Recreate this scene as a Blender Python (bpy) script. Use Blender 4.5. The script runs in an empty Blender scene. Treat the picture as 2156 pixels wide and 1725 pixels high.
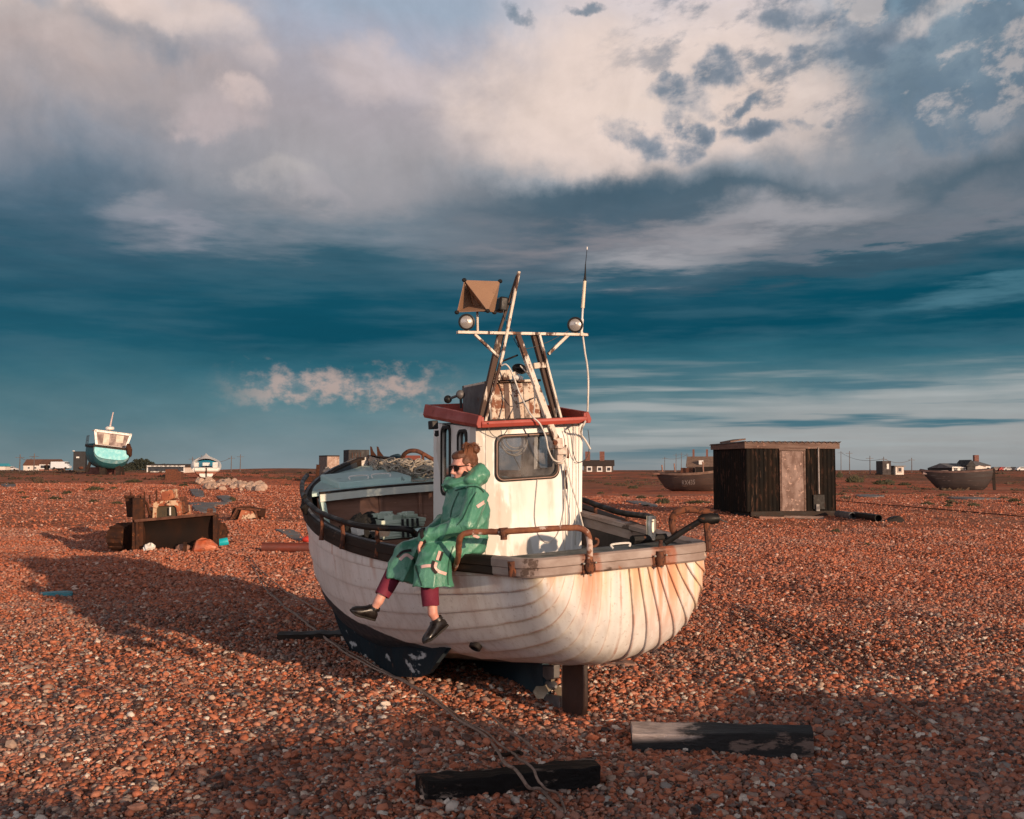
import bpy, math, random
import numpy as np
from mathutils import Vector, Matrix, Quaternion, noise as mnoise
from mathutils.bvhtree import BVHTree
random.seed(7); rng = np.random.default_rng(11)
S = bpy.context.scene
COL = S.collection
R_ = math.radians

# ------------------------------------------------------------------ camera
FPX = 2300.0; CAMZ = 1.85; PITCH = math.atan(127.5/FPX)
cam_d = bpy.data.cameras.new('camera'); cam = bpy.data.objects.new('camera', cam_d); COL.objects.link(cam)
cam.location = (0, 0, CAMZ); cam.rotation_euler = (math.pi/2+PITCH, 0, 0)
cam_d.sensor_width = 36; cam_d.lens = FPX/2156*36; cam_d.clip_end = 6000; cam_d.clip_start = 0.05
S.camera = cam
FW = Vector((0, math.cos(PITCH), math.sin(PITCH))); UP = Vector((0, -math.sin(PITCH), math.cos(PITCH))); RT = Vector((1, 0, 0))
CAM = Vector((0, 0, CAMZ))
def ray(px, py): return RT*((px-1078)/FPX) + UP*((862.5-py)/FPX) + FW
def at(px, py, d):            # point of the scene seen at that place of the photo, d metres away along +Y
    r = ray(px, py); return CAM + r*(d/r.y)

# ------------------------------------------------------------------ boat frame
BYAW = R_(22.5); BHEEL = R_(-3.3)
BM = Matrix.Translation((0.8, 7.6, 0.03)) @ Matrix.Rotation(math.pi/2+BYAW, 4, 'Z') @ Matrix.Rotation(BHEEL, 4, 'X')
BMI = BM.inverted()
def _o(): return BMI @ CAM
def _d(px, py): return BMI.to_3x3() @ ray(px, py)
def onS(px, py, s): o, d = _o(), _d(px, py); return o + d*((s-o.x)/d.x)
def onY(px, py, y): o, d = _o(), _d(px, py); return o + d*((y-o.y)/d.y)
def onZ(px, py, z): o, d = _o(), _d(px, py); return o + d*((z-o.z)/d.z)
def onPl(px, py, f):          # meets surface z=f(s,y) in the boat frame
    o, d = _o(), _d(px, py); t0 = None; prev = None; t = 3.0
    while t < 22:
        p = o + d*t; g = p.z - f(p.x, p.y)
        if prev is not None and (prev > 0) != (g > 0): return p
        prev = g; t += 0.004
    return o + d*10
# ------------------------------------------------------------------ object helpers
def tag(o, label=None, cat=None, group=None, kind=None):
    if label: o['label'] = label
    if cat: o['category'] = cat
    if group: o['group'] = group
    if kind: o['kind'] = kind
    return o
def thing(name, label, cat, loc=(0, 0, 0), rotz=0.0, group=None, mat=None):
    o = bpy.data.objects.new(name, None); COL.objects.link(o); o.empty_display_size = 0.2
    if mat is not None: o.matrix_world = mat
    else: o.location = loc; o.rotation_euler = (0, 0, rotz)
    return tag(o, label, cat, group)
def link_mesh(name, me, m, parent=None):
    o = bpy.data.objects.new(name, me); COL.objects.link(o)
    if m is not None: me.materials.append(m)
    if parent is not None: o.parent = parent
    return o
def copy_tree(o, parent=None):
    c = o.copy(); COL.objects.link(c); c.parent = parent
    for ch in list(o.children): copy_tree(ch, c)
    return c
def V(*a): return Vector(a)
def frame_of(d, up=Vector((0, 0, 1))):
    z = Vector(d).normalized(); x = up.cross(z)
    if x.length < 1e-4: x = Vector((1, 0, 0)).cross(z)
    x.normalize(); y = z.cross(x); return x, y, z
class MB:
    def __init__(s): s.v = []; s.f = []
    def add(s, vs, fs):
        n = len(s.v); s.v += [tuple(a) for a in vs]; s.f += [tuple(i+n for i in f) for f in fs]; return s
    def box(s, c, d, rot=None):
        c = Vector(c); hx, hy, hz = d[0]/2, d[1]/2, d[2]/2
        vs = [Vector((x*hx, y*hy, z*hz)) for x in (-1, 1) for y in (-1, 1) for z in (-1, 1)]
        if rot is not None: vs = [rot @ v for v in vs]
        return s.add([v+c for v in vs], [(0, 1, 3, 2), (4, 6, 7, 5), (0, 4, 5, 1), (2, 3, 7, 6), (0, 2, 6, 4), (1, 5, 7, 3)])
    def bar(s, p, q, w, h, up=Vector((0, 0, 1))):
        p, q = Vector(p), Vector(q); x, y, z = frame_of(q-p, Vector(up))
        vs = []
        for e in (p, q):
            for a, b in ((-1, -1), (1, -1), (1, 1), (-1, 1)): vs.append(e + x*(a*w/2) + y*(b*h/2))
        return s.add(vs, [(3, 2, 1, 0), (4, 5, 6, 7), (0, 1, 5, 4), (1, 2, 6, 5), (2, 3, 7, 6), (3, 0, 4, 7)])
    def tube(s, pts, r, n=8, caps=True, sq=1.0):
        pts = [Vector(p) for p in pts]; m = len(pts)
        rs = r if isinstance(r, (list, tuple)) else [r]*m
        rings = []; prevx = None; pt_ = None
        for i, p in enumerate(pts):
            t = (pts[min(i+1, m-1)] - pts[max(i-1, 0)])
            if t.length < 1e-9: t = Vector((0, 0, 1))
            t.normalize()
            if pt_ is not None and t.dot(pt_) < -.3: t = -t
            pt_ = t
            if prevx is None: x = frame_of(t)[0]
            else:
                x = prevx - t*prevx.dot(t)
                if x.length < 1e-5: x = frame_of(t)[0]
                x.normalize()
            prevx = x; y = t.cross(x)
            rings.append([p + x*(math.cos(2*math.pi*k/n)*rs[i]) + y*(math.sin(2*math.pi*k/n)*rs[i]*sq) for k in range(n)])
        return s.loft(rings, caps)
    def loft(s, rings, caps=True, closed=True):
        n = len(rings[0]); vs = [v for r in rings for v in r]; fs = []
        for i in range(len(rings)-1):
            for k in range(n if closed else n-1):
                a = i*n+k; b = i*n+(k+1) % n; fs.append((a, b, b+n, a+n))
        if caps and closed:
            fs.append(tuple(range(n-1, -1, -1))); fs.append(tuple((len(rings)-1)*n+k for k in range(n)))
        return s.add(vs, fs)
    def cyl(s, p, q, r0, r1=None, n=16, caps=True):
        return s.tube([p, q], [r0, r0 if r1 is None else r1], n, caps)
    def sph(s, c, r, rot=None, nu=16, nv=10):
        c = Vector(c); r = r if isinstance(r, (tuple, list)) else (r, r, r); vs = []; fs = []
        for i in range(nv+1):
            th = math.pi*i/nv
            for k in range(nu):
                ph = 2*math.pi*k/nu
                p = Vector((r[0]*math.sin(th)*math.cos(ph), r[1]*math.sin(th)*math.sin(ph), r[2]*math.cos(th)))
                vs.append((rot @ p if rot is not None else p) + c)
        for i in range(nv):
            for k in range(nu):
                fs.append((i*nu+k, (i+1)*nu+k, (i+1)*nu+(k+1) % nu, i*nu+(k+1) % nu))
        return s.add(vs, fs)
    def prism(s, poly, ext):
        n = len(poly); ext = Vector(ext); a = [Vector(p) for p in poly]
        return s.add(a + [p+ext for p in a], [tuple(range(n-1, -1, -1)), tuple(range(n, 2*n))] + [(i, (i+1) % n, n+(i+1) % n, n+i) for i in range(n)])
    def quad(s, *p): return s.add(p, [tuple(range(len(p)))])
    def xf(s, M): s.v = [tuple(M @ Vector(v)) for v in s.v]; return s
    def jitter(s, a, sc=1.0, seed=0):
        o = Vector((seed*7.3, seed*3.1, 0))
        s.v = [tuple(Vector(v) + mnoise.noise_vector(Vector(v)*sc+o)*a) for v in s.v]; return s
    def mesh(s, name, smooth=None):
        me = bpy.data.meshes.new(name); me.from_pydata(s.v, [], s.f); me.validate()
        import bmesh
        bm = bmesh.new(); bm.from_mesh(me); bmesh.ops.remove_doubles(bm, verts=bm.verts, dist=1e-6)
        bmesh.ops.recalc_face_normals(bm, faces=bm.faces); bm.to_mesh(me); bm.free()
        if smooth:
            me.polygons.foreach_set('use_smooth', [True]*len(me.polygons))
            me.set_sharp_from_angle(angle=R_(smooth))
        return me
    def build(s, name, m, parent=None, smooth=35, bevel=0, origin=None):
        if origin is not None:
            o3 = Vector(origin); s.v = [tuple(Vector(v)-o3) for v in s.v]
        me = s.mesh(name, smooth); o = link_mesh(name, me, m, parent)
        if origin is not None: o.location = origin
        if bevel:
            b = o.modifiers.new('bevel', 'BEVEL'); b.width = bevel; b.segments = 2; b.limit_method = 'ANGLE'; b.angle_limit = R_(40)
        return o
def arc_pts(pts, n=6):        # Catmull-Rom through the points
    pts = [Vector(p) for p in pts]; out = []
    for i in range(len(pts)-1):
        p0 = pts[max(i-1, 0)]; p1 = pts[i]; p2 = pts[i+1]; p3 = pts[min(i+2, len(pts)-1)]
        for k in range(n):
            t = k/n
            out.append(0.5*((2*p1)+(p2-p0)*t+(2*p0-5*p1+4*p2-p3)*t*t+(3*p1-p0-3*p2+p3)*t**3))
    out.append(pts[-1]); return out
def interp(x, xs, ys): return float(np.interp(x, xs, ys))
def sstep(a, b, x):
    t = np.clip((x-a)/(b-a), 0, 1); return t*t*(3-2*t)

# ------------------------------------------------------------------ node helper
def lin(c): return tuple(((v/255)/12.92 if v/255 <= .04045 else ((v/255+.055)/1.055)**2.4) for v in c)
class NT:
    def __init__(s, tree): s.t = tree; s.n = tree.nodes; s.l = tree.links
    def new(s, ty, **kw):
        n = s.n.new(ty)
        for k, v in kw.items(): setattr(n, k, v)
        return n
    def put(s, sock, v):
        if isinstance(v, bpy.types.NodeSocket): s.l.new(v, sock)
        elif v is not None:
            if sock.type == 'RGBA' and not isinstance(v, (int, float)) and len(v) == 3: v = (*v, 1)
            sock.default_value = v
    def math(s, op, a, b=None, c=None, clamp=False):
        n = s.new('ShaderNodeMath', operation=op); n.use_clamp = clamp; s.put(n.inputs[0], a)
        if b is not None: s.put(n.inputs[1], b)
        if c is not None: s.put(n.inputs[2], c)
        return n.outputs[0]
    def add(s, a, b): return s.math('ADD', a, b)
    def sub(s, a, b): return s.math('SUBTRACT', a, b)
    def mul(s, a, b): return s.math('MULTIPLY', a, b)
    def div(s, a, b): return s.math('DIVIDE', a, b)
    def mx(s, a, b): return s.math('MAXIMUM', a, b)
    def mn(s, a, b): return s.math('MINIMUM', a, b)
    def ss(s, x, a, b, lo=0.0, hi=1.0):
        n = s.new('ShaderNodeMapRange', interpolation_type='SMOOTHSTEP')
        for i, v in enumerate((x, a, b, lo, hi)): s.put(n.inputs[i], v)
        return n.outputs[0]
    def mix(s, f, a, b, mode='MIX'):
        n = s.new('ShaderNodeMix', data_type='RGBA', blend_type=mode); n.clamp_factor = True
        s.put(n.inputs[0], f); s.put(n.inputs[6], a); s.put(n.inputs[7], b); return n.outputs[2]
    def noise(s, vec, scale, detail=4, rough=.55, dist=0.0, dim='3D'):
        n = s.new('ShaderNodeTexNoise', noise_dimensions=dim)
        if vec is not None: s.put(n.inputs['Vector'], vec)
        n.inputs['Scale'].default_value = scale; n.inputs['Detail'].default_value = detail; n.inputs['Roughness'].default_value = rough; n.inputs['Distortion'].default_value = dist
        return n.outputs[0], n.outputs[1]
    def vor(s, vec, scale, feat='F1', rnd=1.0):
        n = s.new('ShaderNodeTexVoronoi', feature=feat); s.put(n.inputs['Vector'], vec); n.inputs['Scale'].default_value = scale; n.inputs['Randomness'].default_value = rnd
        return n.outputs
    def comb(s, x, y, z):
        n = s.new('ShaderNodeCombineXYZ')
        for i, v in enumerate((x, y, z)): s.put(n.inputs[i], v)
        return n.outputs[0]
    def sep(s, v):
        n = s.new('ShaderNodeSeparateXYZ'); s.put(n.inputs[0], v); return n.outputs
    def vmul(s, v, k):
        n = s.new('ShaderNodeVectorMath', operation='MULTIPLY'); s.put(n.inputs[0], v); s.put(n.inputs[1], k); return n.outputs[0]
    def ramp(s, x, stops, interp='LINEAR'):
        n = s.new('ShaderNodeValToRGB'); r = n.color_ramp; r.interpolation = interp
        while len(r.elements) < len(stops): r.elements.new(0.5)
        for e, (p, c) in zip(r.elements, stops): e.position = p; e.color = (*c[:3], 1)
        s.put(n.inputs[0], x); return n.outputs[0]
    def bump(s, h, strength=.3, dist=.01, normal=None):
        n = s.new('ShaderNodeBump'); n.inputs['Strength'].default_value = strength; n.inputs['Distance'].default_value = dist
        s.put(n.inputs['Height'], h)
        if normal is not None: s.put(n.inputs['Normal'], normal)
        return n.outputs[0]
    def obj(s): return s.new('ShaderNodeTexCoord').outputs['Object']
    def attr(s, name):
        n = s.new('ShaderNodeAttribute', attribute_name=name); return n.outputs
def newmat(name):
    m = bpy.data.materials.new(name); m.use_nodes = True; nt = NT(m.node_tree); b = m.node_tree.nodes['Principled BSDF']; return m, nt, b
def pmat(name, c1, c2=None, sc=6.0, rough=.6, bump=.15, bsc=40.0, metal=0.0, st=(1, 1, 1), spots=None, lo=.35, hi=.65, coat=0, rvar=.15, bd=.005, spec=.5):
    """paint/wood/metal: two colours mixed by noise, optional chips (colour, scale, threshold, stretch), fine bump"""
    m, n, b = newmat(name); o = n.obj(); v = n.vmul(o, st)
    f, _ = n.noise(v, sc, 6, .6); col = c1
    if c2 is not None: col = n.mix(n.ss(f, lo, hi), c1, c2)
    h, _ = n.noise(v, bsc, 4, .6)
    rr = n.ss(f, .3, .7, max(rough-rvar, .03), min(rough+rvar, 1))
    hh = h
    for sp in (spots or []):
        sc2 = sp[1]; th = sp[2]; stv = sp[3] if len(sp) > 3 else (1, 1, 1)
        g, _ = n.noise(n.vmul(o, stv), sc2, 6, .62)
        k = n.ss(g, th-.025, th+.025); col = n.mix(k, col, sp[0]); hh = n.sub(hh, n.mul(k, .6)); rr = n.add(rr, n.mul(k, .2))
    n.put(b.inputs['Base Color'], col); n.put(b.inputs['Roughness'], rr); b.inputs['Metallic'].default_value = metal
    b.inputs['Specular IOR Level'].default_value = spec
    if coat: b.inputs['Coat Weight'].default_value = coat
    if bump: n.put(b.inputs['Normal'], n.bump(hh, bump, bd))
    return m
# ------------------------------------------------------------------ light and sky
SUN_EL = R_(9.7); SUN_AZ = R_(39.0)      # azimuth: sun stands to the right behind the viewer
SDIR = Vector((math.sin(SUN_AZ)*math.cos(SUN_EL), -math.cos(SUN_AZ)*math.cos(SUN_EL), math.sin(SUN_EL)))
sl = bpy.data.lights.new('sun', 'SUN'); sl.energy = 4.6; sl.angle = R_(0.6); sl.color = (1.0, 0.71, 0.48)
so = bpy.data.objects.new('sun', sl); COL.objects.link(so); so.rotation_euler = (-SDIR).to_track_quat('-Z', 'Y').to_euler(); so.location = (12, -18, 9)
S.view_settings.view_transform = 'Standard'; S.view_settings.look = 'None'; S.view_settings.exposure = 0; S.view_settings.gamma = 1
S.view_settings.use_curve_mapping = False
S.cycles.max_bounces = 6; S.cycles.diffuse_bounces = 3; S.cycles.transparent_max_bounces = 12; S.cycles.use_denoising = True
S.cycles.use_adaptive_sampling = True

w = bpy.data.worlds.new('World'); S.world = w; w.use_nodes = True
def build_sky():
    n = NT(w.node_tree); bg = w.node_tree.nodes['Background']
    d = n.new('ShaderNodeTexCoord').outputs['Generated']; x, y, z = n.sep(d)
    ay = n.mx(n.math('ABSOLUTE', y), .12)
    hz = n.mx(n.math('SQRT', n.add(n.mul(x, x), n.mul(y, y))), .08)
    U0 = n.add(1.078, n.mul(2.3, n.div(x, ay)))
    V0 = n.sub(.99, n.mul(2.254, n.div(z, hz)))
    P = n.comb(U0, V0, 0)
    # turbulence: finer high up, drawn out along the horizon low down
    st = n.ss(V0, .42, .80, 1.0, 3.4)
    Ps = n.comb(U0, n.mul(V0, st), .37)
    n1, c1 = n.noise(Ps, 2.6, 7, .55); n2, c2 = n.noise(Ps, 7.5, 6, .6)
    cx, cy, cz = n.sep(c1); ex, ey, ez = n.sep(c2)
    amp = n.ss(V0, .4, .75, 1.0, .42)
    wx = n.mul(n.add(n.mul(n.sub(cx, .5), .30), n.mul(n.sub(ex, .5), .13)), amp)
    wy = n.mul(n.add(n.mul(n.sub(cy, .5), .26), n.mul(n.sub(ey, .5), .11)), n.mul(amp, .9))
    U = n.add(U0, wx); Vv = n.add(V0, wy)
    def L(st): return [(p, lin(c)) for p, c in st]
    rl = n.ramp(Vv, L([(0, (228, 208, 198)), (.06, (225, 205, 196)), (.13, (186, 174, 172)), (.2, (184, 170, 168)), (.27, (168, 160, 162)), (.34, (138, 142, 152)), (.42, (100, 118, 134)), (.5, (72, 100, 118)), (.57, (48, 88, 107)), (.66, (26, 82, 102)), (.74, (28, 88, 107)), (.81, (60, 106, 120)), (.88, (86, 120, 130)), (.95, (108, 128, 134)), (1, (118, 132, 134))]))
    rm = n.ramp(Vv, L([(0, (158, 172, 190)), (.07, (166, 170, 185)), (.15, (172, 167, 175)), (.25, (168, 161, 166)), (.36, (164, 160, 164)), (.43, (150, 150, 156)), (.50, (112, 126, 138)), (.56, (56, 93, 110)), (.64, (12, 78, 98)), (.72, (4, 74, 94)), (.79, (44, 101, 117)), (.85, (84, 122, 132)), (.92, (112, 134, 141)), (1, (130, 141, 146))]))
    rc = n.ramp(Vv, L([(0, (218, 206, 206)), (.1, (226, 208, 200)), (.24, (226, 206, 194)), (.33, (214, 197, 190)), (.39, (150, 156, 164)), (.43, (86, 106, 120)), (.48, (84, 102, 116)), (.525, (128, 127, 134)), (.57, (84, 102, 116)), (.63, (22, 78, 98)), (.70, (2, 72, 92)), (.76, (46, 100, 116)), (.82, (84, 120, 130)), (.87, (120, 142, 148)), (.93, (142, 150, 152)), (1, (136, 142, 145))]))
    rr = n.ramp(Vv, L([(0, (120, 158, 176)), (.06, (116, 142, 160)), (.12, (130, 148, 162)), (.2, (122, 140, 154)), (.27, (104, 124, 140)), (.33, (134, 143, 152)), (.39, (132, 138, 147)), (.44, (88, 106, 120)), (.5, (112, 120, 130)), (.555, (62, 92, 108)), (.62, (2, 74, 94)), (.70, (2, 74, 94)), (.76, (44, 100, 116)), (.81, (90, 124, 134)), (.86, (150, 158, 160)), (.93, (158, 160, 160)), (1, (142, 146, 148))]))
    col = n.mix(n.ss(U, .18, .62), rl, rm)
    col = n.mix(n.ss(n.sub(U, n.mul(Vv, -.25)), .92, 1.28), col, rc)
    col = n.mix(n.ss(n.add(U, n.mul(Vv, .30)), 1.60, 1.98), col, rr)
    def blob(px, py, rx, ry, rot=0, e0=1.15, e1=.45, uu=U, vv=Vv):
        a = n.sub(uu, px/1000); b = n.sub(vv, py/1000)
        if rot:
            c, s_ = math.cos(R_(rot)), math.sin(R_(rot))
            a, b = n.add(n.mul(a, c), n.mul(b, s_)), n.sub(n.mul(b, c), n.mul(a, s_))
        a = n.mul(a, 1000/rx); b = n.mul(b, 1000/ry)
        return n.ss(n.math('SQRT', n.add(n.mul(a, a), n.mul(b, b))), e0, e1)
    def layer(col, blobs, c, k=1.0, tex=None):
        m = None
        for b in blobs:
            q = blob(*b); m = q if m is None else n.mx(m, q)
        if tex is not None: m = n.mul(m, tex)
        return n.mix(n.mul(m, k), col, lin(c))
    fl = n.ss(n2, .36, .6); fl2 = n.ss(n1, .34, .6)
    # big masses on the left
    col = layer(col, [(330, 175, 190, 85, 12), (440, 150, 110, 60, 30)], (128, 138, 152), .75, fl2)
    col = layer(col, [(45, 90, 90, 42, 10)], (158, 160, 168), .7)
    col = layer(col, [(250, 60, 300, 45, 14), (470, 130, 60, 40, 45)], (226, 206, 198), .7, fl2)
    col = layer(col, [(445, 240, 60, 42, 0)], (208, 190, 186), .85, fl)
    col = layer(col, [(400, 285, 120, 45, 5)], (192, 178, 178), .6)
    col = layer(col, [(570, 395, 110, 42, 8)], (174, 170, 172), .8, fl2)
    col = layer(col, [(340, 490, 120, 52, -8, 1.4, .1), (520, 500, 100, 42, 0, 1.4, .1)], (140, 142, 152), .7, fl2)
    col = layer(col, [(820, 155, 170, 80, 0)], (208, 192, 190), .6)
    # billow tops: crisp lit upper edge fading downwards
    def billow(col, px, py, rx, ry, c, k):
        m = blob(px, py, rx, ry, 0, 1.12, .55); m = n.mul(m, n.ss(Vv, (py+ry*.75)/1000, (py-ry*.55)/1000)); return n.mix(n.mul(m, k), col, lin(c))
    for b in ((400, 105, 120, 70, (222, 204, 197), .75), (495, 165, 70, 52, (205, 190, 188), .7), (455, 250, 70, 46, (212, 194, 190), .8), (400, 305, 90, 40, (190, 176, 177), .6), (575, 405, 120, 46, (182, 176, 176), .75), (660, 425, 80, 34, (170, 165, 170), .6), (310, 480, 75, 44, (150, 151, 159), .45), (400, 505, 70, 32, (150, 150, 160), .55), (150, 190, 110, 60, (198, 182, 178), .5)):
        col = billow(col, *b)
    col = layer(col, [(380, 190, 130, 50, 10)], (130, 138, 151), .6, fl2)
    # uneven rain-dark middle band
    col = n.mix(n.mul(n.mul(n.ss(V0, .50, .60), n.ss(V0, .84, .74)), n.mul(n.ss(n1, .42, .66), .45)), col, lin((62, 100, 116)))
    # warm bright sheet and the ragged dark puffs before it
    col = layer(col, [(1180, 190, 260, 190, -20), (1330, 330, 250, 80, 0), (1650, 260, 230, 110, 0)], (228, 208, 198), .75, fl2)
    puffs = [(1390, 300, 85, 32, 20), (1430, 330, 40, 36, 50), (1480, 205, 70, 36, 25), (1475, 270, 26, 48, 0), (1560, 250, 42, 15, -30), (1530, 160, 48, 40, -30), (1590, 305, 75, 20, 8), (1680, 65, 95, 36, 5), (1700, 150, 45, 18, 0), (1760, 90, 60, 40, 0), (1800, 160, 70, 40, -20), (1890, 130, 110, 48, -10), (1690, 290, 30, 16, 0), (1740, 290, 28, 13, 0), (1100, 8, 46, 16, 20), (1230, 2, 60, 14, 0), (1850, 50, 80, 40, 0), (2120, 140, 90, 110, 0), (2060, 320, 130, 80, 10)]
    n3, _ = n.noise(P, 17, 5, .6)
    n6, _ = n.noise(P, 9, 8, .56)
    def ragged(col, blobs, c, k, lo, hi, amp):
        m = None
        for px, py, rx, ry, ro in blobs:
            q = blob(px, py, rx*1.25, ry*1.35, ro, 1.3, .1); m = q if m is None else n.mx(m, q)
        m = n.mul(n.ss(n.add(m, n.mul(n.sub(n6, .5), amp)), lo, hi), n.ss(m, .02, .35))
        return n.mix(n.mul(m, k), col, lin(c))
    col = ragged(col, puffs[:13], (134, 144, 157), .9, .20, 1.0, 2.8)
    col = ragged(col, puffs[:13], (84, 106, 125), .75, .55, 1.45, 2.4)
    col = ragged(col, puffs[13:], (106, 126, 143), .85, .25, 1.0, 2.6)
    # scud: torn scraps scattered over the upper right
    rg = n.mul(n.ss(U0, 1.15, 1.5), n.ss(V0, .40, .26)); n7, _ = n.noise(n.comb(n.add(U0, n.mul(V0, .5)), n.mul(V0, 1.5), 2.2), 7, 8, .62)
    col = n.mix(n.mul(n.mul(rg, n.ss(n7, .50, .68)), .8), col, lin((100, 120, 138)))
    col = n.mix(n.mul(n.mul(rg, n.ss(n7, .47, .36)), .45), col, lin((222, 206, 198)))
    col = layer(col, [(1990, 105, 110, 40, -15)], (206, 196, 192), .75, fl)
    # the streaked band across the right
    col = layer(col, [(1330, 430, 360, 58, -8, 1.4, .1)], (68, 92, 108), .85, fl2)
    col = layer(col, [(1650, 485, 280, 40, -10, 1.5, .0), (1400, 560, 200, 30, -6, 1.5, .0)], (168, 165, 169), .8)
    col = layer(col, [(2000, 440, 260, 40, -8)], (78, 100, 114), .7, fl2)
    col = layer(col, [(1900, 530, 400, 22, -4)], (120, 124, 134), .6)
    col = layer(col, [(1750, 590, 340, 26, -5)], (56, 82, 98), .55)
    col = layer(col, [(2080, 655, 250, 20, -8, 1.6, .0)], (84, 130, 146), .6)
    # blue gap
    nis = n.new('ShaderNodeTexSky', sky_type='NISHITA'); nis.sun_disc = False; nis.sun_elevation = SUN_EL; nis.sun_rotation = math.pi - SUN_AZ
    col = layer(col, [(2100, 48, 70, 34, 10, 1.3, .5, U0, V0), (1950, 16, 110, 22, 0, 1.3, .3, U0, V0)], (14, 150, 186), .9, n.ss(n3, .25, .45))
    # low pink cumulus over the horizon
    n4, _ = n.noise(n.comb(U0, n.mul(V0, 1.5), 4.2), 22, 5, .6)
    cu = n.ss(n.sub(n.add(.63, n.mul(n.sub(n4, .5), .9)), n.mul(n.math('ABSOLUTE', n.sub(V0, .822)), 7.0)), .28, .70)
    um = n.mul(n.ss(U0, .42, .62), n.ss(U0, 1.0, .84))
    um2 = n.mul(cu, um)
    col = n.mix(n.mul(um2, .75), col, n.mix(n.ss(n4, .4, .62), lin((128, 138, 144)), lin((196, 170, 160))))
    # streaks near the horizon
    n5, _ = n.noise(n.comb(n.mul(U0, .9), n.mul(V0, 17), 1.0), 2.2, 4, .5)
    sk = n.mul(n.ss(V0, .74, .84), n.ss(U0, .9, 1.4)); sk = n.mul(sk, n.ss(V0, 1.0, .93))
    col = n.mix(n.mul(sk, n.ss(n5, .48, .66)), col, lin((160, 166, 167)))
    col = n.mix(n.mul(sk, n.ss(n5, .46, .32)), col, lin((72, 112, 126)))
    # mottling of the cloud sheet
    g = n.add(.80, n.mul(n1, .22)); g = n.add(g, n.mul(n2, .18))
    col = n.mix(1.0, col, n.comb(g, g, g), 'MULTIPLY')
    # light and dark sides of the billows
    ra, _ = n.noise(Ps, 4.2, 8, .58, .4); po = n.new('ShaderNodeVectorMath', operation='ADD'); n.put(po.inputs[0], Ps); po.inputs[1].default_value = (-.016, .022, 0); rb_, _ = n.noise(po.outputs[0], 4.2, 8, .58, .4)
    rl_ = n.mul(n.mul(n.sub(ra, rb_), .55), n.ss(V0, .62, .30)); rl_ = n.add(1.0, n.mn(n.mx(rl_, -.06), .06))
    col = n.mix(1.0, col, n.comb(rl_, rl_, rl_), 'MULTIPLY')
    # unseen sky, made up for its fill light
    # low sky behind brightened to fill shaded hull, overhead darkened for deeper shadows
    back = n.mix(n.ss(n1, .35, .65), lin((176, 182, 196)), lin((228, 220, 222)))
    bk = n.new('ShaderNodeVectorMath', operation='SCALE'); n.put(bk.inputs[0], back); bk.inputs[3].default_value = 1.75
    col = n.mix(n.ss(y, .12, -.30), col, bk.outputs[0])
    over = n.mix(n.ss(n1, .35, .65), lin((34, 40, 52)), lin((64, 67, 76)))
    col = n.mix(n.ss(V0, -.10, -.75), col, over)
    clear = n.new('ShaderNodeMix', data_type='RGBA', blend_type='ADD')
    sk2 = n.new('ShaderNodeVectorMath', operation='SCALE'); n.put(sk2.inputs[0], nis.outputs[0]); sk2.inputs[3].default_value = .0008
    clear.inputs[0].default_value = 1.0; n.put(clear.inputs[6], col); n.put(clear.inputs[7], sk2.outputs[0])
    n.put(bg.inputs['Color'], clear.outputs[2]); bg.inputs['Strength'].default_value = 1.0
build_sky()
w.cycles.sampling_method = 'MANUAL'; w.cycles.sample_map_resolution = 512

# ------------------------------------------------------------------ ground
DZ = [0, 12, 20, 30, 36, 45, 60, 85, 120, 200, 400, 1000, 2600]
ZR = [0, 0, .04, .2, .34, .42, .45, .42, .65, 1.12, 1.56, 1.70, 1.60]
DL = [0, 12, 19, 22.5, 25.5, 28, 31, 36, 50, 70, 100, 130, 200, 400, 1000, 2600]
ZL = [0, 0, .08, .16, -.02, .12, .40, .64, .95, 1.12, 1.38, 1.5, 1.62, 1.70, 1.72, 1.60]
def base_h(x, y):
    x = np.asarray(x, float); y = np.asarray(y, float)
    d = np.maximum(y, .01); u = x/np.maximum(d, 4.0)
    ww = sstep(-.06, -.26, u)*(y > 0)
    zr = np.interp(d, DZ, ZR); zl = np.interp(d, DL, ZL)
    h = zr*(1-ww)+zl*ww
    r = np.hypot(x, y)
    # rolling shingle
    und = 1.5*(.035*np.sin(x*1.1+.6*y+1.3)*np.sin(.75*y-.35*x) + .025*np.sin(2.1*x-1.7*y+.4)*np.sin(1.3*x+2.4*y) + .02*np.sin(.43*x+.31*y))
    h = h + und*np.clip(y/5, .2, 1)*np.exp(-(r/70)**2) + .10*np.sin(x*.13+1.1)*np.sin(y*.07)*sstep(14, 50, y)*np.exp(-(r/260)**2)
    # unseen bank added behind the viewer, its crest shaped to shade the foreground
    q = x*math.sin(SUN_AZ) - y*math.cos(SUN_AZ); p = x*math.cos(SUN_AZ) + y*math.sin(SUN_AZ)
    crest = np.interp(p, [-6, 1.7, 4.6, 5.8, 8.2, 12], [2.55, 2.44, 2.40, 2.30, 2.16, 1.85]) + .07*np.sin(p*1.9+.5) + .05*np.sin(p*4.3+1)
    h = h + crest*sstep(3.0, 7.5, q)*(1-.25*sstep(9, 30, q))
    return h
ANCH = []   # (x, y, z, sigma): places where the photo fixes the ground's height
def anchor(px, py, d, s=.13):
    p = at(px, py, d); ANCH.append((p.x, p.y, p.z, max(s*d, 1.2)))
anchor(1205, 1526, 8.05, .1); anchor(850, 1432, 9.7, .1); anchor(300, 1158, 24.6, .05); anchor(440, 1152, 25.2, .05)
for a in [(1573, 1090, 35), (1760, 1084, 36), (1503, 1078, 37.5)]: anchor(*a, .06)
anchor(228, 999, 100, .10); anchor(433, 1007, 108, .05); anchor(1440, 1034, 70, .08); anchor(2010, 1031, 85, .08)
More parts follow.
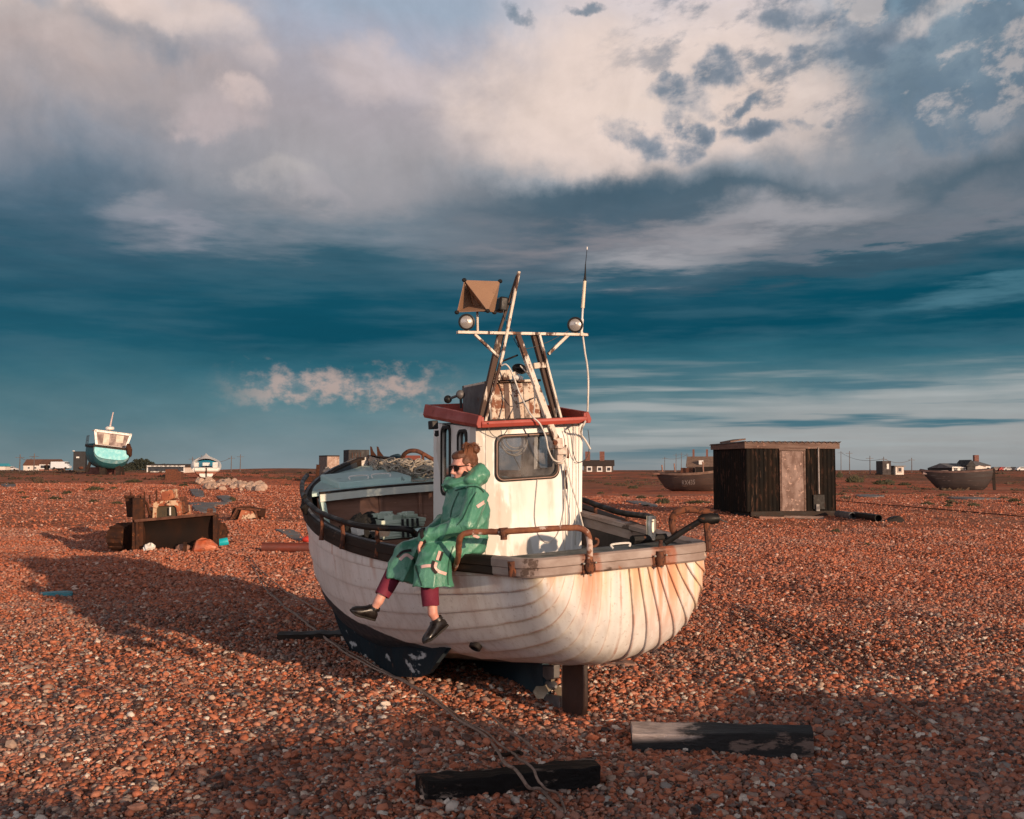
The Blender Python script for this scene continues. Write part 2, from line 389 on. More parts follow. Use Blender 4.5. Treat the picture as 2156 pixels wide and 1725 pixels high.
anchor(510, 1096, 30, .05); anchor(605, 1163, 24.4, .04); anchor(160, 994, 108, .04); anchor(95, 992, 150, .05); anchor(345, 993, 125, .05)
anchor(1255, 993, 210, .06); anchor(1885, 999, 170, .05); anchor(2030, 994, 190, .05); anchor(730, 1010, 72, .05); anchor(1470, 996, 150, .05)
anchor(560, 986.5, 250, .05); anchor(625, 986, 255, .05); anchor(500, 1022, 62, .05); anchor(610, 1024, 60, .05)
_A = np.array(ANCH)
def _K(x, y): return np.exp(-(((np.asarray(x)[..., None]-_A[:, 0])**2+(np.asarray(y)[..., None]-_A[:, 1])**2)/(2*_A[:, 3]**2)))
_w = np.linalg.lstsq(_K(_A[:, 0], _A[:, 1])+1e-3*np.eye(len(_A)), _A[:, 2]-base_h(_A[:, 0], _A[:, 1]), rcond=None)[0]
def H(x, y):
    return base_h(x, y) + _K(x, y) @ _w
def hz(x, y): return float(H(np.array([x]), np.array([y]))[0])
def ground_at(px, py, lift=0.0):
    r = ray(px, py); t = 3.5; prev = None
    while t < 900:
        p = CAM + r*t; g = p.z - hz(p.x, p.y)
        if g <= 0:
            a, b = prev, t
            for _ in range(18):
                m = (a+b)/2; q = CAM + r*m
                if q.z - hz(q.x, q.y) > 0: a = m
                else: b = m
            q = CAM + r*b; q.z += lift; return q
        prev = t; t *= 1.012
    return CAM + r*300
def build_ground():
    rad = np.concatenate([np.linspace(.4, 30, 150), 30*np.power(2800/30, np.linspace(0, 1, 130))[1:]])
    ang = np.concatenate([np.radians(np.arange(-36, 36.01, .4)), np.radians(np.arange(39, 322, 3.0))])   # from +Y, clockwise
    A, Rr = np.meshgrid(ang, rad); X = Rr*np.sin(A); Y = Rr*np.cos(A); Z = H(X, Y)
    na, nr = len(ang), len(rad)
    vs = np.stack([X.ravel(), Y.ravel(), Z.ravel()], 1)
    vs = np.vstack([vs, [[0, 0, hz(0, 0)]]])
    fs = []
    for i in range(nr-1):
        for k in range(na):
            a = i*na+k; b = i*na+(k+1) % na; fs.append((a, a+na, b+na, b))
    c = nr*na
    for k in range(na): fs.append((c, k, (k+1) % na))
    me = bpy.data.meshes.new('ground'); me.from_pydata(vs.tolist(), [], fs); me.polygons.foreach_set('use_smooth', [True]*len(fs))
    m, n, b = newmat('shingle_ground'); o = n.obj(); x, y, z = n.sep(o)
    r = n.math('SQRT', n.add(n.mul(x, x), n.mul(y, y)))
    f1, _ = n.noise(o, .09, 5, .6); f2, _ = n.noise(o, .55, 6, .65); f3, _ = n.noise(o, 5.0, 5, .7)
    col = n.mix(n.ss(f2, .35, .66), (.54, .128, .055), (.62, .172, .080))
    col = n.mix(n.mul(n.ss(f1, .48, .64), .55), col, (.42, .22, .15))
    vo = n.vor(o, 15.0); cc = n.sep(vo[1])
    near = n.ss(r, 60, 18)
    col = n.mix(n.mul(near, .85), col, n.ramp(cc[0], [(0, (.16, .07, .04)), (.3, (.42, .145, .07)), (.62, (.58, .22, .11)), (.85, (.60, .32, .2)), (.97, (.75, .62, .5)), (1, (.8, .7, .6))], 'CONSTANT'))
    sp, _ = n.noise(o, 9.0, 2, .5); col = n.mix(n.mul(n.ss(sp, .66, .74), .6), col, (.70, .48, .36))
    # thin heath far off: brown and dull green where plants hold the stones
    hm, _ = n.noise(n.vmul(o, (1, .35, 1)), .035, 6, .65); hm2, _ = n.noise(n.vmul(o, (1, .5, 1)), .4, 5, .7)
    veg = n.mul(n.ss(r, 45, 130), n.ss(n.add(hm, n.mul(n.sub(hm2, .5), .6)), .36, .54))
    pt, _ = n.noise(n.vmul(o, (1, .4, 1)), .16, 7, .7); pt2, _ = n.noise(n.vmul(o, (1, .6, 1)), 1.1, 6, .7)
    mo = n.mul(n.ss(r, 24, 60), n.ss(n.add(pt, n.mul(n.sub(pt2, .5), .9)), .50, .68)); col = n.mix(n.mul(mo, .55), col, (.20, .062, .030))
    mo2 = n.mul(n.ss(r, 20, 50), n.ss(n.add(pt, n.mul(n.sub(pt2, .5), .9)), .44, .30)); col = n.mix(n.mul(mo2, .35), col, (.62, .30, .19))
    col = n.mix(n.mul(veg, .9), col, n.mix(n.ss(hm2, .4, .6), (.085, .055, .028), (.20, .095, .048)))
    n.put(b.inputs['Base Color'], col); b.inputs['Roughness'].default_value = .85; b.inputs['Specular IOR Level'].default_value = .25
    vb = n.vor(o, 15.0); h1 = n.mul(n.ss(vb[0], 0.0, .75, 1, 0), near)
    h2, _ = n.noise(o, 3.2, 8, .78)
    hh = n.add(n.mul(h1, .35), n.mul(h2, .9))
    nb = n.bump(hh, .8, .25)
    # the faces of single stones: normals scattered at random, independent of distance
    _, wc = n.noise(o, 6.5, 3, .7); gm = n.new('ShaderNodeNewGeometry')
    def vop(op, a, b_=None):
        q = n.new('ShaderNodeVectorMath', operation=op); n.put(q.inputs[0], a)
        if b_ is not None: n.put(q.inputs[1], b_)
        return q.outputs[0]
    tilt = vop('MULTIPLY', vop('SUBTRACT', wc, (.5, .5, .5)), (5.5, 5.5, 1.5))
    nrm = vop('NORMALIZE', vop('ADD', nb, tilt))
    n.put(b.inputs['Normal'], nrm)
    o = link_mesh('ground', me, m); tag(o, kind='structure', label='orange brown shingle beach')
    return o
ground = build_ground()

def ico(sub):
    import bmesh
    if sub == 0: return np.array([[1., 0, 0], [-1, 0, 0], [0, 1, 0], [0, -1, 0], [0, 0, 1], [0, 0, -1]]), np.array([[0, 2, 4], [2, 1, 4], [1, 3, 4], [3, 0, 4], [2, 0, 5], [1, 2, 5], [3, 1, 5], [0, 3, 5]])
    bm = bmesh.new(); bmesh.ops.create_icosphere(bm, subdivisions=sub, radius=1.0)
    bm.verts.ensure_lookup_table()
    v = np.array([x.co[:] for x in bm.verts]); f = np.array([[q.index for q in x.verts] for x in bm.faces]); bm.free(); return v, f
def build_pebbles():
    VV, FF, SM, nv = [], [], [], 0
    def zone(d0, d1, cnt, lo, hi, sub, um=.70):
        nonlocal nv
        iv, if_ = ico(sub)
        d = np.sqrt(rng.uniform(d0*d0, d1*d1, cnt)); u = rng.uniform(-um, um, cnt)
        x = u*d; y = d
        sz = np.clip(rng.lognormal(math.log(lo), .42, cnt), lo*.4, hi)
        ax = np.stack([sz*rng.uniform(.85, 1.35, cnt), sz*rng.uniform(.65, 1.0, cnt), sz*rng.uniform(.38, .75, cnt)], 1)/2
        z = H(x, y) + ax[:, 2]*rng.uniform(-.1, .9, cnt) + rng.uniform(0, .012, cnt)
        # rotation: yaw random, tilt random
        ya = rng.uniform(0, 2*np.pi, cnt); ti = rng.normal(0, .42, cnt); t2 = rng.normal(0, .35, cnt)
        cy, sy = np.cos(ya), np.sin(ya); ct, st = np.cos(ti), np.sin(ti); c2, s2 = np.cos(t2), np.sin(t2)
        nb = len(iv)
        p = iv[None]*(1+rng.normal(0, .13, (cnt, nb, 1)))*ax[:, None, :]
        px, py, pz = p[..., 0], p[..., 1], p[..., 2]
        py, pz = py*ct[:, None]-pz*st[:, None], py*st[:, None]+pz*ct[:, None]
        px, pz = px*c2[:, None]+pz*s2[:, None], -px*s2[:, None]+pz*c2[:, None]
        px, py = px*cy[:, None]-py*sy[:, None], px*sy[:, None]+py*cy[:, None]
        v = np.stack([px+x[:, None], py+y[:, None], pz+z[:, None]], -1).reshape(-1, 3)
        f = (if_[None]+(np.arange(cnt)*nb)[:, None, None]).reshape(-1, 3)+nv
        SM.append(np.repeat(rng.random(cnt) < .6, len(if_)))
        nv += len(v); VV.append(v); FF.append(f)
    k = PEB
    zone(4.2, 7.6, int(112000*k), .025, .085, 1)
    zone(7.6, 10.5, int(110000*k), .028, .085, 1)
    zone(10.5, 16, int(172000*k), .035, .09, 0, .63)
    zone(16, 30, int(255000*k), .046, .11, 0, .58)
    zone(30, 60, int(60000*k), .055, .12, 0, .52)
    v = np.concatenate(VV).astype(np.float32); f = np.concatenate(FF).astype(np.int32)
    me = bpy.data.meshes.new('pebbles'); me.vertices.add(len(v)); me.vertices.foreach_set('co', v.ravel())
    me.loops.add(f.size); me.loops.foreach_set('vertex_index', f.ravel())
    me.polygons.add(len(f)); me.polygons.foreach_set('loop_start', np.arange(0, f.size, 3, dtype=np.int32)); me.polygons.foreach_set('loop_total', np.full(len(f), 3, np.int32))
    me.polygons.foreach_set('use_smooth', np.concatenate(SM)); me.update(calc_edges=True)
    m, n, b = newmat('pebbles')
    ri = n.new('ShaderNodeNewGeometry').outputs['Random Per Island']; o = n.obj()
    col = n.ramp(ri, [(0, (.035, .022, .020)), (.12, (.10, .045, .030)), (.25, (.25, .080, .042)), (.42, (.46, .135, .065)), (.58, (.52, .185, .100)), (.70, (.43, .20, .135)), (.79, (.17, .125, .11)), (.86, (.34, .24, .19)), (.91, (.50, .36, .27)), (.955, (.76, .65, .55)), (.978, (.10, .085, .085)), (1, (.8, .72, .62))], 'LINEAR')
    sy = n.sep(o)[1]; col = n.mix(n.mul(n.ss(sy, 9.5, 19), .46), col, (.50, .145, .070))   # the back of the beach is redder and more even
    f1, _ = n.noise(o, 38, 4, .6); col = n.mix(n.mul(n.ss(f1, .5, .7), .35), col, (.30, .13, .08))
    fb, _ = n.noise(o, .5, 4, .6); col = n.mix(n.mul(n.ss(fb, .5, .68), .3), col, (.33, .24, .20))
    n.put(b.inputs['Base Color'], col); n.put(b.inputs['Roughness'], n.ss(ri, 0, 1, .45, .75)); b.inputs['Specular IOR Level'].default_value = .35
    h, _ = n.noise(o, 60, 4, .6); n.put(b.inputs['Normal'], n.bump(h, .35, .006))
    o = link_mesh('pebbles', me, m); tag(o, kind='stuff', label='loose brown, grey and white pebbles of the beach', cat='pebbles')
PEB = 1.0
build_pebbles()
# ------------------------------------------------------------------ materials
W = (.80, .77, .72)
MT = dict(
 cabin=pmat('cabin_paint', (.82, .80, .77), (.75, .71, .65), 1.6, .45, .08, 60, spots=[((.42, .22, .12), 3.2, .70, (2.5, 2.5, .5)), ((.60, .55, .48), 2.0, .60, (1, 1, .3))], coat=.1),
 navy=pmat('navy_paint', (.02, .04, .055), (.035, .06, .075), 5, .55, .2),
 blackpipe=pmat('black_pipe_paint', (.008, .008, .008), (.017, .014, .013), 9, .5, .25, 70, spots=[((.11, .04, .018), 14, .63)]),
 rust=pmat('rusty_steel', (.095, .032, .016), (.18, .060, .026), 16, .85, .6, 90, spots=[((.055, .022, .015), 22, .56)], bd=.006),
 rustpaint=pmat('flaking_painted_steel', (.17, .055, .028), (.28, .11, .05), 14, .8, .6, 80, spots=[((.55, .42, .36), 9, .62)], bd=.006),
 darkrust=pmat('dark_rust', (.035, .016, .010), (.075, .028, .014), 8, .85, .4, 60, spots=[((.16, .06, .025), 11, .64)]),
 red=pmat('red_paint', (.40, .060, .038), (.30, .046, .032), 4, .5, .15, 50, spots=[((.16, .05, .03), 8, .66)]),
 mint=pmat('mint_paint', (.42, .60, .57), (.50, .66, .61), 3, .55, .12, 40, spots=[((.24, .33, .31), 6, .66), ((.60, .56, .48), 4, .68)]),
 paleband=pmat('pale_mint_paint', (.66, .70, .62), (.60, .62, .55), 4, .5, .12, 50, spots=[((.34, .26, .2), 10, .70)]),
 ply=pmat('weathered_plywood', (.30, .155, .11), (.22, .11, .075), 3, .8, .3, 30, st=(1, .4, 3), spots=[((.42, .24, .17), 4, .62)]),
 darkwood=pmat('dark_wet_wood', (.020, .014, .011), (.040, .026, .019), 5, .7, .45, 30, st=(1, 1, 3), spots=[((.17, .11, .08), 6, .67)]),
 greyband=pmat('grey_weathered_capping', (.33, .26, .23), (.24, .17, .14), 3, .6, .3, 30, st=(1, 1, 2), spots=[((.10, .065, .05), 5, .62), ((.33, .12, .05), 3.1, .64)]),
 deck=pmat('grey_green_deck', (.105, .12, .11), (.07, .08, .075), 4, .6, .4, 60, spots=[((.20, .18, .15), 7, .66)]),
 teal=pmat('teal_deck', (.09, .16, .165), (.07, .12, .12), 4, .6, .3),
 lining=pmat('dark_bulwark', (.016, .019, .024), (.03, .032, .036), 5, .5, .3, 40),
 peel=pmat('peeling_white_paint', (.70, .62, .53), (.60, .50, .40), 5, .6, .5, 60, spots=[((.075, .038, .026), 7.5, .54, (1, 1, .45)), ((.27, .13, .07), 15, .63)], bd=.006),
 peeldark=pmat('bare_dark_timber', (.055, .032, .024), (.085, .05, .035), 6, .8, .5, 50, spots=[((.62, .52, .42), 6.5, .60, (1, 1, .35))], bd=.006),
 tank=pmat('peeling_tank', (.64, .53, .42), (.52, .39, .29), 4, .6, .6, 30, spots=[((.22, .085, .045), 7, .53), ((.10, .06, .045), 16, .66)], bd=.008),
 greymetal=pmat('grey_metal', (.17, .16, .155), (.11, .10, .10), 5, .55, .25, 50, spots=[((.14, .07, .045), 8, .66)], metal=.3),
 black=pmat('black_plastic', (.012, .012, .013), (.02, .02, .02), 8, .4, .1),
 rubber=pmat('black_rubber', (.016, .014, .013), (.03, .025, .022), 12, .6, .2),
 steel=pmat('stainless_steel', (.60, .55, .46), (.50, .45, .38), 4, .34, .05, 40, metal=.65, rvar=.06),
 tan=pmat('tan_sheet_metal', (.30, .175, .105), (.25, .14, .085), 4, .55, .15, 40, spots=[((.22, .12, .07), 9, .68)]),
 cord=pmat('pale_cable', (.68, .63, .56), (.55, .5, .44), 20, .6, .1),
 darkcord=pmat('dark_cable', (.04, .045, .05), (.06, .06, .06), 20, .6, .1),
 rope=pmat('grey_old_rope', (.40, .355, .29), (.28, .24, .19), 26, .9, .5, 160, bd=.004),
 groundrope=pmat('sandy_rope', (.34, .24, .19), (.24, .16, .125), 26, .9, .5, 160, bd=.004),
 white=pmat('white_plastic', (.78, .75, .70), (.68, .64, .58), 6, .45, .1),
 beam=pmat('tarred_timber', (.007, .006, .006), (.013, .010, .009), 5, .75, .6, 28, st=(.35, 1, 1), spots=[((.23, .175, .145), 4.5, .57, (.5, 1, 1.6)), ((.09, .05, .035), 9, .60, (.4, 1, 1))], bd=.025),
)
def glass(name, tint, k):
    m, n, b = newmat(name); out = m.node_tree.nodes['Material Output']
    tr = n.new('ShaderNodeBsdfTransparent'); tr.inputs[0].default_value = (*tint, 1)
    gl = n.new('ShaderNodeBsdfGlossy'); gl.inputs['Roughness'].default_value = .06; gl.inputs[0].default_value = (.9, .9, .9, 1)
    df = n.new('ShaderNodeBsdfDiffuse'); df.inputs[0].default_value = (.34, .31, .29, 1)
    f, _ = n.noise(n.obj(), 5, 5, .6); fr = n.new('ShaderNodeLayerWeight'); fr.inputs[0].default_value = .35
    m1 = n.new('ShaderNodeMixShader'); n.put(m1.inputs[0], n.ss(f, .35, .75, k*.25, k)); n.l.new(tr.outputs[0], m1.inputs[1]); n.l.new(df.outputs[0], m1.inputs[2])
    m2 = n.new('ShaderNodeMixShader'); n.put(m2.inputs[0], n.ss(fr.outputs['Fresnel'], 0, 1, .05, .8)); n.l.new(m1.outputs[0], m2.inputs[1]); n.l.new(gl.outputs[0], m2.inputs[2])
    n.l.new(m2.outputs[0], out.inputs['Surface']); return m
MT['glass'] = glass('dusty_window_glass', (.62, .64, .66), .45)
MT['glassdark'] = glass('grimy_window_glass', (.5, .5, .5), .62)
def lensmat():
    m, n, b = newmat('lamp_lens'); b.inputs['Base Color'].default_value = (.40, .36, .33, 1); b.inputs['Roughness'].default_value = .25; b.inputs['Metallic'].default_value = .35; b.inputs['Coat Weight'].default_value = .5
    w_, _ = n.noise(n.obj(), 30, 2, .5); n.put(b.inputs['Normal'], n.bump(w_, .2, .004)); return m
MT['lens'] = lensmat()
for k_ in ('darkwood', 'beam', 'darkrust', 'blackpipe', 'rubber', 'black', 'navy'): MT[k_].node_tree.nodes['Principled BSDF'].inputs['Specular IOR Level'].default_value = .2
def stain(m, spots):
    nt = NT(m.node_tree); b = m.node_tree.nodes['Principled BSDF']; o = nt.obj(); x, y, z = nt.sep(o); f, _ = nt.noise(nt.vmul(o, (6, 6, .8)), 4, 6, .65); col = b.inputs['Base Color'].links[0].from_socket
    for y0, w_, zt, k in spots:
        t = nt.ss(nt.math('ABSOLUTE', nt.sub(y, y0)), w_, w_*.1); t = nt.mul(t, nt.ss(z, zt, zt-.05)); t = nt.mul(t, nt.mul(nt.ss(z, .9, zt), nt.ss(f, .35, .6))); col = nt.mix(nt.mul(t, k), col, (.47, .33, .24))
    nt.put(b.inputs['Base Color'], col)

# ------------------------------------------------------------------ the boat with the person on it
boat = thing('fishing_boat', 'white clinker fishing boat with red roofed wheelhouse and rust streaked stern, the largest boat', 'fishing boat', mat=BM)
BL = 6.44
BPs = [0, .1, .42, .77, 1.26, 1.68, 2.31, 3, 3.53, 4.02, 4.63, 5.26, 5.79, 6.1, 6.38, 6.44]
BPb = [.66, .69, .78, .93, 1.15, 1.26, 1.37, 1.4, 1.37, 1.3, 1.15, .9, .6, .36, .12, .0]
BSb = [.69, .72, .76, .81, .90, .97, 1.05, 1.1, 1.12, 1.12, 1.04, .85, .58, .36, .12, 0]
ZKs = [0, .01, .03, .08, .18, .35, .6, 1.0, 1.5, 2, 3, 4, 4.8, 5.4, 5.9, 6.2, 6.38, 6.44]
ZKz = [1.25, 1.0, .80, .66, .53, .45, .40, .36, .30, .24, .12, .08, .10, .22, .5, .95, 1.5, 1.9]
NNs = [0, .2, 1, 2.5, 4, 5, 6, 6.44]; NNe = [3.6, 3.2, 2.6, 2.6, 2.7, 2.2, 1.6, 1.4]
def smooth_tab(xs, ys):       # monotone cubic (PCHIP) so that the lines are fair
    xs = np.array(xs, float); ys = np.array(ys, float); h = np.diff(xs); dl = np.diff(ys)/h; m = np.zeros(len(xs))
    for i in range(1, len(xs)-1):
        if dl[i-1]*dl[i] > 0: w1 = 2*h[i]+h[i-1]; w2 = h[i]+2*h[i-1]; m[i] = (w1+w2)/(w1/dl[i-1]+w2/dl[i])
    m[0] = dl[0]; m[-1] = dl[-1]
    def f(x):
        x = min(max(x, xs[0]), xs[-1]); i = min(int(np.searchsorted(xs, x, 'right')-1), len(xs)-2); t = (x-xs[i])/h[i]
        return float((2*t**3-3*t*t+1)*ys[i]+(t**3-2*t*t+t)*h[i]*m[i]+(-2*t**3+3*t*t)*ys[i+1]+(t**3-t*t)*h[i]*m[i+1])
    return f
bport = smooth_tab(BPs, BPb); bstb = smooth_tab(BPs, BSb); zkf = smooth_tab(ZKs, ZKz); nnf = smooth_tab(NNs, NNe)
def zg(s): return 1.25+.75*max(s/6.5, 0)**1.8
def bw(s, side): return bport(s) if side > 0 else bstb(s)
nnp = smooth_tab(NNs, [1.45, 1.6, 2.15, 2.55, 2.7, 2.2, 1.6, 1.4])
def section(s, side, n=160):
    b = bw(s, side); zk = zkf(s); z0 = zg(s); e = nnp(s) if side > 0 else nnf(s)
    a = np.linspace(0, np.pi/2, n); y = b*np.clip(np.cos(a), 0, 1)**(2/e); z = z0-(z0-zk)*np.sin(a)**(2/e)
    return np.stack([side*y, z], 1)
NSTR = 10
def rust_at(m, spots):      # rust spread round iron fittings
    nt = NT(m.node_tree); b = m.node_tree.nodes['Principled BSDF']; o = nt.obj(); x, y, z = nt.sep(o); f, _ = nt.noise(o, 9, 6, .65); col = b.inputs['Base Color'].links[0].from_socket
    for y0, w_ in spots:
        t = nt.ss(nt.add(nt.math('ABSOLUTE', nt.sub(y, y0)), nt.mul(nt.sub(f, .5), .12)), w_, w_*.6); t = nt.mul(t, nt.ss(x, .2, .1))
        col = nt.mix(nt.mul(t, .9), col, nt.mix(nt.ss(f, .4, .62), (.30, .085, .035), (.14, .05, .025)))
    nt.put(b.inputs['Base Color'], col)
rust_at(MT['greyband'], ((onS(1243, 1190, -.05).y, .10), (onS(1400, 1176, -.05).y, .11), (onS(1062, 1196, .1).y, .05)))
def build_hull():
    ss_ = BL*np.concatenate([np.linspace(0, 1, 46)[:-1]**2.2*.12, np.linspace(.12, 1, 70)]); ss_[-1] = BL
    rows = [0.0]; off = [0.0]
    for k in range(NSTR):
        a, b = k/NSTR, (k+1)/NSTR
        for t in (.04, .3, .65, .93, 1.0): rows.append(a+(b-a)*t); off.append({.04: 0, .3: .10, .65: .45, .93: 1.0, 1.0: .9}[t])
    rows = np.array(rows); off = np.array(off)
    P = np.zeros((2, len(ss_), len(rows), 3))
    for si, side in enumerate((1, -1)):
        for i, s in enumerate(ss_):
            q = section(s, side); L_ = np.concatenate([[0], np.cumsum(np.hypot(*np.diff(q, axis=0).T))]); L_ /= max(L_[-1], 1e-9)
            P[si, i, :, 0] = s; P[si, i, :, 1] = np.interp(rows, L_, q[:, 0]); P[si, i, :, 2] = np.interp(rows, L_, q[:, 1])
    vs = []; fs = []; gv = []
    for si, side in enumerate((1, -1)):
        G = P[si]; du = np.gradient(G, axis=0); dv = np.gradient(G, axis=1); nn = np.cross(du, dv)*side
        ln = np.linalg.norm(nn, axis=2, keepdims=True); nn = nn/np.maximum(ln, 1e-9)
        c = np.array([2.5, 0, 1.1]); flip = np.sign(((G-c)*nn).sum(2).mean()); nn = nn*flip
        fade = np.clip(np.linspace(0, 1, len(ss_))*0+1, 0, 1)[:, None, None]
        G = G + nn*(off*.015)[None, :, None]*fade
        base = len(vs); nr = len(rows)
        vs += G.reshape(-1, 3).tolist(); gv += np.tile(rows, len(ss_)).tolist()
        for i in range(len(ss_)-1):
            for k in range(nr-1):
                a = base+i*nr+k; fs.append((a, a+1, a+nr+1, a+nr) if side > 0 else (a, a+nr, a+nr+1, a+1))
    me = bpy.data.meshes.new('hull'); me.from_pydata(vs, [], fs); me.validate()
    at_ = me.attributes.new('girth', 'FLOAT', 'POINT'); at_.data.foreach_set('value', np.array(gv, np.float32))
    me.polygons.foreach_set('use_smooth', [True]*len(me.polygons)); me.set_sharp_from_angle(angle=R_(50))
    m, n, b = newmat('hull_paint'); o = n.obj(); x, y, z = n.sep(o)
    g = n.attr('girth')[2]
    f1, _ = n.noise(o, 2.2, 5, .6); f2, _ = n.noise(o, 9, 5, .6); f3, _ = n.noise(n.vmul(o, (5, 5, .5)), 3.0, 5, .6)
    white = n.mix(n.ss(f1, .35, .7), (.80, .77, .73), (.70, .66, .61)); f4, _ = n.noise(o, 31, 5, .7); white = n.mix(n.mul(n.ss(f4, .57, .68), .5), white, (.40, .33, .28))
    white = n.mix(n.mul(n.ss(f3, .45, .72), .5), white, (.52, .45, .39))
    # yellowed, rust-run stern
    stern = n.ss(x, .55, .10)
    cols = n.mix(n.mul(n.mul(stern, n.ss(n.sub(z, n.mul(y, .25)), .75, 1.2)), n.ss(f3, .35, .6)), white, (.78, .63, .40))
    # rust lying in the laps of the strakes round the stern
    fr = n.math('FRACT', n.mul(g, float(NSTR)))
    lap = n.mx(n.ss(fr, .86, .96), n.ss(fr, .10, .0))
    seam = n.mul(lap, n.ss(x, 1.3, .25))
    cols = n.mix(n.mul(n.mul(seam, .62), n.mul(n.ss(f2, .34, .56), n.ss(f1, .25, .6))), cols, (.42, .125, .05))
    cols = n.mix(n.mul(lap, .15), cols, (.33, .27, .22))
    # runs below the rail brackets
    def run(y0, w, l, k, s0=.9):
        t = n.ss(n.math('ABSOLUTE', n.sub(n.add(y, n.mul(n.sub(f1, .5), .10)), y0)), w, w*.15)
        t = n.mul(t, n.ss(z, 1.22-l, 1.16)); t = n.mul(t, n.ss(f3, .30, .55)); return n.mul(n.mul(t, k), n.ss(x, s0, s0*.6))
    for y0, w_, l, k in ((.22, .14, .55, .85), (-.36, .20, .85, .95), (-.12, .05, .8, .6), (-.55, .07, .7, .6), (.5, .06, .4, .4), (-.67, .06, .8, .7)):
        cols = n.mix(run(y0, w_, l, n_k*k) if False else n.mul(run(y0, w_, l, k), .75), cols, (.58, .17, .07))
    def drip(x0, w, l, k):      # on the port side
        t = n.ss(n.math('ABSOLUTE', n.sub(x, x0)), w, w*.1); t = n.mul(t, n.ss(z, n.sub(1.24-l, n.mul(f2, .1)), 1.24)); return n.mul(t, k)
    for x0, w_, l, k in ((.78, .07, .35, .85), (.42, .10, .30, .7), (1.75, .05, .25, .7), (2.6, .04, .3, .5), (.74, .12, .8, .25)):
        cols = n.mix(n.mul(n.mul(drip(x0, w_, l, k), n.ss(y, .2, .4)), n.ss(f2, .3, .55)), cols, (.42, .16, .06))
    # boot line
    wl = n.sub(z, n.add(.16, n.mul(x, .158))); wl = n.add(wl, n.mul(n.sub(f2, .5), .03))
    navy = n.mix(n.ss(f2, .4, .65), (.012, .028, .040), (.022, .042, .055))
    ch, _ = n.noise(o, 3.5, 6, .65); navy = n.mix(n.ss(n.add(ch, n.mul(wl, -.25)), .78, .80), navy, (.45, .46, .46))
    under = n.ss(wl, .008, -.008)
    cols = n.mix(under, cols, navy)
    n.put(b.inputs['Base Color'], cols); n.put(b.inputs['Roughness'], n.ss(f2, .3, .7, .32, .55)); b.inputs['Coat Weight'].default_value = .08
    n.put(b.inputs['Normal'], n.bump(f2, .12, .004))
    return link_mesh('hull', me, m, boat)
hull = build_hull()

def outline(inset=0.0, n1=90, dz=0.0, s0=0.0, s1=BL):
    """gunwale path, port bow round the stern to starboard bow, with outward normals in plan"""
    ss_ = np.linspace(s1, s0, n1); pts = [(s, bport(s)) for s in ss_]; pts += [(s0, y) for y in np.linspace(bport(s0), -bstb(s0), 16)[1:-1]]
    pts += [(s, -bstb(s)) for s in ss_[::-1]]
    P = np.array(pts)
    # soften the stern corners
    for _ in range(2): P[1:-1] = .25*P[:-2]+.5*P[1:-1]+.25*P[2:]
    T_ = np.gradient(P, axis=0); N_ = np.stack([T_[:, 1], -T_[:, 0]], 1); N_ /= np.linalg.norm(N_, axis=1, keepdims=True)
    c = P.mean(0)
    if ((P-c)*N_).sum() < 0: N_ = -N_
    return P, N_
def band(prof, lo=None, hi=None, s_lim=None):
    """sweep a section (out, up) along the gunwale"""
    P, N_ = outline(); rings = []
    for (p, nn) in zip(P, N_):
        if s_lim and not (s_lim[0] <= p[0] <= s_lim[1]): continue
        z = zg(p[0]); rings.append([(p[0]+nn[0]*o, p[1]+nn[1]*o, z+u) for o, u in prof])
    return rings
prof = [(-.055, -.02), (-.055, .012), (.035, .018), (.048, .005), (.050, -.045), (.040, -.052), (.042, -.098), (.032, -.112), (.0, -.112), (.0, -.02)]
P_, N__ = outline()
rp = []; rt_ = []; rs = []
for i, (p, nn) in enumerate(zip(P_, N__)):
    ring = [(p[0]+nn[0]*o, p[1]+nn[1]*o, zg(p[0])+u) for o, u in prof]
    if p[0] > .30: (rp if p[1] > 0 else rs).append(ring)
    else: rt_.append(ring)
mb = MB().loft(rp); mb.build('rubbing_band', MT['darkwood'], boat)
MB().loft(rs).build('rubbing_band', MT['darkwood'], boat)
rt_ = [rp[-1]] + rt_ + [rs[0]]
MB().loft([[(x, y, z+.002) for x, y, z in r] for r in rt_]).build('transom_capping', MT['greyband'], boat)
# thin pale capping line on the port gunwale
cap = []
for (p, nn) in zip(P_, N__):
    if p[1] > 0 and .8 < p[0] < 6.3: cap.append([(p[0]+nn[0]*o, p[1]+nn[1]*o, zg(p[0])+u) for o, u in ((-.004, .015), (-.004, .024), (.022, .024), (.022, .015))])
MB().loft(cap).build('gunwale_strip', MT['greymetal'], boat)
# bulwark lining
def lining():
    P, N_ = outline(); rings = []
    for p, nn in zip(P, N_):
        if p[0] > 6.25: continue
        z = zg(p[0]); zk = z-.30
        rings.append([(p[0]-nn[0]*.055, p[1]-nn[1]*.055, z-.012), (p[0]-nn[0]*.15, p[1]-nn[1]*.15, zk), (p[0]-nn[0]*.13, p[1]-nn[1]*.13, zk), (p[0]-nn[0]*.035, p[1]-nn[1]*.035, z-.012)])
    return MB().loft(rings)
lining().build('bulwark_lining', MT['lining'], boat)
def deckplate(name, sa, sb, zf, m, inset=.05, ya=None, yb=None, th=.03, nseg=14):
    mb = MB(); rings = []
    for s in np.linspace(sa, sb, nseg):
        yp = bport(max(s, .02))-inset if yb is None else yb; ys = -bstb(max(s, .02))+inset if ya is None else ya
        rings.append([(s, y, zf(s, y)) for y in np.linspace(yp, ys, 9)] + [(s, y, zf(s, y)-th) for y in np.linspace(ys, yp, 9)])
    return mb.loft(rings).build(name, m, boat)
deckplate('aft_deck', .03, .50, lambda s, y: zg(s)-.006-.01*abs(y), MT['deck'])
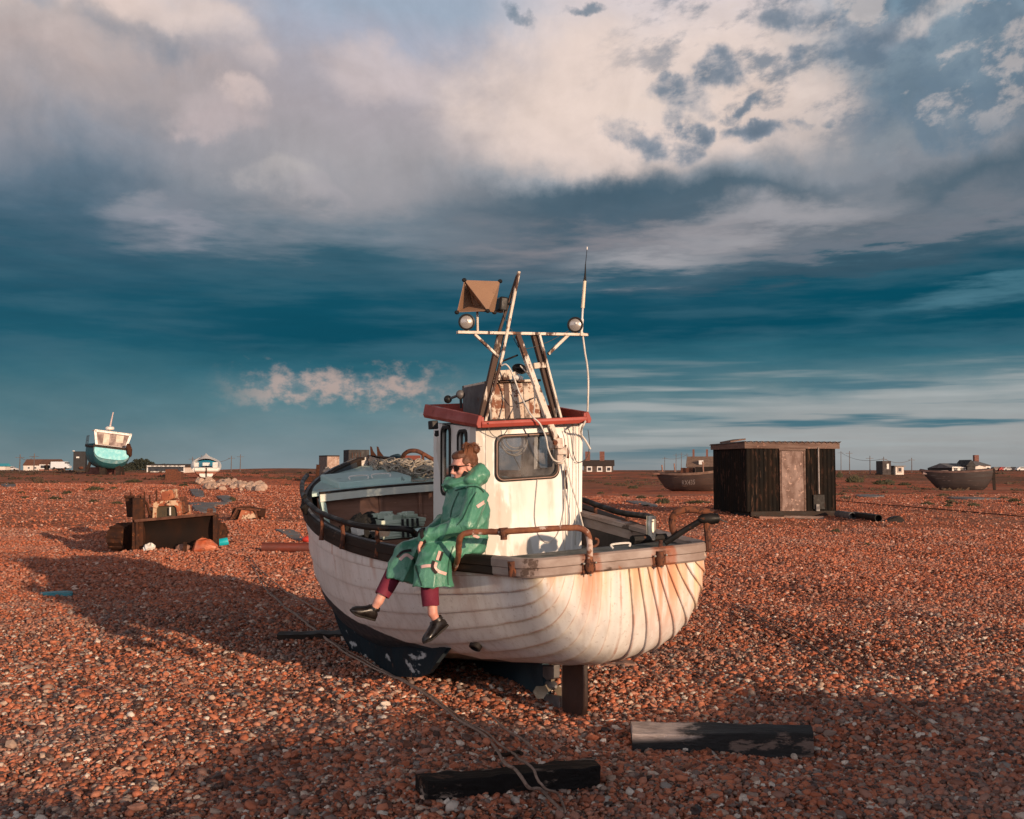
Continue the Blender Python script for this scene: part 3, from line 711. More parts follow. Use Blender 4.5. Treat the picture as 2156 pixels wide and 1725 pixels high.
deckplate('well_floor', .42, 4.2, lambda s, y: zg(s)-.36, MT['teal'], inset=.19)
MB().box((.50, 0, 1.06), (.03, 1.30, .32)).build('well_bulkhead', MT['deck'], boat)

# ---- foredeck, hatch and cuddy front
FD = lambda s, y: 1.655 + (s-4.15)*.088 + .035*(1-(y/1.25)**2)
rings = []
for s in np.linspace(4.14, 6.32, 22):
    yp = bport(s)-.06; ys = -bstb(s)+.06
    rings.append([(s, y, FD(s, y)) for y in np.linspace(yp, ys, 11)] + [(s, y, FD(s, y)-.03) for y in np.linspace(ys, yp, 11)])
foredeck = MB().loft(rings).build('foredeck', MT['mint'], boat)
yq = onS(672, 1041, 4.12).y
bm_ = MB()
for (a, b_) in ((yq, -bstb(4.12)+.05),):
    bm_.loft([[(4.13-.05*k, y, FD(4.12, y)+u) for k, u in ((0, -.01), (1, -.012), (1, -.085), (0, -.085))] for y in np.linspace(a, b_, 12)])
bm_.build('deck_beam', MT['paleband'], boat)
MB().loft([[(4.135, y, FD(4.12, y)-.004), (4.075, y, FD(4.12, y)-.006), (4.075, y, FD(4.12, y)+.006), (4.135, y, FD(4.12, y)+.012)] for y in np.linspace(yq, -bstb(4.1)+.06, 12)]).build('deck_edging', MT['darkwood'], boat)
# coaming inside the bow
MB().loft([[(s, bport(s)-.055, FD(s, bport(s))-.01), (s, bport(s)-.075, FD(s, bport(s))-.01), (s, bport(s)-.07, zg(s)-.02), (s, bport(s)-.05, zg(s)-.02)] for s in np.linspace(4.8, 6.2, 14)]).build('bow_coaming', MT['paleband'], boat)
MB().box((4.22, (yq-.95)/2, 1.18), (.03, yq+.95, .86)).build('cuddy_bulkhead', MT['ply'], boat)
MB().bar((4.16, yq-.03, 1.60), (4.14, yq-.14, .90), .05, .09, (1, 0, 0)).build('corner_post', MT['mint'], boat)
for yy in (.50, .08): MB().box((4.195, yy, 1.20), (.02, .035, .80)).build('bulkhead_batten', MT['ply'], boat)
# hatch
def fdp(px, py, dz=0): return onPl(px, py, lambda s, y: FD(s, y)+dz)
c = [fdp(734, 1028, .02), fdp(844, 1024, .02), fdp(870, 1003, .06), fdp(718, 996, .06)]
s0, s1 = 4.32, 5.15
hy0, hy1 = .90, .12
hm = MB()
cor = [(s0, hy0), (s0, hy1), (s1, hy1), (s1, hy0)]
cor2 = [(s0+.01, hy0-.01), (s0+.01, hy1+.01), (s1-.01, hy1+.01), (s1-.01, hy0-.01)]
hm.loft([[(s, y, FD(s, y)-.02) for s, y in cor], [(s, y, FD(s, y)+.055) for s, y in cor], [(s, y, FD(s, y)+.065) for s, y in cor2]])
hatch = hm.build('hatch', MT['mint'], foredeck, bevel=.008); hatch.parent = foredeck
for yy in (.66, .42):
    z0 = FD(s0+.10, yy)+.065
    MB().tube(arc_pts([(s0+.1, yy+.09, z0-.01), (s0+.1, yy+.09, z0+.03), (s0+.1, yy-.09, z0+.03), (s0+.1, yy-.09, z0-.01)], 5), .009, 6).build('hatch_handle', MT['white'], foredeck)

# ---- rails
def rail_pts(pl, h, off=.02):
    out = []
    for px, py in pl:
        out.append(onPl(px, py, lambda s, y: zg(s)+h))
    return out
prail = [(646.5, 1001), (637, 1015), (636.5, 1036), (642, 1052), (658, 1068), (676.5, 1080.7), (712, 1095), (755, 1107), (798, 1111.5), (840, 1113.5), (862, 1116), (874, 1125), (880, 1138), (881, 1150)]
pr3 = []
for i, (px, py) in enumerate(prail):
    h = .14 if i < 11 else (.14, .10, .05, .0)[i-10]
    pr3.append(onPl(px, py, lambda s, y, h=h: zg(s)+h))
rail = MB().tube(arc_pts(pr3, 5), .024, 10).build('guard_rail', MT['blackpipe'], boat, smooth=60)
for (px, py) in ((676.5, 1081), (720, 1097), (793, 1111)):
    p = onPl(px, py, lambda s, y: zg(s)+.14); MB().tube([p, (p.x, p.y-.005, zg(p.x)+.02), (p.x, p.y+.012, zg(p.x)-.09)], [.016, .018, .022], 8).build('stanchion', MT['rust'], rail)
p = pr3[4]; MB().sph(pr3[3]+Vector((0, 0, -.05)), (.05, .04, .09)).jitter(.03, 14).build('black_lashing', MT['rubber'], rail)
# port quarter rail, bent onto the transom
q0 = onPl(966, 1196, lambda s, y: zg(s)-.09)
pl = [(965, 1172, .02), (966, 1145, .12), (972, 1128, .18), (988, 1121.5, .20), (1015, 1120, .20), (1060, 1119.5, .20)]
a3 = [q0+Vector((-.0, .035, 0))] + [onPl(px, py, lambda s, y, h=h: zg(s)+h) for px, py, h in pl]
s_end = -.06
a3 += [onPl(1130, 1115.5, lambda s, y: zg(s)+.205), onS(1190, 1111.5, .0), onS(1222, 1113, -.03), onS(1237, 1124, -.05), onS(1242, 1148, -.06), onS(1241, 1175, -.062), onS(1240, 1197, -.062)]
rail2 = MB().tube(arc_pts(a3, 6), .021, 10).jitter(.004, 30).build('guard_rail', MT['rustpaint'], boat, smooth=60)
p = onPl(1060, 1119.5, lambda s, y: zg(s)+.20)
MB().cyl(p, p-Vector((0, 0, .055)), .024, None, 10).cyl(p-Vector((0, .03, 0)), p+Vector((0, .03, 0)), .027, None, 10).build('pipe_tee', MT['rust'], rail2)
h0 = onS(1243, 1150, -.06); MB().tube(arc_pts([h0, onS(1250, 1151, -.06), onS(1258, 1146, -.06), onS(1259, 1137, -.06), onS(1252, 1134, -.06)], 4), .009, 8).build('hook', MT['rust'], rail2)
def bracket(px, py, s=-.058, name='rail_bracket'):
    p = onS(px, py, s); mb = MB().tube([p+Vector((0, 0, .05)), p, p-Vector((0, 0, .055))], [.026, .034, .022], 12).box(p+Vector((.02, 0, 0)), (.02, .10, .10))
    o = mb.jitter(.008, 20).build(name, MT['rust'], boat)
    for dy, dz in ((.045, .02), (-.045, .02), (0, -.06)): MB().sph(p+Vector((-.012, dy, dz)), .009, None, 8, 6).build('stud', MT['steel'], o)
bracket(1241, 1192); bracket(1390, 1176)
p = onPl(1072, 1196, lambda s, y: zg(s)-.05); MB().cyl(p+Vector((-.06, .0, .05)), p+Vector((-.06, .0, -.05)), .032, None, 12).jitter(.006, 20).build('rail_socket', MT['rust'], boat)
MB().cyl(onS(1390, 1170, -.05), onS(1391, 1140, .02), .018, .014, 10).build('bracket_stub', MT['rust'], boat)
# starboard rail
sr = [onY(px, py, yy) for px, py, yy in ((1120, 1020, -.98), (1180, 1038, -.95), (1232, 1054, -.90), (1253, 1062, -.88), (1290, 1075, -.84), (1320, 1082, -.81), (1345, 1085, -.78), (1372, 1089, -.74))]
rail3 = MB().tube(arc_pts(sr, 4), .025, 10).build('guard_rail', MT['blackpipe'], boat, smooth=60)
for k in (3, 5):
    p = sr[k]; MB().cyl(p, (p.x, p.y, zg(p.x)-.06), .016, .018, 8).build('stanchion', MT['rust'], rail3)
# bow rail on the starboard bow
br = [onY(px, py, yy) for px, py, yy in ((846, 968, -.30), (851, 957, -.30), (862, 950, -.34), (878, 950, -.42), (893, 957, -.55), (918, 971, -.72), (950, 985, -.88))]
rail4 = MB().tube(arc_pts(br, 5), .026, 10).build('guard_rail', MT['rust'], boat, smooth=60)
p = onY(890, 957, -.52); MB().cyl(p, (p.x, p.y, zg(p.x)-.1), .018, None, 8).build('stanchion', MT['rust'], rail4)
# exhaust stack, cleat
p0, p1 = onS(1371, 1137, .42), onS(1371, 1087, .42)
ex = MB().cyl(p0, p1, .036, None, 20, False).cyl(p1, p0+Vector((0, 0, .1)), .033, None, 20, False).build('exhaust_stack', MT['steel'], boat, smooth=60)
MB().sph(onS(1374, 1098, .385), .008, None, 8, 6).build('bolt', MT['steel'], ex)
MB().tube([p0+Vector((0, .16, .01)), p0+Vector((0, -.12, .015))], .03, 8).jitter(.02, 12).build('exhaust_base', MT['blackpipe'], boat)
cz = zg(.25)+.01; yc = onS(1305, 1150, .25).y
MB().tube(arc_pts([(.22, yc+.07, cz), (.24, yc+.07, cz+.025), (.24, yc-.07, cz+.025), (.24, yc-.07, cz)], 4), .008, 6).build('deck_cleat', MT['white'], boat)
# stern roller
r1 = [onS(1424, 1133, .16), onS(1416, 1110, .16), onS(1415, 1093, .16), onS(1424, 1079, .14), onS(1450, 1073.5, .12), onS(1484, 1077, .08), onS(1500, 1083, .05)]
sg = MB().tube(arc_pts(r1, 5), .026, 10).jitter(.005, 20).build('stern_roller_frame', MT['rust'], boat, smooth=60)
MB().tube([onS(1400, 1144, .14), onS(1436, 1120, .10), onS(1476, 1096, .04)], .022, 8).build('roller_bar', MT['blackpipe'], sg)
MB().tube(arc_pts([onS(1487, 1094, .02), onS(1489, 1118, .02), onS(1491, 1140, .01), onS(1492, 1162, .0)], 4), .023, 8).build('roller_leg', MT['rust'], sg)
rr0, rr1 = onS(1472, 1093, .03), onS(1514, 1092, .01)
MB().tube([rr0, rr0+(rr1-rr0)*.15, rr0+(rr1-rr0)*.6, rr0+(rr1-rr0)*.92, rr1], [.02, .034, .042, .036, .015], 14).build('roller', MT['blackpipe'], sg)
MB().tube(arc_pts([onS(1512, 1090, .0), onS(1521, 1096, .0), onS(1532, 1100, .0)], 3), .005, 6).build('lashing_wire', MT['darkcord'], sg)

# ---- keel, rudder, propeller
prof_k = [(4.95, .42), (4.57, .19), (4.16, .045), (3.68, .02), (2.94, .035), (2.41, .10), (1.92, .18), (1.6, .27), (1.42, .38)]
top = [(4.95, .64), (4.5, .58), (4.1, .54), (3.6, .52), (2.94, .50), (2.41, .48), (1.92, .48), (1.6, .48), (1.42, .48)]
rings = []
for (s, zb), (_, zt) in zip(prof_k, top):
    rings.append([(s, .895, zb), (s, .865, zb), (s, .76, zt), (s, .90 if s > 2 else .80, zt)])
kl = MB().loft(rings).build('bilge_keel', pmat('scraped_navy_paint', (.005, .011, .016), (.010, .019, .026), 4, .75, .2, 40, spec=.15, spots=[((.40, .41, .41), 3.2, .60, (.55, 1, 1.8)), ((.10, .06, .045), 7, .66)]), boat, smooth=30)
MB().loft([[(-s if False else s, -.80-.0, zb+.10) for s, zb in ()]]) if False else None
MB().loft([[(s, -y, z+.02) for s, y, z in r] for r in rings]).build('bilge_keel', MT['navy'], boat, smooth=30)
MB().loft([[(s, .035, z0-.02), (s, -.035, z0-.02), (s, -.03, z1), (s, .03, z1)] for s, z0, z1 in ((1.35, .02, .40), (2.2, .0, .30), (3.2, .0, .16), (4.3, .0, .12))]).build('keel', MT['navy'], boat)
def rp_(px, py): return onY(px, py, 0.0)
rud = [rp_(1188, 1396), rp_(1233, 1397), rp_(1234.5, 1440), rp_(1234, 1486), rp_(1230, 1504), rp_(1216, 1517), rp_(1194, 1524), rp_(1187, 1524)]
rb = MB().prism([(p.x, -.022, p.z) for p in rud], (0, .044, 0)).build('rudder', pmat('antifouled_rudder', (.026, .014, .011), (.045, .022, .016), 4, .6, .3, 40), boat, bevel=.012)
MB().cyl(rp_(1186.5, 1392), rp_(1187, 1528), .016, None, 10).build('rudder_stock', MT['steel'], rb)
sk = [rp_(1149, 1400), rp_(1172, 1400), rp_(1172, 1428), rp_(1158, 1432), rp_(1149, 1424)]
MB().prism([(p.x, -.03, p.z) for p in sk], (0, .06, 0)).build('propeller_shaft_bracket', MT['greymetal'], boat, bevel=.008)
sk = [rp_(1150, 1461), rp_(1184, 1467), rp_(1184, 1517), rp_(1168, 1514), rp_(1153, 1488)]
MB().prism([(p.x, -.025, p.z) for p in sk], (0, .05, 0)).build('rudder_skeg', MT['greymetal'], boat, bevel=.008)
pc = rp_(1165, 1444)
prop = MB().tube([pc+Vector((.09, 0, 0)), pc, pc-Vector((.05, 0, 0))], [.032, .036, .012], 12).build('propeller', MT['greymetal'], boat)
for k in range(3):
    a = math.radians(100+120*k); rg = []
    for t in (0, .3, .65, 1.0):
        rad = .03+.135*t; wd = (.03, .055, .062, .03)[int(t*3.01)]; tw = .7-.35*t
        ce = pc+Vector((.02, rad*math.cos(a), rad*math.sin(a))); tg = Vector((0, -math.sin(a), math.cos(a)))
        dx = Vector((math.sin(tw), 0, 0)) + tg*math.cos(tw)
        rg.append([ce-dx*wd+Vector((.004, 0, 0)), ce+Vector((.008, 0, 0)), ce+dx*wd+Vector((.004, 0, 0)), ce+dx*wd-Vector((.004, 0, 0)), ce-Vector((.006, 0, 0)), ce-dx*wd-Vector((.004, 0, 0))])
    MB().loft(rg).build('blade', pmat('worn_bronze', (.42, .36, .27), (.30, .24, .17), 9, .45, .2, 40, metal=.6) if k == 0 else bpy.data.materials['worn_bronze'], prop)
p = onPl(1004, 1358, lambda s, y: .62-.0*s) 
# outlet on the port quarter
o_, d_ = _o(), _d(1004, 1357)
deps = bpy.context.evaluated_depsgraph_get()
hb = BVHTree.FromPolygons([v.co for v in hull.data.vertices], [p.vertices for p in hull.data.polygons])
def on_hull(px, py):
    loc, nor, _, _ = hb.ray_cast(_o(), _d(px, py).normalized()); return loc, nor
loc, nor = on_hull(1003, 1357)
if loc is not None:
    if nor.dot(_d(1003, 1357)) > 0: nor = -nor
    x_, y_, z_ = frame_of(nor)
    MB().tube([loc-nor*.02, loc+nor*.035, loc+nor*.04, loc+nor*.0], [.05, .047, .033, .030], 18, False).build('skin_fitting', MT['blackpipe'], boat, smooth=60)
# ------------------------------------------------------------------ wheelhouse
CA, CF = 1.70, 2.80; YP, YS = .415, -.535; ZB = .78
SHp, SHs = -.055, -.072
def ztop(s): return 2.205+.075*(s-CA)
def cab(s, y, z):      # the house stands plumb while the hull leans
    k = (y-YS)/(YP-YS); return Vector((s, y+(SHs+(SHp-SHs)*k)*(z-1.16), z))
def wall(mb, mp, us, vs, holes):
    us = sorted(set(us+[h[0] for h in holes]+[h[1] for h in holes])); vs = sorted(set(vs+[h[2] for h in holes]+[h[3] for h in holes]))
    def solid(i, j):
        if i < 0 or j < 0 or i >= len(us)-1 or j >= len(vs)-1: return False
        u = (us[i]+us[i+1])/2; v = (vs[j]+vs[j+1])/2
        return not any(h[0] < u < h[1] and h[2] < v < h[3] for h in holes)
    for i in range(len(us)-1):
        for j in range(len(vs)-1):
            if not solid(i, j): continue
            a, b, c, d = us[i], us[i+1], vs[j], vs[j+1]
            mb.quad(mp(a, c, 0), mp(b, c, 0), mp(b, d, 0), mp(a, d, 0)); mb.quad(mp(a, c, 1), mp(a, d, 1), mp(b, d, 1), mp(b, c, 1))
            if not solid(i-1, j): mb.quad(mp(a, c, 0), mp(a, d, 0), mp(a, d, 1), mp(a, c, 1))
            if not solid(i+1, j): mb.quad(mp(b, c, 0), mp(b, c, 1), mp(b, d, 1), mp(b, d, 0))
            if not solid(i, j-1): mb.quad(mp(a, c, 0), mp(a, c, 1), mp(b, c, 1), mp(b, c, 0))
            if not solid(i, j+1): mb.quad(mp(a, d, 0), mp(b, d, 0), mp(b, d, 1), mp(a, d, 1))
TH = .035
def sh_at(y): k = (y-YS)/(YP-YS); return SHs+(SHp-SHs)*k
def uncab(p): # y of the unsheared wall
    y = p.y
    for _ in range(4): y = p.y - sh_at(y)*(p.z-1.16)
    return y
wa = [onS(px, py, CA) for px, py in ((1046, 918), (1173, 916.5), (1172.5, 1006), (1046, 1007))]
ay1 = (uncab(wa[0])+uncab(wa[3]))/2; ay0 = (uncab(wa[1])+uncab(wa[2]))/2
az1 = (wa[0].z+wa[1].z)/2; az0 = (wa[2].z+wa[3].z)/2
stain(MT['cabin'], ((ay0+.03, .05, az0, .6), (ay1-.04, .04, az0, .55), ((ay0+ay1)/2+.05, .10, az0, .3), (ay1+.09, .03, 2.15, .35), (ay0-.12, .03, 2.1, .45)))
mb = MB()
wall(mb, lambda u, v, w: cab(CA+w*TH, u, v), [YS, YP], [ZB, 2.2], [(ay0, ay1, az0, az1)])
fh = [(-.46, -.20, 1.62, 2.12), (-.13, .05, 1.62, 2.12), (.11, .33, 1.62, 2.12)]
wall(mb, lambda u, v, w: cab(CF-w*TH, u, v), [YS, YP], [ZB, 2.27], fh)
pw = []
for (x0, y0, x1, y1) in ((927, 901, 951.5, 1040), (962, 909, 983.5, 988)):
    a = onY(x0, y0, .375); b = onY(x1, y1, .375); pw.append((min(a.x, b.x), max(a.x, b.x), min(a.z, b.z), max(a.z, b.z)))
sws = [(1.90, 2.20, 1.80, 2.13), (2.32, 2.62, 1.80, 2.13)]
inA, inF = CA+TH, CF-TH
def topfix(z, s): return z if z < 2.2 else ztop(s)-.01
wall(mb, lambda u, v, w: cab(u, YP-w*TH, topfix(v, u)), [inA, inF], [ZB, 2.3], pw)
wall(mb, lambda u, v, w: cab(u, YS+w*TH, topfix(v, u)), [inA, inF], [ZB, 2.3], sws)
wh = mb.build('wheelhouse', MT['cabin'], boat, smooth=None)
# seams and corner trims
for yy, w_, t_ in ((YP-.085, .006, .006), (YS+.075, .012, .008), (YS+.008, .03, .010)): MB().bar(cab(CA-.004, yy, ZB), cab(CA-.004, yy, 2.19), w_, t_, (1, 0, 0)).build('corner_trim', MT['cabin'], wh)
def rrect(u0, u1, v0, v1, r, n=6):
    out = []
    for cx, cy, a0 in ((u1-r, v1-r, 0), (u0+r, v1-r, 90), (u0+r, v0+r, 180), (u1-r, v0+r, 270)):
        for k in range(n+1): a = R_(a0+90*k/n); out.append((cx+r*math.cos(a), cy+r*math.sin(a)))
    return out
def window(mp, u0, u1, v0, v1, r, fw, gm, wout, light=None):
    lo = rrect(u0, u1, v0, v1, r)
    def ring(g, w): return [mp(a+(a-(u0+u1)/2)/(u1-u0)*2*g, b+(b-(v0+v1)/2)/(v1-v0)*2*g, w) for a, b in lo]
    P = []
    n = len(lo)
    # rubber frame: covers the square corners of the opening
    rings = [ring(-fw*.7, wout*.2), ring(-fw*.7, wout), ring(fw*.4, wout*1.15), ring(fw, wout*.7), ring(fw, 0)]
    vs = [v for rg in rings for v in rg]; fs = []
    for i in range(len(rings)-1):
        for k in range(n): fs.append((i*n+k, i*n+(k+1) % n, (i+1)*n+(k+1) % n, (i+1)*n+k))
    # corner fillers behind the frame
    fr = MB().add(vs, fs)
    o = fr.build('window_frame', MT['rubber'], wh, smooth=40)
    if light is not None:
        MB().tube([mp(a+(a-(u0+u1)/2)/(u1-u0)*2*fw*.28, b+(b-(v0+v1)/2)/(v1-v0)*2*fw*.28, wout*1.12) for a, b in lo+lo[:1]], fw*.22, 6, False).build('frame_bead', light, wh)
    MB().add([mp(u0-.003, v0-.003, .3), mp(u1+.003, v0-.003, .3), mp(u1+.003, v1+.003, .3), mp(u0-.003, v1+.003, .3)], [(0, 1, 2, 3)]).build('window_pane', gm, wh, smooth=None)
    # fillers so the opening reads as rounded
    wn = o
    for q, (cu, cv) in enumerate(((u1, v1), (u0, v1), (u0, v0), (u1, v0))):
        seg = lo[q*7:(q+1)*7]
        pts = [mp(cu, cv, .1)]+[mp(a, b, .1) for a, b in seg]
        fl = MB()
        for k in range(1, len(pts)-1): fl.add([pts[0], pts[k], pts[k+1]], [(0, 1, 2)])
        fl.build('frame_corner', MT['cabin'], wh, smooth=None)
mpa = lambda u, v, w: cab(CA+(w*TH if w >= 0 and w <= 1 else 0) if False else CA-(.0)+(-w if w < .1 else w*TH), u, v)
def mk(side):
    if side == 'aft': return lambda u, v, w: cab(CA+(w*TH if w >= .1 else -w), u, v)
    if side == 'port': return lambda u, v, w: cab(u, YP-(w*TH if w >= .1 else -w), v)
    if side == 'stb': return lambda u, v, w: cab(u, YS+(w*TH if w >= .1 else -w), v)
    return lambda u, v, w: cab(CF-(w*TH if w >= .1 else -w), u, v)
window(mk('aft'), ay0, ay1, az0, az1, .065, .020, MT['glass'], .016, pmat('window_bead', (.42, .27, .21), (.35, .22, .17), 8, .5, .1))
for h in pw: window(mk('port'), *h, .055, .016, MT['glassdark'], .014)
for h in fh: window(mk('front'), *h, .04, .012, MT['glass'], .012)
for h in sws: window(mk('stb'), *h, .05, .014, MT['glass'], .012)
# inside: wheel console, hanging coil of line, leaning rod
MB().box(cab(2.62, -.10, 1.35), (.22, .8, .5)).build('console', MT['darkwood'], wh)
cl = MB(); cc_ = onS(1082, 930, CA+.10)
for k, (rx, rz, dx, dz) in enumerate(((.115, .10, -.01, 0), (.105, .12, .005, -.01), (.12, .135, -.015, -.005), (.085, .075, -.03, .0), (.13, .11, 0, .01))):
    cl.tube([cc_+Vector((.012*k, dx+rx*math.cos(a), dz+.02-rz*math.sin(a))) for a in np.linspace(-.15, math.pi+.15, 18)], .0065, 6)
cl.build('hanging_line', MT['cord'], wh, smooth=60)
MB().tube([onS(1076, 950, CA+.2), onS(1104, 1004, CA+.18)], .004, 5).build('inside_wire', MT['darkcord'], wh)
# roof with its red gutter fascia
rp0 = [onY(995, 901, YP+.045), onY(907, 885, YP+.045), onY(907.5, 869, YP+.07), onY(914.5, 853, YP+.02), onY(1002, 876, YP+.035)]
RA, RFw = 1.555, 2.94
zb = lambda s: 2.185+.105*(s-1.55)
yPo, ySo = .395, -.625
def tray():
    mb = MB(); t = .03
    rf = []
    # closed section swept round: side upstands are taller and lean out, after edge is low
    pts = [(RFw, yPo-.03, .115, .02), (RFw, yPo-.03, .115, .02)]
    path = [((RFw, yPo), (0, 1), .125), ((RA, yPo), (0, 1), .095), ((RA, yPo), (-1, 0), .095)]
    def strip(p, q, nrm, h0, h1, lean):
        p, q = Vector(p), Vector(q); n = Vector((nrm[0], nrm[1], 0)); U = Vector((0, 0, 1))
        a = []
        for e, h in ((p, h0), (q, h1)):
            b = Vector((e.x, e.y, zb(e.x)))
            a.append([b+n*.0, b+n*.012+U*.03, b+n*lean+U*h, b+n*(lean-t)+U*h, b-n*t+U*.02, b-n*t])
        mb.loft(a)
    strip((RFw, yPo, 0), (RA, yPo, 0), (0, 1), .125, .10, -.012)
    strip((RFw, ySo, 0), (RA, ySo, 0), (0, -1), .125, .095, -.012)
    strip((RFw, yPo-.03, 0), (RFw, ySo+.03, 0), (1, 0), .12, .12, 0)
    strip((RA+.002, yPo-.032, 0), (RA+.002, ySo+.032, 0), (-1, 0), .052, .056, .006)
    for y in (yPo, ySo):      # corner cheeks
        sg = 1 if y > 0 else -1
        mb.box((RA+.02, y-sg*.045, zb(RA)+.045), (.035, .028, .088))
    return mb
roof = tray().build('roof_fascia', MT['red'], wh, smooth=None, bevel=.005)
MB().loft([[(s, yPo-.03, zb(s)+.012), (s, ySo+.03, zb(s)+.012), (s, ySo+.03, zb(s)+.034), (s, yPo-.03, zb(s)+.034)] for s in (RA+.03, RFw-.03)]).build('roof_panel', pmat('dark_roof', (.05, .032, .026), (.09, .05, .04), 4, .8, .3), wh, smooth=None)
# lantern below the fascia, port forward
p = onY(912, 895, YP+.10)
ln = MB().box(p, (.11, .06, .075)).build('navigation_light', MT['black'], wh, bevel=.008)
MB().cyl(p+Vector((0, -.03, -.05)), p+Vector((0, -.03, -.10)), .018, None, 10).sph(p+Vector((-.02, -.02, -.085)), .02, None, 10, 8).build('light_bracket', MT['black'], ln)

# ------------------------------------------------------------------ gantry on the roof
SG = 1.86
g = lambda px, py, ds=0: onS(px, py, SG+ds)
gantry = MB().bar(g(962.7, 700), g(1237, 705.5), .022, .05, (1, 0, 0)).jitter(.003, 20)
gantry = gantry.build('gantry_crossbar', MT['peel'], boat)
def post(name, p, q, w, d, m, par=gantry, up=(1, 0, 0)):
    mb = MB(); n = 8; p, q = Vector(p), Vector(q)
    for k in range(n): pass
    mb.bar(p, q, w, d, up); return mb.build(name, m, par, smooth=None, bevel=.004)
# port leg: dark channel with a pale edge, and the thin pole running up past the crossbar
post('gantry_leg', g(1010.5, 893, .03), g(1054, 703, .03), .052, .05, MT['peeldark'])
post('gantry_leg_edge', g(1021, 890, -.02), g(1060.5, 738, -.02), .022, .03, MT['peel'])
post('mast_pole', g(1057, 752, -.02), g(1092.6, 572, -.02), .024, .03, MT['peel'])
post('mast_pole_back', g(1049, 705, .02), g(1089.5, 580, .02), .022, .03, MT['peeldark'])
post('gantry_leg', g(1173, 886, .03), g(1124, 703, .03), .052, .05, MT['peeldark'])
post('gantry_leg_edge', g(1182, 885, -.02), g(1135, 703, -.02), .020, .03, MT['peel'])
post('gantry_brace', g(999, 704), g(1050, 752), .022, .03, MT['peel'])
post('gantry_brace', g(1196, 705.5), g(1154, 746), .026, .03, MT['peel'])
post('gantry_shelf', g(1123, 771, .0), g(1151, 768, .0), .05, .04, MT['peel'])
post('gantry_shelf', g(1034, 792, .05), g(1076, 789, .05), .085, .03, MT['peel'])
# derrick boom hanging down over the after wall, with its block
bo0, bo1 = g(1090, 706, -.02), onS(1169, 926, CA-.16)
boom = MB().bar(bo0, bo0+(bo1-bo0)*.5, .042, .045, (1, 0, 0)).bar(bo0+(bo1-bo0)*.5, bo1, .052, .05, (1, 0, 0)).jitter(.003, 15).build('derrick_boom', MT['peel'], boat, smooth=None, bevel=.004)
k0 = onS(1172, 930, CA-.16)
bk = MB().box(onS(1174, 934, CA-.15), (.06, .075, .09)).box(onS(1181, 950, CA-.13), (.05, .085, .06)).box(onS(1178, 965, CA-.12), (.04, .06, .10)).jitter(.01, 12)
bk.build('pulley_block', pmat('worn_pale_fitting', (.55, .45, .38), (.42, .32, .26), 12, .5, .3, 60, spots=[((.13, .08, .06), 14, .6)]), boom, bevel=.006)
MB().cyl(onS(1169, 932, CA-.20), onS(1169, 932, CA-.16), .022, None, 12).cyl(onS(1169, 932, CA-.215), onS(1169, 932, CA-.20), .011, None, 10).build('block_pin', MT['rust'], boom)
# roof tank behind the legs
ty0, ty1 = g(1031, 840, .12).y, g(1135, 840, .12).y
tk = MB().box((SG+.42, (ty0+ty1)/2, 2.40), (.62, abs(ty0-ty1), .34)).jitter(.012, 4)
tank = tk.build('roof_tank', MT['tank'], boat, smooth=None, bevel=.012)
gp = [g(957, 812, .75), g(1031, 814, .12), g(1031, 896, .12), g(957, 880, .75)]
yl = ty0+.012
MB().box((SG+.42, ty0+.008, 2.405), (.66, .02, .34)).build('tank_side_panel', MT['greymetal'], tank, bevel=.004)
for yy in (.33, .72): MB().box((SG+.105, ty0+(ty1-ty0)*yy, 2.40), (.014, .045, .33)).build('tank_strap', pmat('tank_strap_rust' if yy < .5 else 'tank_strap_pale', (.15, .10, .08) if yy < .5 else (.6, .5, .4), (.10, .06, .05), 12, .8, .3), tank)
MB().box((SG+.42, (ty0+ty1)/2, 2.585), (.66, abs(ty0-ty1)+.03, .02)).build('tank_lid', MT['peel'], tank, bevel=.004)
# horn balls on the port side of the roof
b1, b2 = onS(943, 841, 2.35), onS(969.5, 831, 2.22)
hn = MB().sph(b2, .040, None, 16, 12).cyl(b1, b2, .012, None, 8).build('horn', MT['greymetal'], boat, smooth=60)
MB().sph(b1, .036, None, 16, 12).build('horn_trumpet', MT['black'], hn, smooth=60)
MB().cyl(b2, b2-Vector((0, .0, .12)), .012, None, 8).build('horn_stalk', MT['black'], hn)
# radar pod and dome on the shelf
pd = g(1094, 777, .05); MB().sph(pd, (.06, .068, .045), Matrix.Rotation(.25, 3, 'X'), 18, 12).build('lamp_pod', MT['black'], boat, smooth=60)
pd2 = g(1090, 796, .03); MB().sph(pd2, (.035, .05, .026), Matrix.Rotation(.1, 3, 'X'), 16, 10).build('dome', MT['white'], boat, smooth=60)
MB().bar(g(1070, 790, .04), g(1118, 778, .04), .03, .02, (1, 0, 0)).build('pod_bracket', MT['peel'], boat)
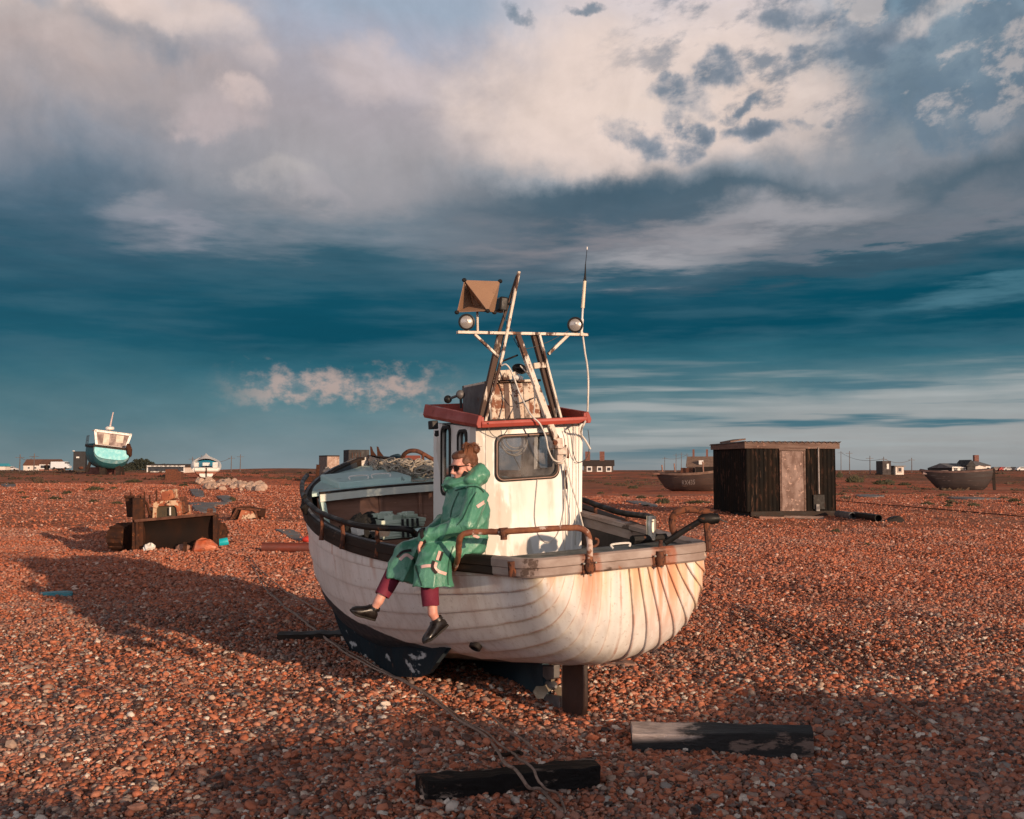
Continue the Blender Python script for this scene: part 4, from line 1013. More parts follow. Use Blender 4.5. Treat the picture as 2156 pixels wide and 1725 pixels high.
# flood lights
def flood(px, py, s, tilt):
    c_ = g(px, py, s); ax = (BMI.to_3x3() @ (CAM-BM @ c_)).normalized(); ax = (ax+Vector((.0, tilt, .08))).normalized()
    o = MB().tube([c_-ax*.065, c_-ax*.055, c_-ax*.01, c_+ax*.02, c_+ax*.022, c_+ax*.010], [.02, .048, .067, .070, .060, .053], 24, False).build('floodlight', MT['black'], boat, smooth=50)
    x, y, z = frame_of(ax)
    rings = []
    for t in (0, .35, .7, 1): rings.append([c_+ax*(.010+.016*(1-t*t))+(x*math.cos(a)+y*math.sin(a))*(.0545*max(t, .02)) for a in np.linspace(0, 2*math.pi, 24, endpoint=False)])
    MB().loft(rings, True).build('lens', MT['lens'], o, smooth=60)
    MB().sph(c_+ax*.024+x*.008+y*.012, .012, None, 10, 8).build('bulb', MT['white'], o, smooth=60)
    MB().bar(c_-ax*.03-Vector((0, 0, .06)), c_-ax*.03-Vector((0, 0, .09)), .03, .02, (1, 0, 0)).build('light_foot', MT['black'], o)
flood(982.3, 678.5, -.02, -.05); flood(1211.3, 684.5, -.02, .05)
# square radar reflector on its stalk
TL, TR, BL_, BR = g(977.5, 590, -.02), g(1053, 592.5, .03), g(962, 658, -.02), g(1041, 658, .03)
RD = g(1027, 655, -.13); AP = g(1003, 640, .13)
def sheet(*pts):
    pts = [Vector(p) for p in pts]; n = (pts[1]-pts[0]).cross(pts[2]-pts[0]).normalized()*.006
    return MB().prism(pts, n)
rr_ = sheet(TL, TR, RD)
for s_ in (sheet(TR, BR, RD), sheet(TL, BL_, g(973, 652, .12), g(978, 598, .12)), sheet(BL_, RD, AP), sheet(TL, RD, AP), sheet(g(985, 592, .02), TR, BR, g(1000, 656, .06))): rr_.add(s_.v, s_.f)
for s_ in (sheet(g(978, 592, .14), g(1003, 600, .14), g(1003, 655, .14), g(966, 655, .14)), sheet(g(978, 592, .0), g(1003, 600, .14), RD, AP)): rr_.add(s_.v, s_.f)
rref = rr_.build('radar_reflector', MT['tan'], boat, smooth=None)
for pt in (TL, TR, BL_, BR, RD): MB().sph(pt, (.02, .022, .018), None, 8, 6).build('corner_cap', MT['black'], rref)
MB().cyl(g(1005, 657, .0), g(1005.5, 700, .0), .011, None, 8).build('reflector_stalk', MT['peel'], rref)
sp = g(1056, 642, .06); MB().box(sp, (.13, .075, .125), Matrix.Rotation(.15, 3, 'X')).build('loudhailer', MT['black'], boat, bevel=.015)
MB().cyl(sp, g(1074, 640, .0), .014, None, 8).build('loudhailer_arm', MT['black'], boat)
# aerial
an = MB().cyl(g(1223.5, 705, .0), g(1226, 672, 0), .013, None, 8).cyl(g(1225.5, 675, 0), g(1227, 647, 0), .009, None, 8).build('aerial', MT['white'], boat)
MB().cyl(g(1226.7, 649, 0), g(1231.3, 590, 0), .016, .014, 12).build('aerial_sleeve', pmat('cream_sleeve', (.72, .62, .45), (.66, .55, .4), 6, .4, .1), an)
MB().tube([g(1231.2, 592, 0), g(1231.8, 584, 0), g(1232.3, 572, 0), g(1232.6, 556, 0)], [.016, .011, .007, .0045], 8).tube([g(1232.5, 560, 0), g(1236, 524, 0)], [.0035, .0022], 6).build('whip', MT['black'], an)
MB().cyl(g(1236, 526, 0), g(1236.3, 520, 0), .005, None, 6).build('whip_tip', MT['white'], an)
# cables
def cable(name, pts, r, m, par=boat, n=6, seg=6): return MB().tube(arc_pts(pts, seg), r, n).build(name, m, par, smooth=70)
sx = .0
cable('aerial_cable', [g(1226, 700), g(1229, 722), g(1232, 745), g(1236, 768), g(1238.5, 800), g(1238, 840), g(1236.5, 872), onS(1231, 890, 1.50), onS(1224.5, 903, 1.52), onS(1224, 915, 1.66), onS(1233, 928, 1.66), onS(1243, 946, 1.66)], .0085, MT['cord'])
cable('halyard', [g(1056, 770, -.05), g(1066, 768, -.08), g(1078, 785, -.1), g(1095, 830, -.12), onS(1117, 872, 1.55), onS(1137, 893, 1.50), onS(1149, 920, 1.50), onS(1154, 945, 1.52), onS(1165, 968, 1.54), onS(1181, 972, 1.55), onS(1192, 962, 1.58), onS(1192, 940, 1.6)], .0075, MT['cord'])
cable('hanging_cable', [onS(1095, 770, 1.8), onS(1120, 800, 1.78), onS(1126, 840, 1.7), onS(1124, 870, 1.6)], .006, MT['cord'])
cable('wire_loop', [onS(1028, 890, 1.53), onS(1030, 905, 1.6), onS(1038, 917, 1.66), onS(1050, 921, 1.675), onS(1062, 914, 1.66), onS(1070, 897, 1.6), onS(1060, 880, 1.6)], .0035, MT['greymetal'])
cable('wall_wire', [onS(1132, 1009, CA-.01), onS(1129, 1040, CA-.01), onS(1126, 1085, CA-.01), onS(1129, 1110, CA-.01), onS(1136, 1130, CA-.01), onS(1150, 1142, CA-.012), onS(1164, 1137, CA-.01), onS(1176, 1120, CA-.01), onS(1186, 1080, CA-.01), onS(1189, 1030, CA-.01)], .0035, MT['cord'])
for x0, y0, x1, y1, r in ((1193, 978, 1194.5, 1128, .004), (1199, 985, 1199, 1070, .003), (1188, 968, 1189, 1158, .0035), (1212, 898, 1211, 1148, .004)):
    cable('fall_line', [onS(x0, y0, CA-.03), onS((x0+x1)/2+1.5, (y0+y1)/2, CA-.03), onS(x1, y1, CA-.02)], r, MT['cord'])
cable('tail_rope', [onS(1188, 962, 1.64), onS(1200, 1010, 1.62), onS(1219, 1075, 1.58), onS(1231, 1122, 1.5)], .0075, MT['cord'])
cable('hanging_cable', [onS(1194, 898, 1.66), onS(1202, 918, 1.66), onS(1206, 950, 1.66), onS(1214, 972, 1.67), onS(1226, 972, 1.67), onS(1237, 960, 1.7), onS(1241, 935, 1.7), onS(1238, 905, 1.7)], .0035, MT['darkcord'])
cable('hanging_cable', [onS(1190, 905, 1.66), onS(1196, 930, 1.66), onS(1196, 985, 1.67), onS(1190, 1010, 1.67)], .0035, MT['cord'])
cable('stay_wire', [g(1075, 830), g(1090, 850), g(1125, 838, -.1), g(1140, 832, .1)], .004, MT['darkcord'])
cable('stay_wire', [g(1052, 745), g(1075, 705), g(1085, 720), g(1100, 735), g(1150, 722), g(1205, 692)], .003, MT['darkcord'])
cable('stay_wire', [g(1059, 641), g(1062, 668), g(1078, 697), g(1090, 705)], .003, MT['darkcord'])
MB().tube([g(1055, 762), g(1090, 748)], .009, 6).build('stay_rod', MT['black'], gantry)
# turnbuckle and shackle on the after wall
MB().bar(onS(1190, 990, CA-.02), onS(1191, 1030, CA-.02), .022, .016, (1, 0, 0)).build('turnbuckle', MT['rust'], boat)
tb = MB().tube([onS(1190, 938, CA-.04), onS(1195, 950, CA-.04), onS(1196, 965, CA-.04)], .011, 8)
tb.build('shackle', MT['rust'], boat)
# tiny fittings on the wall
MB().cyl(onS(1049, 922, CA-.015), onS(1049, 928, CA-.015), .012, None, 8).build('wall_fitting', MT['greymetal'], boat)

# ------------------------------------------------------------------ loose gear lying in the boat (things of their own)
def to_world(mb): return mb.xf(BM)
def lay(name, mb, m, label, cat, group=None, smooth=45, bevel=0):
    mb.xf(BM); c = Vector(np.array(mb.v).mean(0)); c.z = min(v[2] for v in mb.v)
    return tag(mb.build(name, m, None, smooth=smooth, bevel=bevel, origin=c), label, cat, group)
# rope heap on the foredeck
def rope_heap():
    mb = MB(); rr = random.Random(5)
    blobs = [fdp(800, 992, .02), fdp(830, 985, .03), fdp(850, 1000, .02), fdp(880, 1000, .02), fdp(905, 1005, .02), fdp(865, 990, .03)]
    for k in range(46):
        c_ = rr.choice(blobs)+Vector((rr.uniform(-.25, .25), rr.uniform(-.18, .12), 0))
        r0 = rr.uniform(.05, .17); a0 = rr.uniform(0, 6.3); turns = rr.uniform(.8, 2.0); pts = []
        n_ = int(14*turns)+6; hz_ = rr.uniform(.0, .11)
        for i in range(n_):
            a = a0+i/n_*turns*6.283; q = r0*(1+.25*math.sin(a*1.7+k))
            x = c_.x+q*1.5*math.cos(a); y = c_.y+q*.9*math.sin(a)
            y = min(y, .22); z = FD(x, y)+.016+hz_+.03*math.sin(a*2+k)
            pts.append((x, y, max(z, FD(x, y)+.012)))
        mb.tube(arc_pts(pts, 2), rr.choice((.0065, .008, .010)), 5)
    return mb
lay('rope_heap', rope_heap(), MT['rope'], 'tangled heap of pale old rope on the mint foredeck beside the wheelhouse', 'rope', smooth=60)
mb = MB().sph(fdp(833, 969, .05), (.11, .10, .075)).jitter(.02, 8); lay('net_bag', mb, MT['navy'], 'dark navy bundle lying among the rope on the foredeck', 'bundle', smooth=60)
mb = MB().sph(fdp(870, 983, .04), (.09, .07, .04)).jitter(.02, 12); lay('brown_float', mb, MT['rust'], 'small rusty brown float half buried in the rope heap', 'float', smooth=60)
# fish crates stacked in the well
def crate(cx, cy, cz, lx, ly, lz, slots=True):
    mb = MB(); t = .02
    for sx_ in (-1, 1): mb.box((cx+sx_*(lx/2-t/2), cy, cz+lz/2), (t, ly, lz))
    for sy in (-1, 1): mb.box((cx, cy+sy*(ly/2-t/2), cz+lz/2), (lx-2*t, t, lz))
    mb.box((cx, cy, cz+.012), (lx-2*t, ly-2*t, .02))
    mb.box((cx-lx/2-.008, cy, cz+lz-.02), (.016, ly+.03, .035)); mb.box((cx-lx/2-.006, cy, cz+.03), (.012, ly+.01, .025))
    return mb
cs = 3.05
ca_, cb_ = onS(806, 1128, cs), onS(893, 1118, cs)
cyc = (ca_.y+cb_.y)/2; lyc = abs(ca_.y-cb_.y)
zt = onS(850, 1092, cs).z; zbm = onS(850, 1128, cs).z
crm = pmat('pale_green_crate', (.50, .58, .48), (.42, .50, .40), 8, .5, .15, 50, spots=[((.25, .27, .2), 9, .64)])
for k, (z0, lb) in enumerate(((zbm-.02, 'lower pale green fish crate below the rail in front of the wheelhouse'), (zbm+.5*(zt-zbm)-.005, 'upper pale green fish crate stacked in front of the wheelhouse'))):
    mb = crate(cs+.2, cyc, z0, .42, lyc, (zt-zbm)*.52)
    o = lay('fish_crate', mb, crm, lb, 'crate', 'fish crates in the boat', smooth=None, bevel=.004)
    sl_ = MB()
    for q in range(4):
        y = cyc-lyc*.02+lyc*(.06-.12*q)
        sl_.box((cs-.036, y, z0+(zt-zbm)*.27), (.012, .022, .075))
    sl_.xf(Matrix.Translation(-o.location) @ BM); sl_.build('crate_slot', MT['black'], o, smooth=None)
mb = MB().box((cs+.25, cyc, .93), (.4, lyc*1.3, max(zbm-.03-.80, .05)*1.0)); 
lay('fish_box', MB().box((cs+.25, cyc+.05, (.80+zbm-.03)/2), (.46, lyc*1.25, zbm-.03-.805)).jitter(.006, 6), MT['ply'], 'brown wooden box carrying the pale green crates', 'box', smooth=None, bevel=.008)
# tangled items on the crate
mb = MB(); rr = random.Random(3)
for k in range(12): mb.box((cs+rr.uniform(.05, .35), cyc+rr.uniform(-.45, .45)*lyc, zt+rr.uniform(.0, .035)), (rr.uniform(.05, .12), rr.uniform(.04, .12), rr.uniform(.03, .06)), Matrix.Rotation(rr.uniform(-.5, .5), 3, 'Z'))
lay('crate_contents', mb, crm, 'jumble of pale green tubs lying in the upper fish crate', 'tubs', smooth=None, bevel=.004)
# black net heap
nb = onS(768, 1098, 3.4); mb = MB().sph(nb+Vector((0, 0, -.04)), (.17, .20, .11), None, 28, 18).sph(nb+Vector((-.05, -.20, -.07)), (.13, .16, .09), None, 24, 16).jitter(.05, 9).jitter(.035, 26); lay('net_heap', mb, pmat('black_netting', (.006, .006, .006), (.012, .011, .010), 14, .9, .5, 120), 'black tangled net heap in the well below the cuddy', 'net', smooth=None)
bp_ = onPl(760, 1121, lambda s, y: zg(s)-.02)
bx = MB(); c_ = bp_+Vector((0, -.17, 0)); bx.tube([c_+Vector((0, 0, -.05)), c_+Vector((0, 0, .0)), c_+Vector((0, 0, .004)), c_+Vector((0, 0, -.045))], [.07, .095, .085, .06], 20, True)
lay('dish', bx, MT['greymetal'], 'shallow metal dish just inside the port gunwale', 'dish', smooth=50)
q_ = onPl(731, 1118, lambda s, y: zg(s)+.02); lay('white_block', MB().box(q_+Vector((0, -.09, -.01)), (.10, .07, .07), Matrix.Rotation(.3, 3, 'Z')).jitter(.006, 20), MT['white'], 'small white block on the port gunwale by the black rail', 'block', smooth=None, bevel=.006)
q_ = onPl(862, 1131, lambda s, y: zg(s)+.03); lay('bollard', MB().tube([q_+Vector((0, -.08, -.16)), q_+Vector((0, -.08, .03)), q_+Vector((0, -.085, .055)), q_+Vector((0, -.085, .065))], [.045, .045, .034, .012], 14), MT['mint'], 'pale mint bollard beside the end of the black rail', 'bollard', smooth=50)
# ------------------------------------------------------------------ the person sitting on the port gunwale
D0 = 8.05
F_ = Vector((-math.cos(BYAW), -math.sin(BYAW), 0)); LF = Vector((math.sin(BYAW), -math.cos(BYAW), 0)); UZ = Vector((0, 0, 1))
def fuse(name, mb, voxel, m, parent=None, it=6, fac=.5, disp=None, smooth=True):
    """one continuous skin over overlapping volumes"""
    me = mb.mesh(name+'_src'); o = bpy.data.objects.new(name+'_src', me); COL.objects.link(o)
    r = o.modifiers.new('r', 'REMESH'); r.mode = 'VOXEL'; r.voxel_size = voxel
    s_ = o.modifiers.new('s', 'SMOOTH'); s_.factor = fac; s_.iterations = it
    dg = bpy.context.evaluated_depsgraph_get(); dg.update()
    me2 = bpy.data.meshes.new_from_object(o.evaluated_get(dg)); me2.name = name
    bpy.data.objects.remove(o); bpy.data.meshes.remove(me)
    me2.materials.clear()
    if disp is not None:
        nn = [v.normal.copy() for v in me2.vertices]
        for v, n_ in zip(me2.vertices, nn): v.co = v.co + n_*disp(v.co, n_)
    me2.polygons.foreach_set('use_smooth', [smooth]*len(me2.polygons)); me2.update()
    return link_mesh(name, me2, m, parent)
def cap(mb, p, q, r0, r1, n=16, k=4):
    p, q = Vector(p), Vector(q); mb.tube([p+(q-p)*(i/k) for i in range(k+1)], [r0+(r1-r0)*i/k for i in range(k+1)], n)
    mb.sph(p, r0*.995, None, n, 10); mb.sph(q, r1*.995, None, n, 10); return mb
def mskin():
    m, n, b = newmat('skin'); o = n.obj(); f, _ = n.noise(o, 14, 4, .6)
    n.put(b.inputs['Base Color'], n.mix(n.ss(f, .35, .65), (.66, .33, .25), (.60, .27, .20))); b.inputs['Roughness'].default_value = .5
    b.inputs['Subsurface Weight'].default_value = .08; b.inputs['Subsurface Radius'].default_value = (.02, .008, .005); b.inputs['Subsurface Scale'].default_value = .3
    return m
MT['skin'] = mskin()
def mcoat():
    m, n, b = newmat('green_oilskin'); o = n.obj(); f, _ = n.noise(o, 4, 5, .6); g_, _ = n.noise(o, 90, 3, .5); w_, _ = n.noise(n.vmul(o, (1, 1, .6)), 11, 5, .6, 1.2)
    n.put(b.inputs['Base Color'], n.mix(n.ss(f, .3, .7), (.06, .225, .145), (.095, .29, .19))); n.put(b.inputs['Roughness'], n.ss(f, .3, .7, .36, .5)); b.inputs['Coat Weight'].default_value = .4; b.inputs['Coat Roughness'].default_value = .3
    n.put(b.inputs['Normal'], n.bump(n.add(w_, n.mul(g_, .06)), .55, .03)); return m
MT['coat'] = mcoat()
MT['maroon'] = pmat('maroon_cloth', (.17, .012, .035), (.13, .010, .028), 9, .85, .5, 120, bd=.004)
MT['shoe'] = pmat('black_shoe', (.008, .006, .006), (.015, .011, .009), 14, .38, .15, 80)
MT['hair'] = pmat('brown_hair', (.075, .026, .012), (.15, .058, .026), 10, .5, .8, 60, st=(1, 1, 2.6), bd=.006)
MT['strip'] = pmat('pink_reflective_tape', (.72, .47, .42), (.66, .42, .37), 12, .45, .1)
MT['blackcloth'] = pmat('black_cloth', (.014, .009, .009), (.025, .016, .014), 20, .8, .4, 90)
seatp = at(955, 1168, D0)
person = thing('person', 'person in long green raincoat and dark sunglasses sitting on the gunwale, legs hanging outside', 'person', loc=(seatp.x, seatp.y, seatp.z))
PO = person.location.copy()
def pp(px, py, d): return at(px, py, d)-PO
# --- body
HC = pp(977, 983, D0-.02)
bd = MB()
face_f = (F_*.97+LF*.14-UZ*.15).normalized(); face_u = (UZ+F_*.15).normalized(); face_l = face_f.cross(face_u)*-1
if face_l.dot(LF) < 0: face_l = -face_l
HR = Matrix((face_f, face_l, face_u)).transposed()
HS = .94
def hp(f, l, u): return HC+(face_f*f+face_l*l+face_u*u)*HS
bd.sph(hp(-.008, 0, .030), (.090, .071, .094), HR, 24, 16)
bd.sph(hp(.026, 0, -.040), (.062, .055, .073), HR, 20, 14)
bd.sph(hp(.058, 0, -.098), (.024, .026, .020), HR, 12, 8)           # chin
bd.sph(hp(.070, .0, .028), (.028, .055, .020), HR, 14, 8)           # brow
for s_ in (-1, 1):
    bd.sph(hp(.055, s_*.040, -.028), (.030, .026, .028), HR, 12, 8)  # cheeks
    bd.sph(hp(-.004, s_*.074, -.004), (.020, .009, .032), HR, 12, 8)  # ears
    bd.sph(hp(-.006, s_*.080, .010), (.012, .007, .014), HR, 10, 6)
bd.tube([hp(.082, 0, .012), hp(.098, 0, -.010), hp(.113, 0, -.032), hp(.098, 0, -.044)], [.009, .011, .015, .008], 10)
for s_ in (-1, 1): bd.sph(hp(.094, s_*.012, -.038), (.011, .009, .009), HR, 8, 6)
bd.sph(hp(.084, 0, -.064), (.012, .022, .007), HR, 10, 6); bd.sph(hp(.081, 0, -.076), (.012, .020, .008), HR, 10, 6)   # lips
neck = pp(984, 1022, D0); cap(bd, hp(-.025, 0, -.07), neck, .052, .058)
pel = pp(978, 1142, D0); chest = pp(985, 1060, D0)
bd.tube([pel, pp(982, 1110, D0), chest, pp(985, 1035, D0), neck], [.13, .12, .13, .10, .05], 18)
cap(bd, chest+LF*.14+UZ*.03, chest-LF*.14+UZ*.03, .07, .07)
kn, kf = pp(907, 1172, 7.72), pp(850, 1164, 7.98); an, af = pp(911, 1291, 7.66), pp(797, 1266, 7.90)
cap(bd, pel+LF*.09, kn, .085, .058); cap(bd, pel-LF*.09, kf, .085, .058)
for k_, a_ in ((kn, an), (kf, af)):
    bd.tube([k_, k_+(a_-k_)*.3, k_+(a_-k_)*.6, k_+(a_-k_)*.9, a_], [.055, .056, .045, .035, .036], 14); bd.sph(k_, .055); bd.sph(a_, .036)
# arms
shn, eln, wrn = pp(1002, 1048, 7.84), pp(985, 1104, 7.70), pp(893, 1131, 7.76)
shf, elf, wrf = pp(978, 1046, 8.27), pp(948, 1096, 8.34), pp(892, 1129, 8.06)
for a_, b_, c_ in ((shn, eln, wrn), (shf, elf, wrf)): cap(bd, a_, b_, .05, .042); cap(bd, b_, c_, .042, .027)
def hand(wr, dirv, palmn, side):
    """palm, four unequal curled fingers and a thumb from the side of the palm"""
    d = dirv.normalized(); n_ = (palmn-d*palmn.dot(d)).normalized(); l_ = d.cross(n_)*side
    pc_ = wr+d*.055
    for t in (-.026, -.009, .009, .026): cap(bd, wr+d*.012+l_*t*.6, wr+d*.088+l_*t, .016, .0125, 10, 2)
    for t, ln in ((-.028, .062), (-.010, .074), (.010, .070), (.028, .055)):
        b0 = wr+d*.090+l_*t; b1 = b0+(d*.85+n_*.5).normalized()*ln*.45; b2 = b1+(d*.35+n_*.93).normalized()*ln*.35; b3 = b2+(d*-.25+n_*.95).normalized()*ln*.3
        bd.tube([b0-d*.01, b0, b1, b2, b3], [.0095, .0095, .0088, .008, .0065], 8); bd.sph(b3, .0065, None, 8, 6)
    t0 = wr+d*.03-l_*.026; t1 = t0+(d*.6-l_*.75+n_*.25).normalized()*.036; t2 = t1+(d*.8+n_*.6).normalized()*.030
    bd.tube([t0, t1, t2], [.013, .0105, .008], 8); bd.sph(t2, .008, None, 8, 6)
hand(wrn, pp(880, 1158, 7.72)-wrn, -LF*-.2+F_*-.6-UZ*.1, 1)
hand(wrf, pp(876, 1140, 8.0)-wrf, LF*.3-UZ, -1)
# feet inside the shoes
tn, tf = pp(888, 1345, 7.57), pp(742, 1277, 7.84); hn_, hf_ = pp(933, 1310, 7.70), pp(793, 1293, 7.92)
for a_, t_, h_ in ((an, tn, hn_), (af, tf, hf_)): cap(bd, a_, h_+(t_-h_)*.2-(a_-h_).normalized()*.0, .034, .022); cap(bd, h_+(t_-h_)*.2, h_+(t_-h_)*.45-(a_-h_).normalized()*.018, .018, .010)
body = fuse('body', bd, .0055, MT['skin'], person, 4)
# --- shoes
def shoe(heel, toe, ank, name='shoe'):
    ax = (toe-heel); L_ = ax.length; ax.normalize(); up_ = (ank-(heel+ax*L_*.22)); up_ = (up_-ax*up_.dot(ax)).normalized(); sd = ax.cross(up_)
    mb = MB(); rg = []
    for t, w_, b_, h_ in ((-.03, .012, .012, .03), (0, .032, 0, .060), (.10, .038, 0, .086), (.22, .040, .002, .096), (.36, .040, .004, .092), (.5, .042, .003, .074), (.66, .047, 0, .060), (.82, .046, .001, .050), (.93, .035, .006, .040), (1.0, .016, .013, .026), (1.025, .004, .017, .020)):
        c_ = heel+ax*(L_*t); ring = []
        for k in range(18):
            a = 2*math.pi*k/18; x = math.copysign(abs(math.cos(a))**.75, math.cos(a))*w_; y = math.sin(a); yy = (h_*.5+b_*.5)+(h_-b_)*.5*math.copysign(abs(y)**.8, y)
            ring.append(c_+sd*x+up_*(yy-.045))
        rg.append(ring)
    mb.loft(rg); o = mb.build(name, MT['shoe'], person, smooth=60)
    so_ = MB(); rg = []
    for t, w_ in ((-.035, .016), (0, .037), (.2, .043), (.42, .044), (.66, .054), (.84, .052), (.96, .036), (1.03, .008)):
        c_ = heel+ax*(L_*t)+up_*(-.046+.010*max(t-.8, 0)*5*.8); rg.append([c_-sd*w_, c_+sd*w_, c_+sd*w_+up_*.014, c_-sd*w_+up_*.014])
    so_.loft(rg).build('sole', MT['rubber'], o, smooth=None, bevel=.003)
    tg = MB()
    c_ = heel+ax*(L_*.36)+up_*.03
    for k in range(4):
        p_ = heel+ax*(L_*(.36+.07*k))+up_*(.031-.007*k); tg.tube(arc_pts([p_-sd*.022-up_*.006, p_+up_*.004, p_+sd*.022-up_*.006], 3), .0028, 5)
    tg.tube(arc_pts([c_, c_+sd*.03+up_*.012, c_+sd*.045-up_*.012, c_+sd*.02+ax*.01], 4), .0025, 5)
    tg.build('lace', MT['rubber'], o)
    cl_ = heel+ax*(L_*.17)+up_*.038
    MB().tube([cl_-up_*.012, cl_, cl_+up_*.010], [.042, .041, .038], 16, False, 1.0).build('shoe_collar', MT['shoe'], o)
shoe(hn_+Vector((0, 0, .01)), tn, an); shoe(hf_, tf, af)
# --- trousers
def leg(k_, hem, r0, r1):
    p_ = k_; q_ = hem; d_ = (q_-p_).normalized()
    mb = MB().tube([p_, p_+(q_-p_)*.35, p_+(q_-p_)*.7, q_, q_+d_*.001, q_-d_*.02], [r0, r0*.95, (r0+r1)/2, r1, r1-.006, r1-.01], 20, False)
    mb.jitter(.007, 18); o = mb.build('trouser_leg', MT['maroon'], person, smooth=70); return o
leg(pp(903, 1195, 7.71), pp(907, 1276, 7.675), .066, .057); leg(pp(839, 1190, 7.97), pp(804.5, 1254, 7.91), .068, .053)
# --- coat
ct = MB()
ax3 = lambda a, b, c_: Matrix((F_*1, LF*1, UZ*1)).transposed()
def ring_(c, a, b, tilt=0, n=22):
    return [c+F_*(a*math.cos(t))+LF*(b*math.sin(t))+UZ*(tilt*math.cos(t)) for t in np.linspace(0, 2*math.pi, n, endpoint=False)]
ct.loft([ring_(pp(x, y, D0), a, b, ti) for x, y, a, b, ti in ((978, 1172, .10, .14, 0), (980, 1162, .135, .20, 0), (978, 1135, .165, .215, 0), (979, 1100, .178, .22, 0), (980, 1068, .162, .22, 0), (982, 1044, .135, .20, 0), (980, 1028, .115, .15, 0), (975, 1018, .10, .11, -.02), (973, 1012, .085, .095, -.02))])
cap(ct, shn+UZ*.012, eln, .088, .078); cap(ct, eln, eln+(wrn-eln)*.5, .078, .064); cap(ct, eln+(wrn-eln)*.5, wrn-(wrn-eln)*.04, .064, .054)
cap(ct, shf+UZ*.012, elf, .092, .084); cap(ct, elf, wrf-(wrf-elf)*.04, .084, .056)
# skirts over the thighs, falling open at the knees
cap(ct, pel+LF*.09+F_*.02, kn+UZ*.005, .125, .088); cap(ct, pel-LF*.08+F_*.02, kf+UZ*.0, .125, .085)
cap(ct, pel+F_*.05, (kn+kf)/2-F_*.09+UZ*.0, .12, .07)
def drape(rows):
    ct.loft([ring_(pp(x, y, d), a, b, ti) for x, y, d, a, b, ti in rows])
drape([(912, 1152, 7.76, .07, .06, 0), (914, 1166, 7.74, .115, .10, 0), (913, 1185, 7.72, .130, .115, 0), (911, 1212, 7.70, .142, .125, .0), (911, 1235, 7.69, .150, .13, .0)])
drape([(852, 1148, 7.99, .05, .05, 0), (853, 1160, 7.98, .085, .085, 0), (850, 1185, 7.97, .102, .10, .012), (846, 1205, 7.96, .112, .11, .02), (844, 1223, 7.95, .118, .112, .03)])
# hood lying behind the neck and the collar before the chin
ct.sph(pp(1004, 1001, D0), (.088, .14, .080), Matrix((F_*.93-UZ*.37, LF, UZ*.93+F_*.37)).transposed(), 20, 14)
ct.sph(pp(994, 1014, D0-.06), (.09, .09, .05), Matrix((F_, LF, UZ)).transposed(), 18, 12)
nk = pp(973, 1016, D0)
ct.tube([nk+F_*(.095*math.cos(t))+LF*(.095*math.sin(t))+UZ*(-.012*math.cos(t)+.012) for t in np.linspace(0, 2*math.pi, 22)], .028, 12)
ct.tube([pp(941, 1004, D0-.02), pp(938, 1016, D0-.02), pp(940, 1034, D0)], [.012, .022, .024], 10)
HOODZ = pp(990, 1028, D0).z
def cdisp(p, n_):
    a = mnoise.noise(p*5)*.010
    f_ = p.dot(F_); l_ = p.dot(LF); z_ = p.z
    al = f_*.55-z_*.83; ac = f_*.83+z_*.55           # creases run from the shoulder down to the lap
    r1 = 1-abs(mnoise.noise(Vector((al*2.2, ac*9, l_*3.5)))*2); b = (max(r1, 0)**4)*.017
    r2 = 1-abs(mnoise.noise(Vector((al*5+9, ac*19, l_*7)))*2); c_ = (max(r2, 0)**4)*.004
    if z_ < -.06: b *= .8                              # the skirt hangs smoother
    if p.z > HOODZ: a += mnoise.noise(Vector((p.x*13, p.y*13, p.z*17)))*.016
    return a+b+c_-.008
coat = fuse('raincoat', ct, .009, MT['coat'], person, 3, .5, cdisp)
# cut the hems: hollow the skirt bottoms by a dark inset face
cb = BVHTree.FromPolygons([v.co for v in coat.data.vertices], [p.vertices for p in coat.data.polygons])
def on_coat(px, py, off=.004):
    o_ = CAM-PO; d_ = ray(px, py).normalized(); loc, nor, _, _ = cb.ray_cast(o_, d_)
    return None if loc is None else loc-d_*off
def strip(name, pts, wpx, m, off=.006):
    P = arc_pts([Vector((x, y, 0)) for x, y in pts], 5); L1 = []; L2 = []
    for i, p in enumerate(P):
        t = (P[min(i+1, len(P)-1)]-P[max(i-1, 0)]); t.normalize(); n_ = Vector((-t.y, t.x, 0))*wpx/2
        a, b = on_coat(p.x+n_.x, p.y+n_.y, off), on_coat(p.x-n_.x, p.y-n_.y, off)
        if a is None or b is None: continue
        L1.append(a); L2.append(b)
    if len(L1) < 2: return
    mb = MB(); k = len(L1); dv = ray(960, 1100).normalized()*.003
    mb.loft([[L1[i], L2[i], L2[i]+dv, L1[i]+dv] for i in range(k)]); return mb.build(name, m, coat, smooth=60)
strip('reflective_strip', [(1004.5, 1067.5), (1013, 1062), (1021, 1056.5)], 7, MT['strip'])
strip('reflective_strip', [(886, 1194), (900, 1191.5), (914, 1192)], 6.5, MT['strip'])
strip('reflective_strip', [(927, 1160.5), (924, 1170), (921, 1180)], 7, MT['strip'])
strip('reflective_strip', [(919, 1184), (916, 1195), (922, 1202.5), (931, 1206), (940, 1209)], 6.5, MT['strip'])
strip('black_strip', [(932, 1162), (929, 1172), (926, 1181)], 5, MT['blackcloth'], .009)
strip('black_strip', [(914, 1181), (910.5, 1192), (914, 1201), (920, 1207)], 6, MT['blackcloth'], .009)
strip('reflective_strip', [(842, 1179), (850, 1171), (857, 1168.5), (863, 1172), (869, 1177)], 6.5, MT['strip'])
strip('black_strip', [(836, 1174), (845, 1164), (855, 1160), (866, 1159)], 5.5, MT['blackcloth'], .009)
strip('reflective_strip', [(996, 1127), (1003, 1130), (1009, 1133)], 6, MT['strip'])
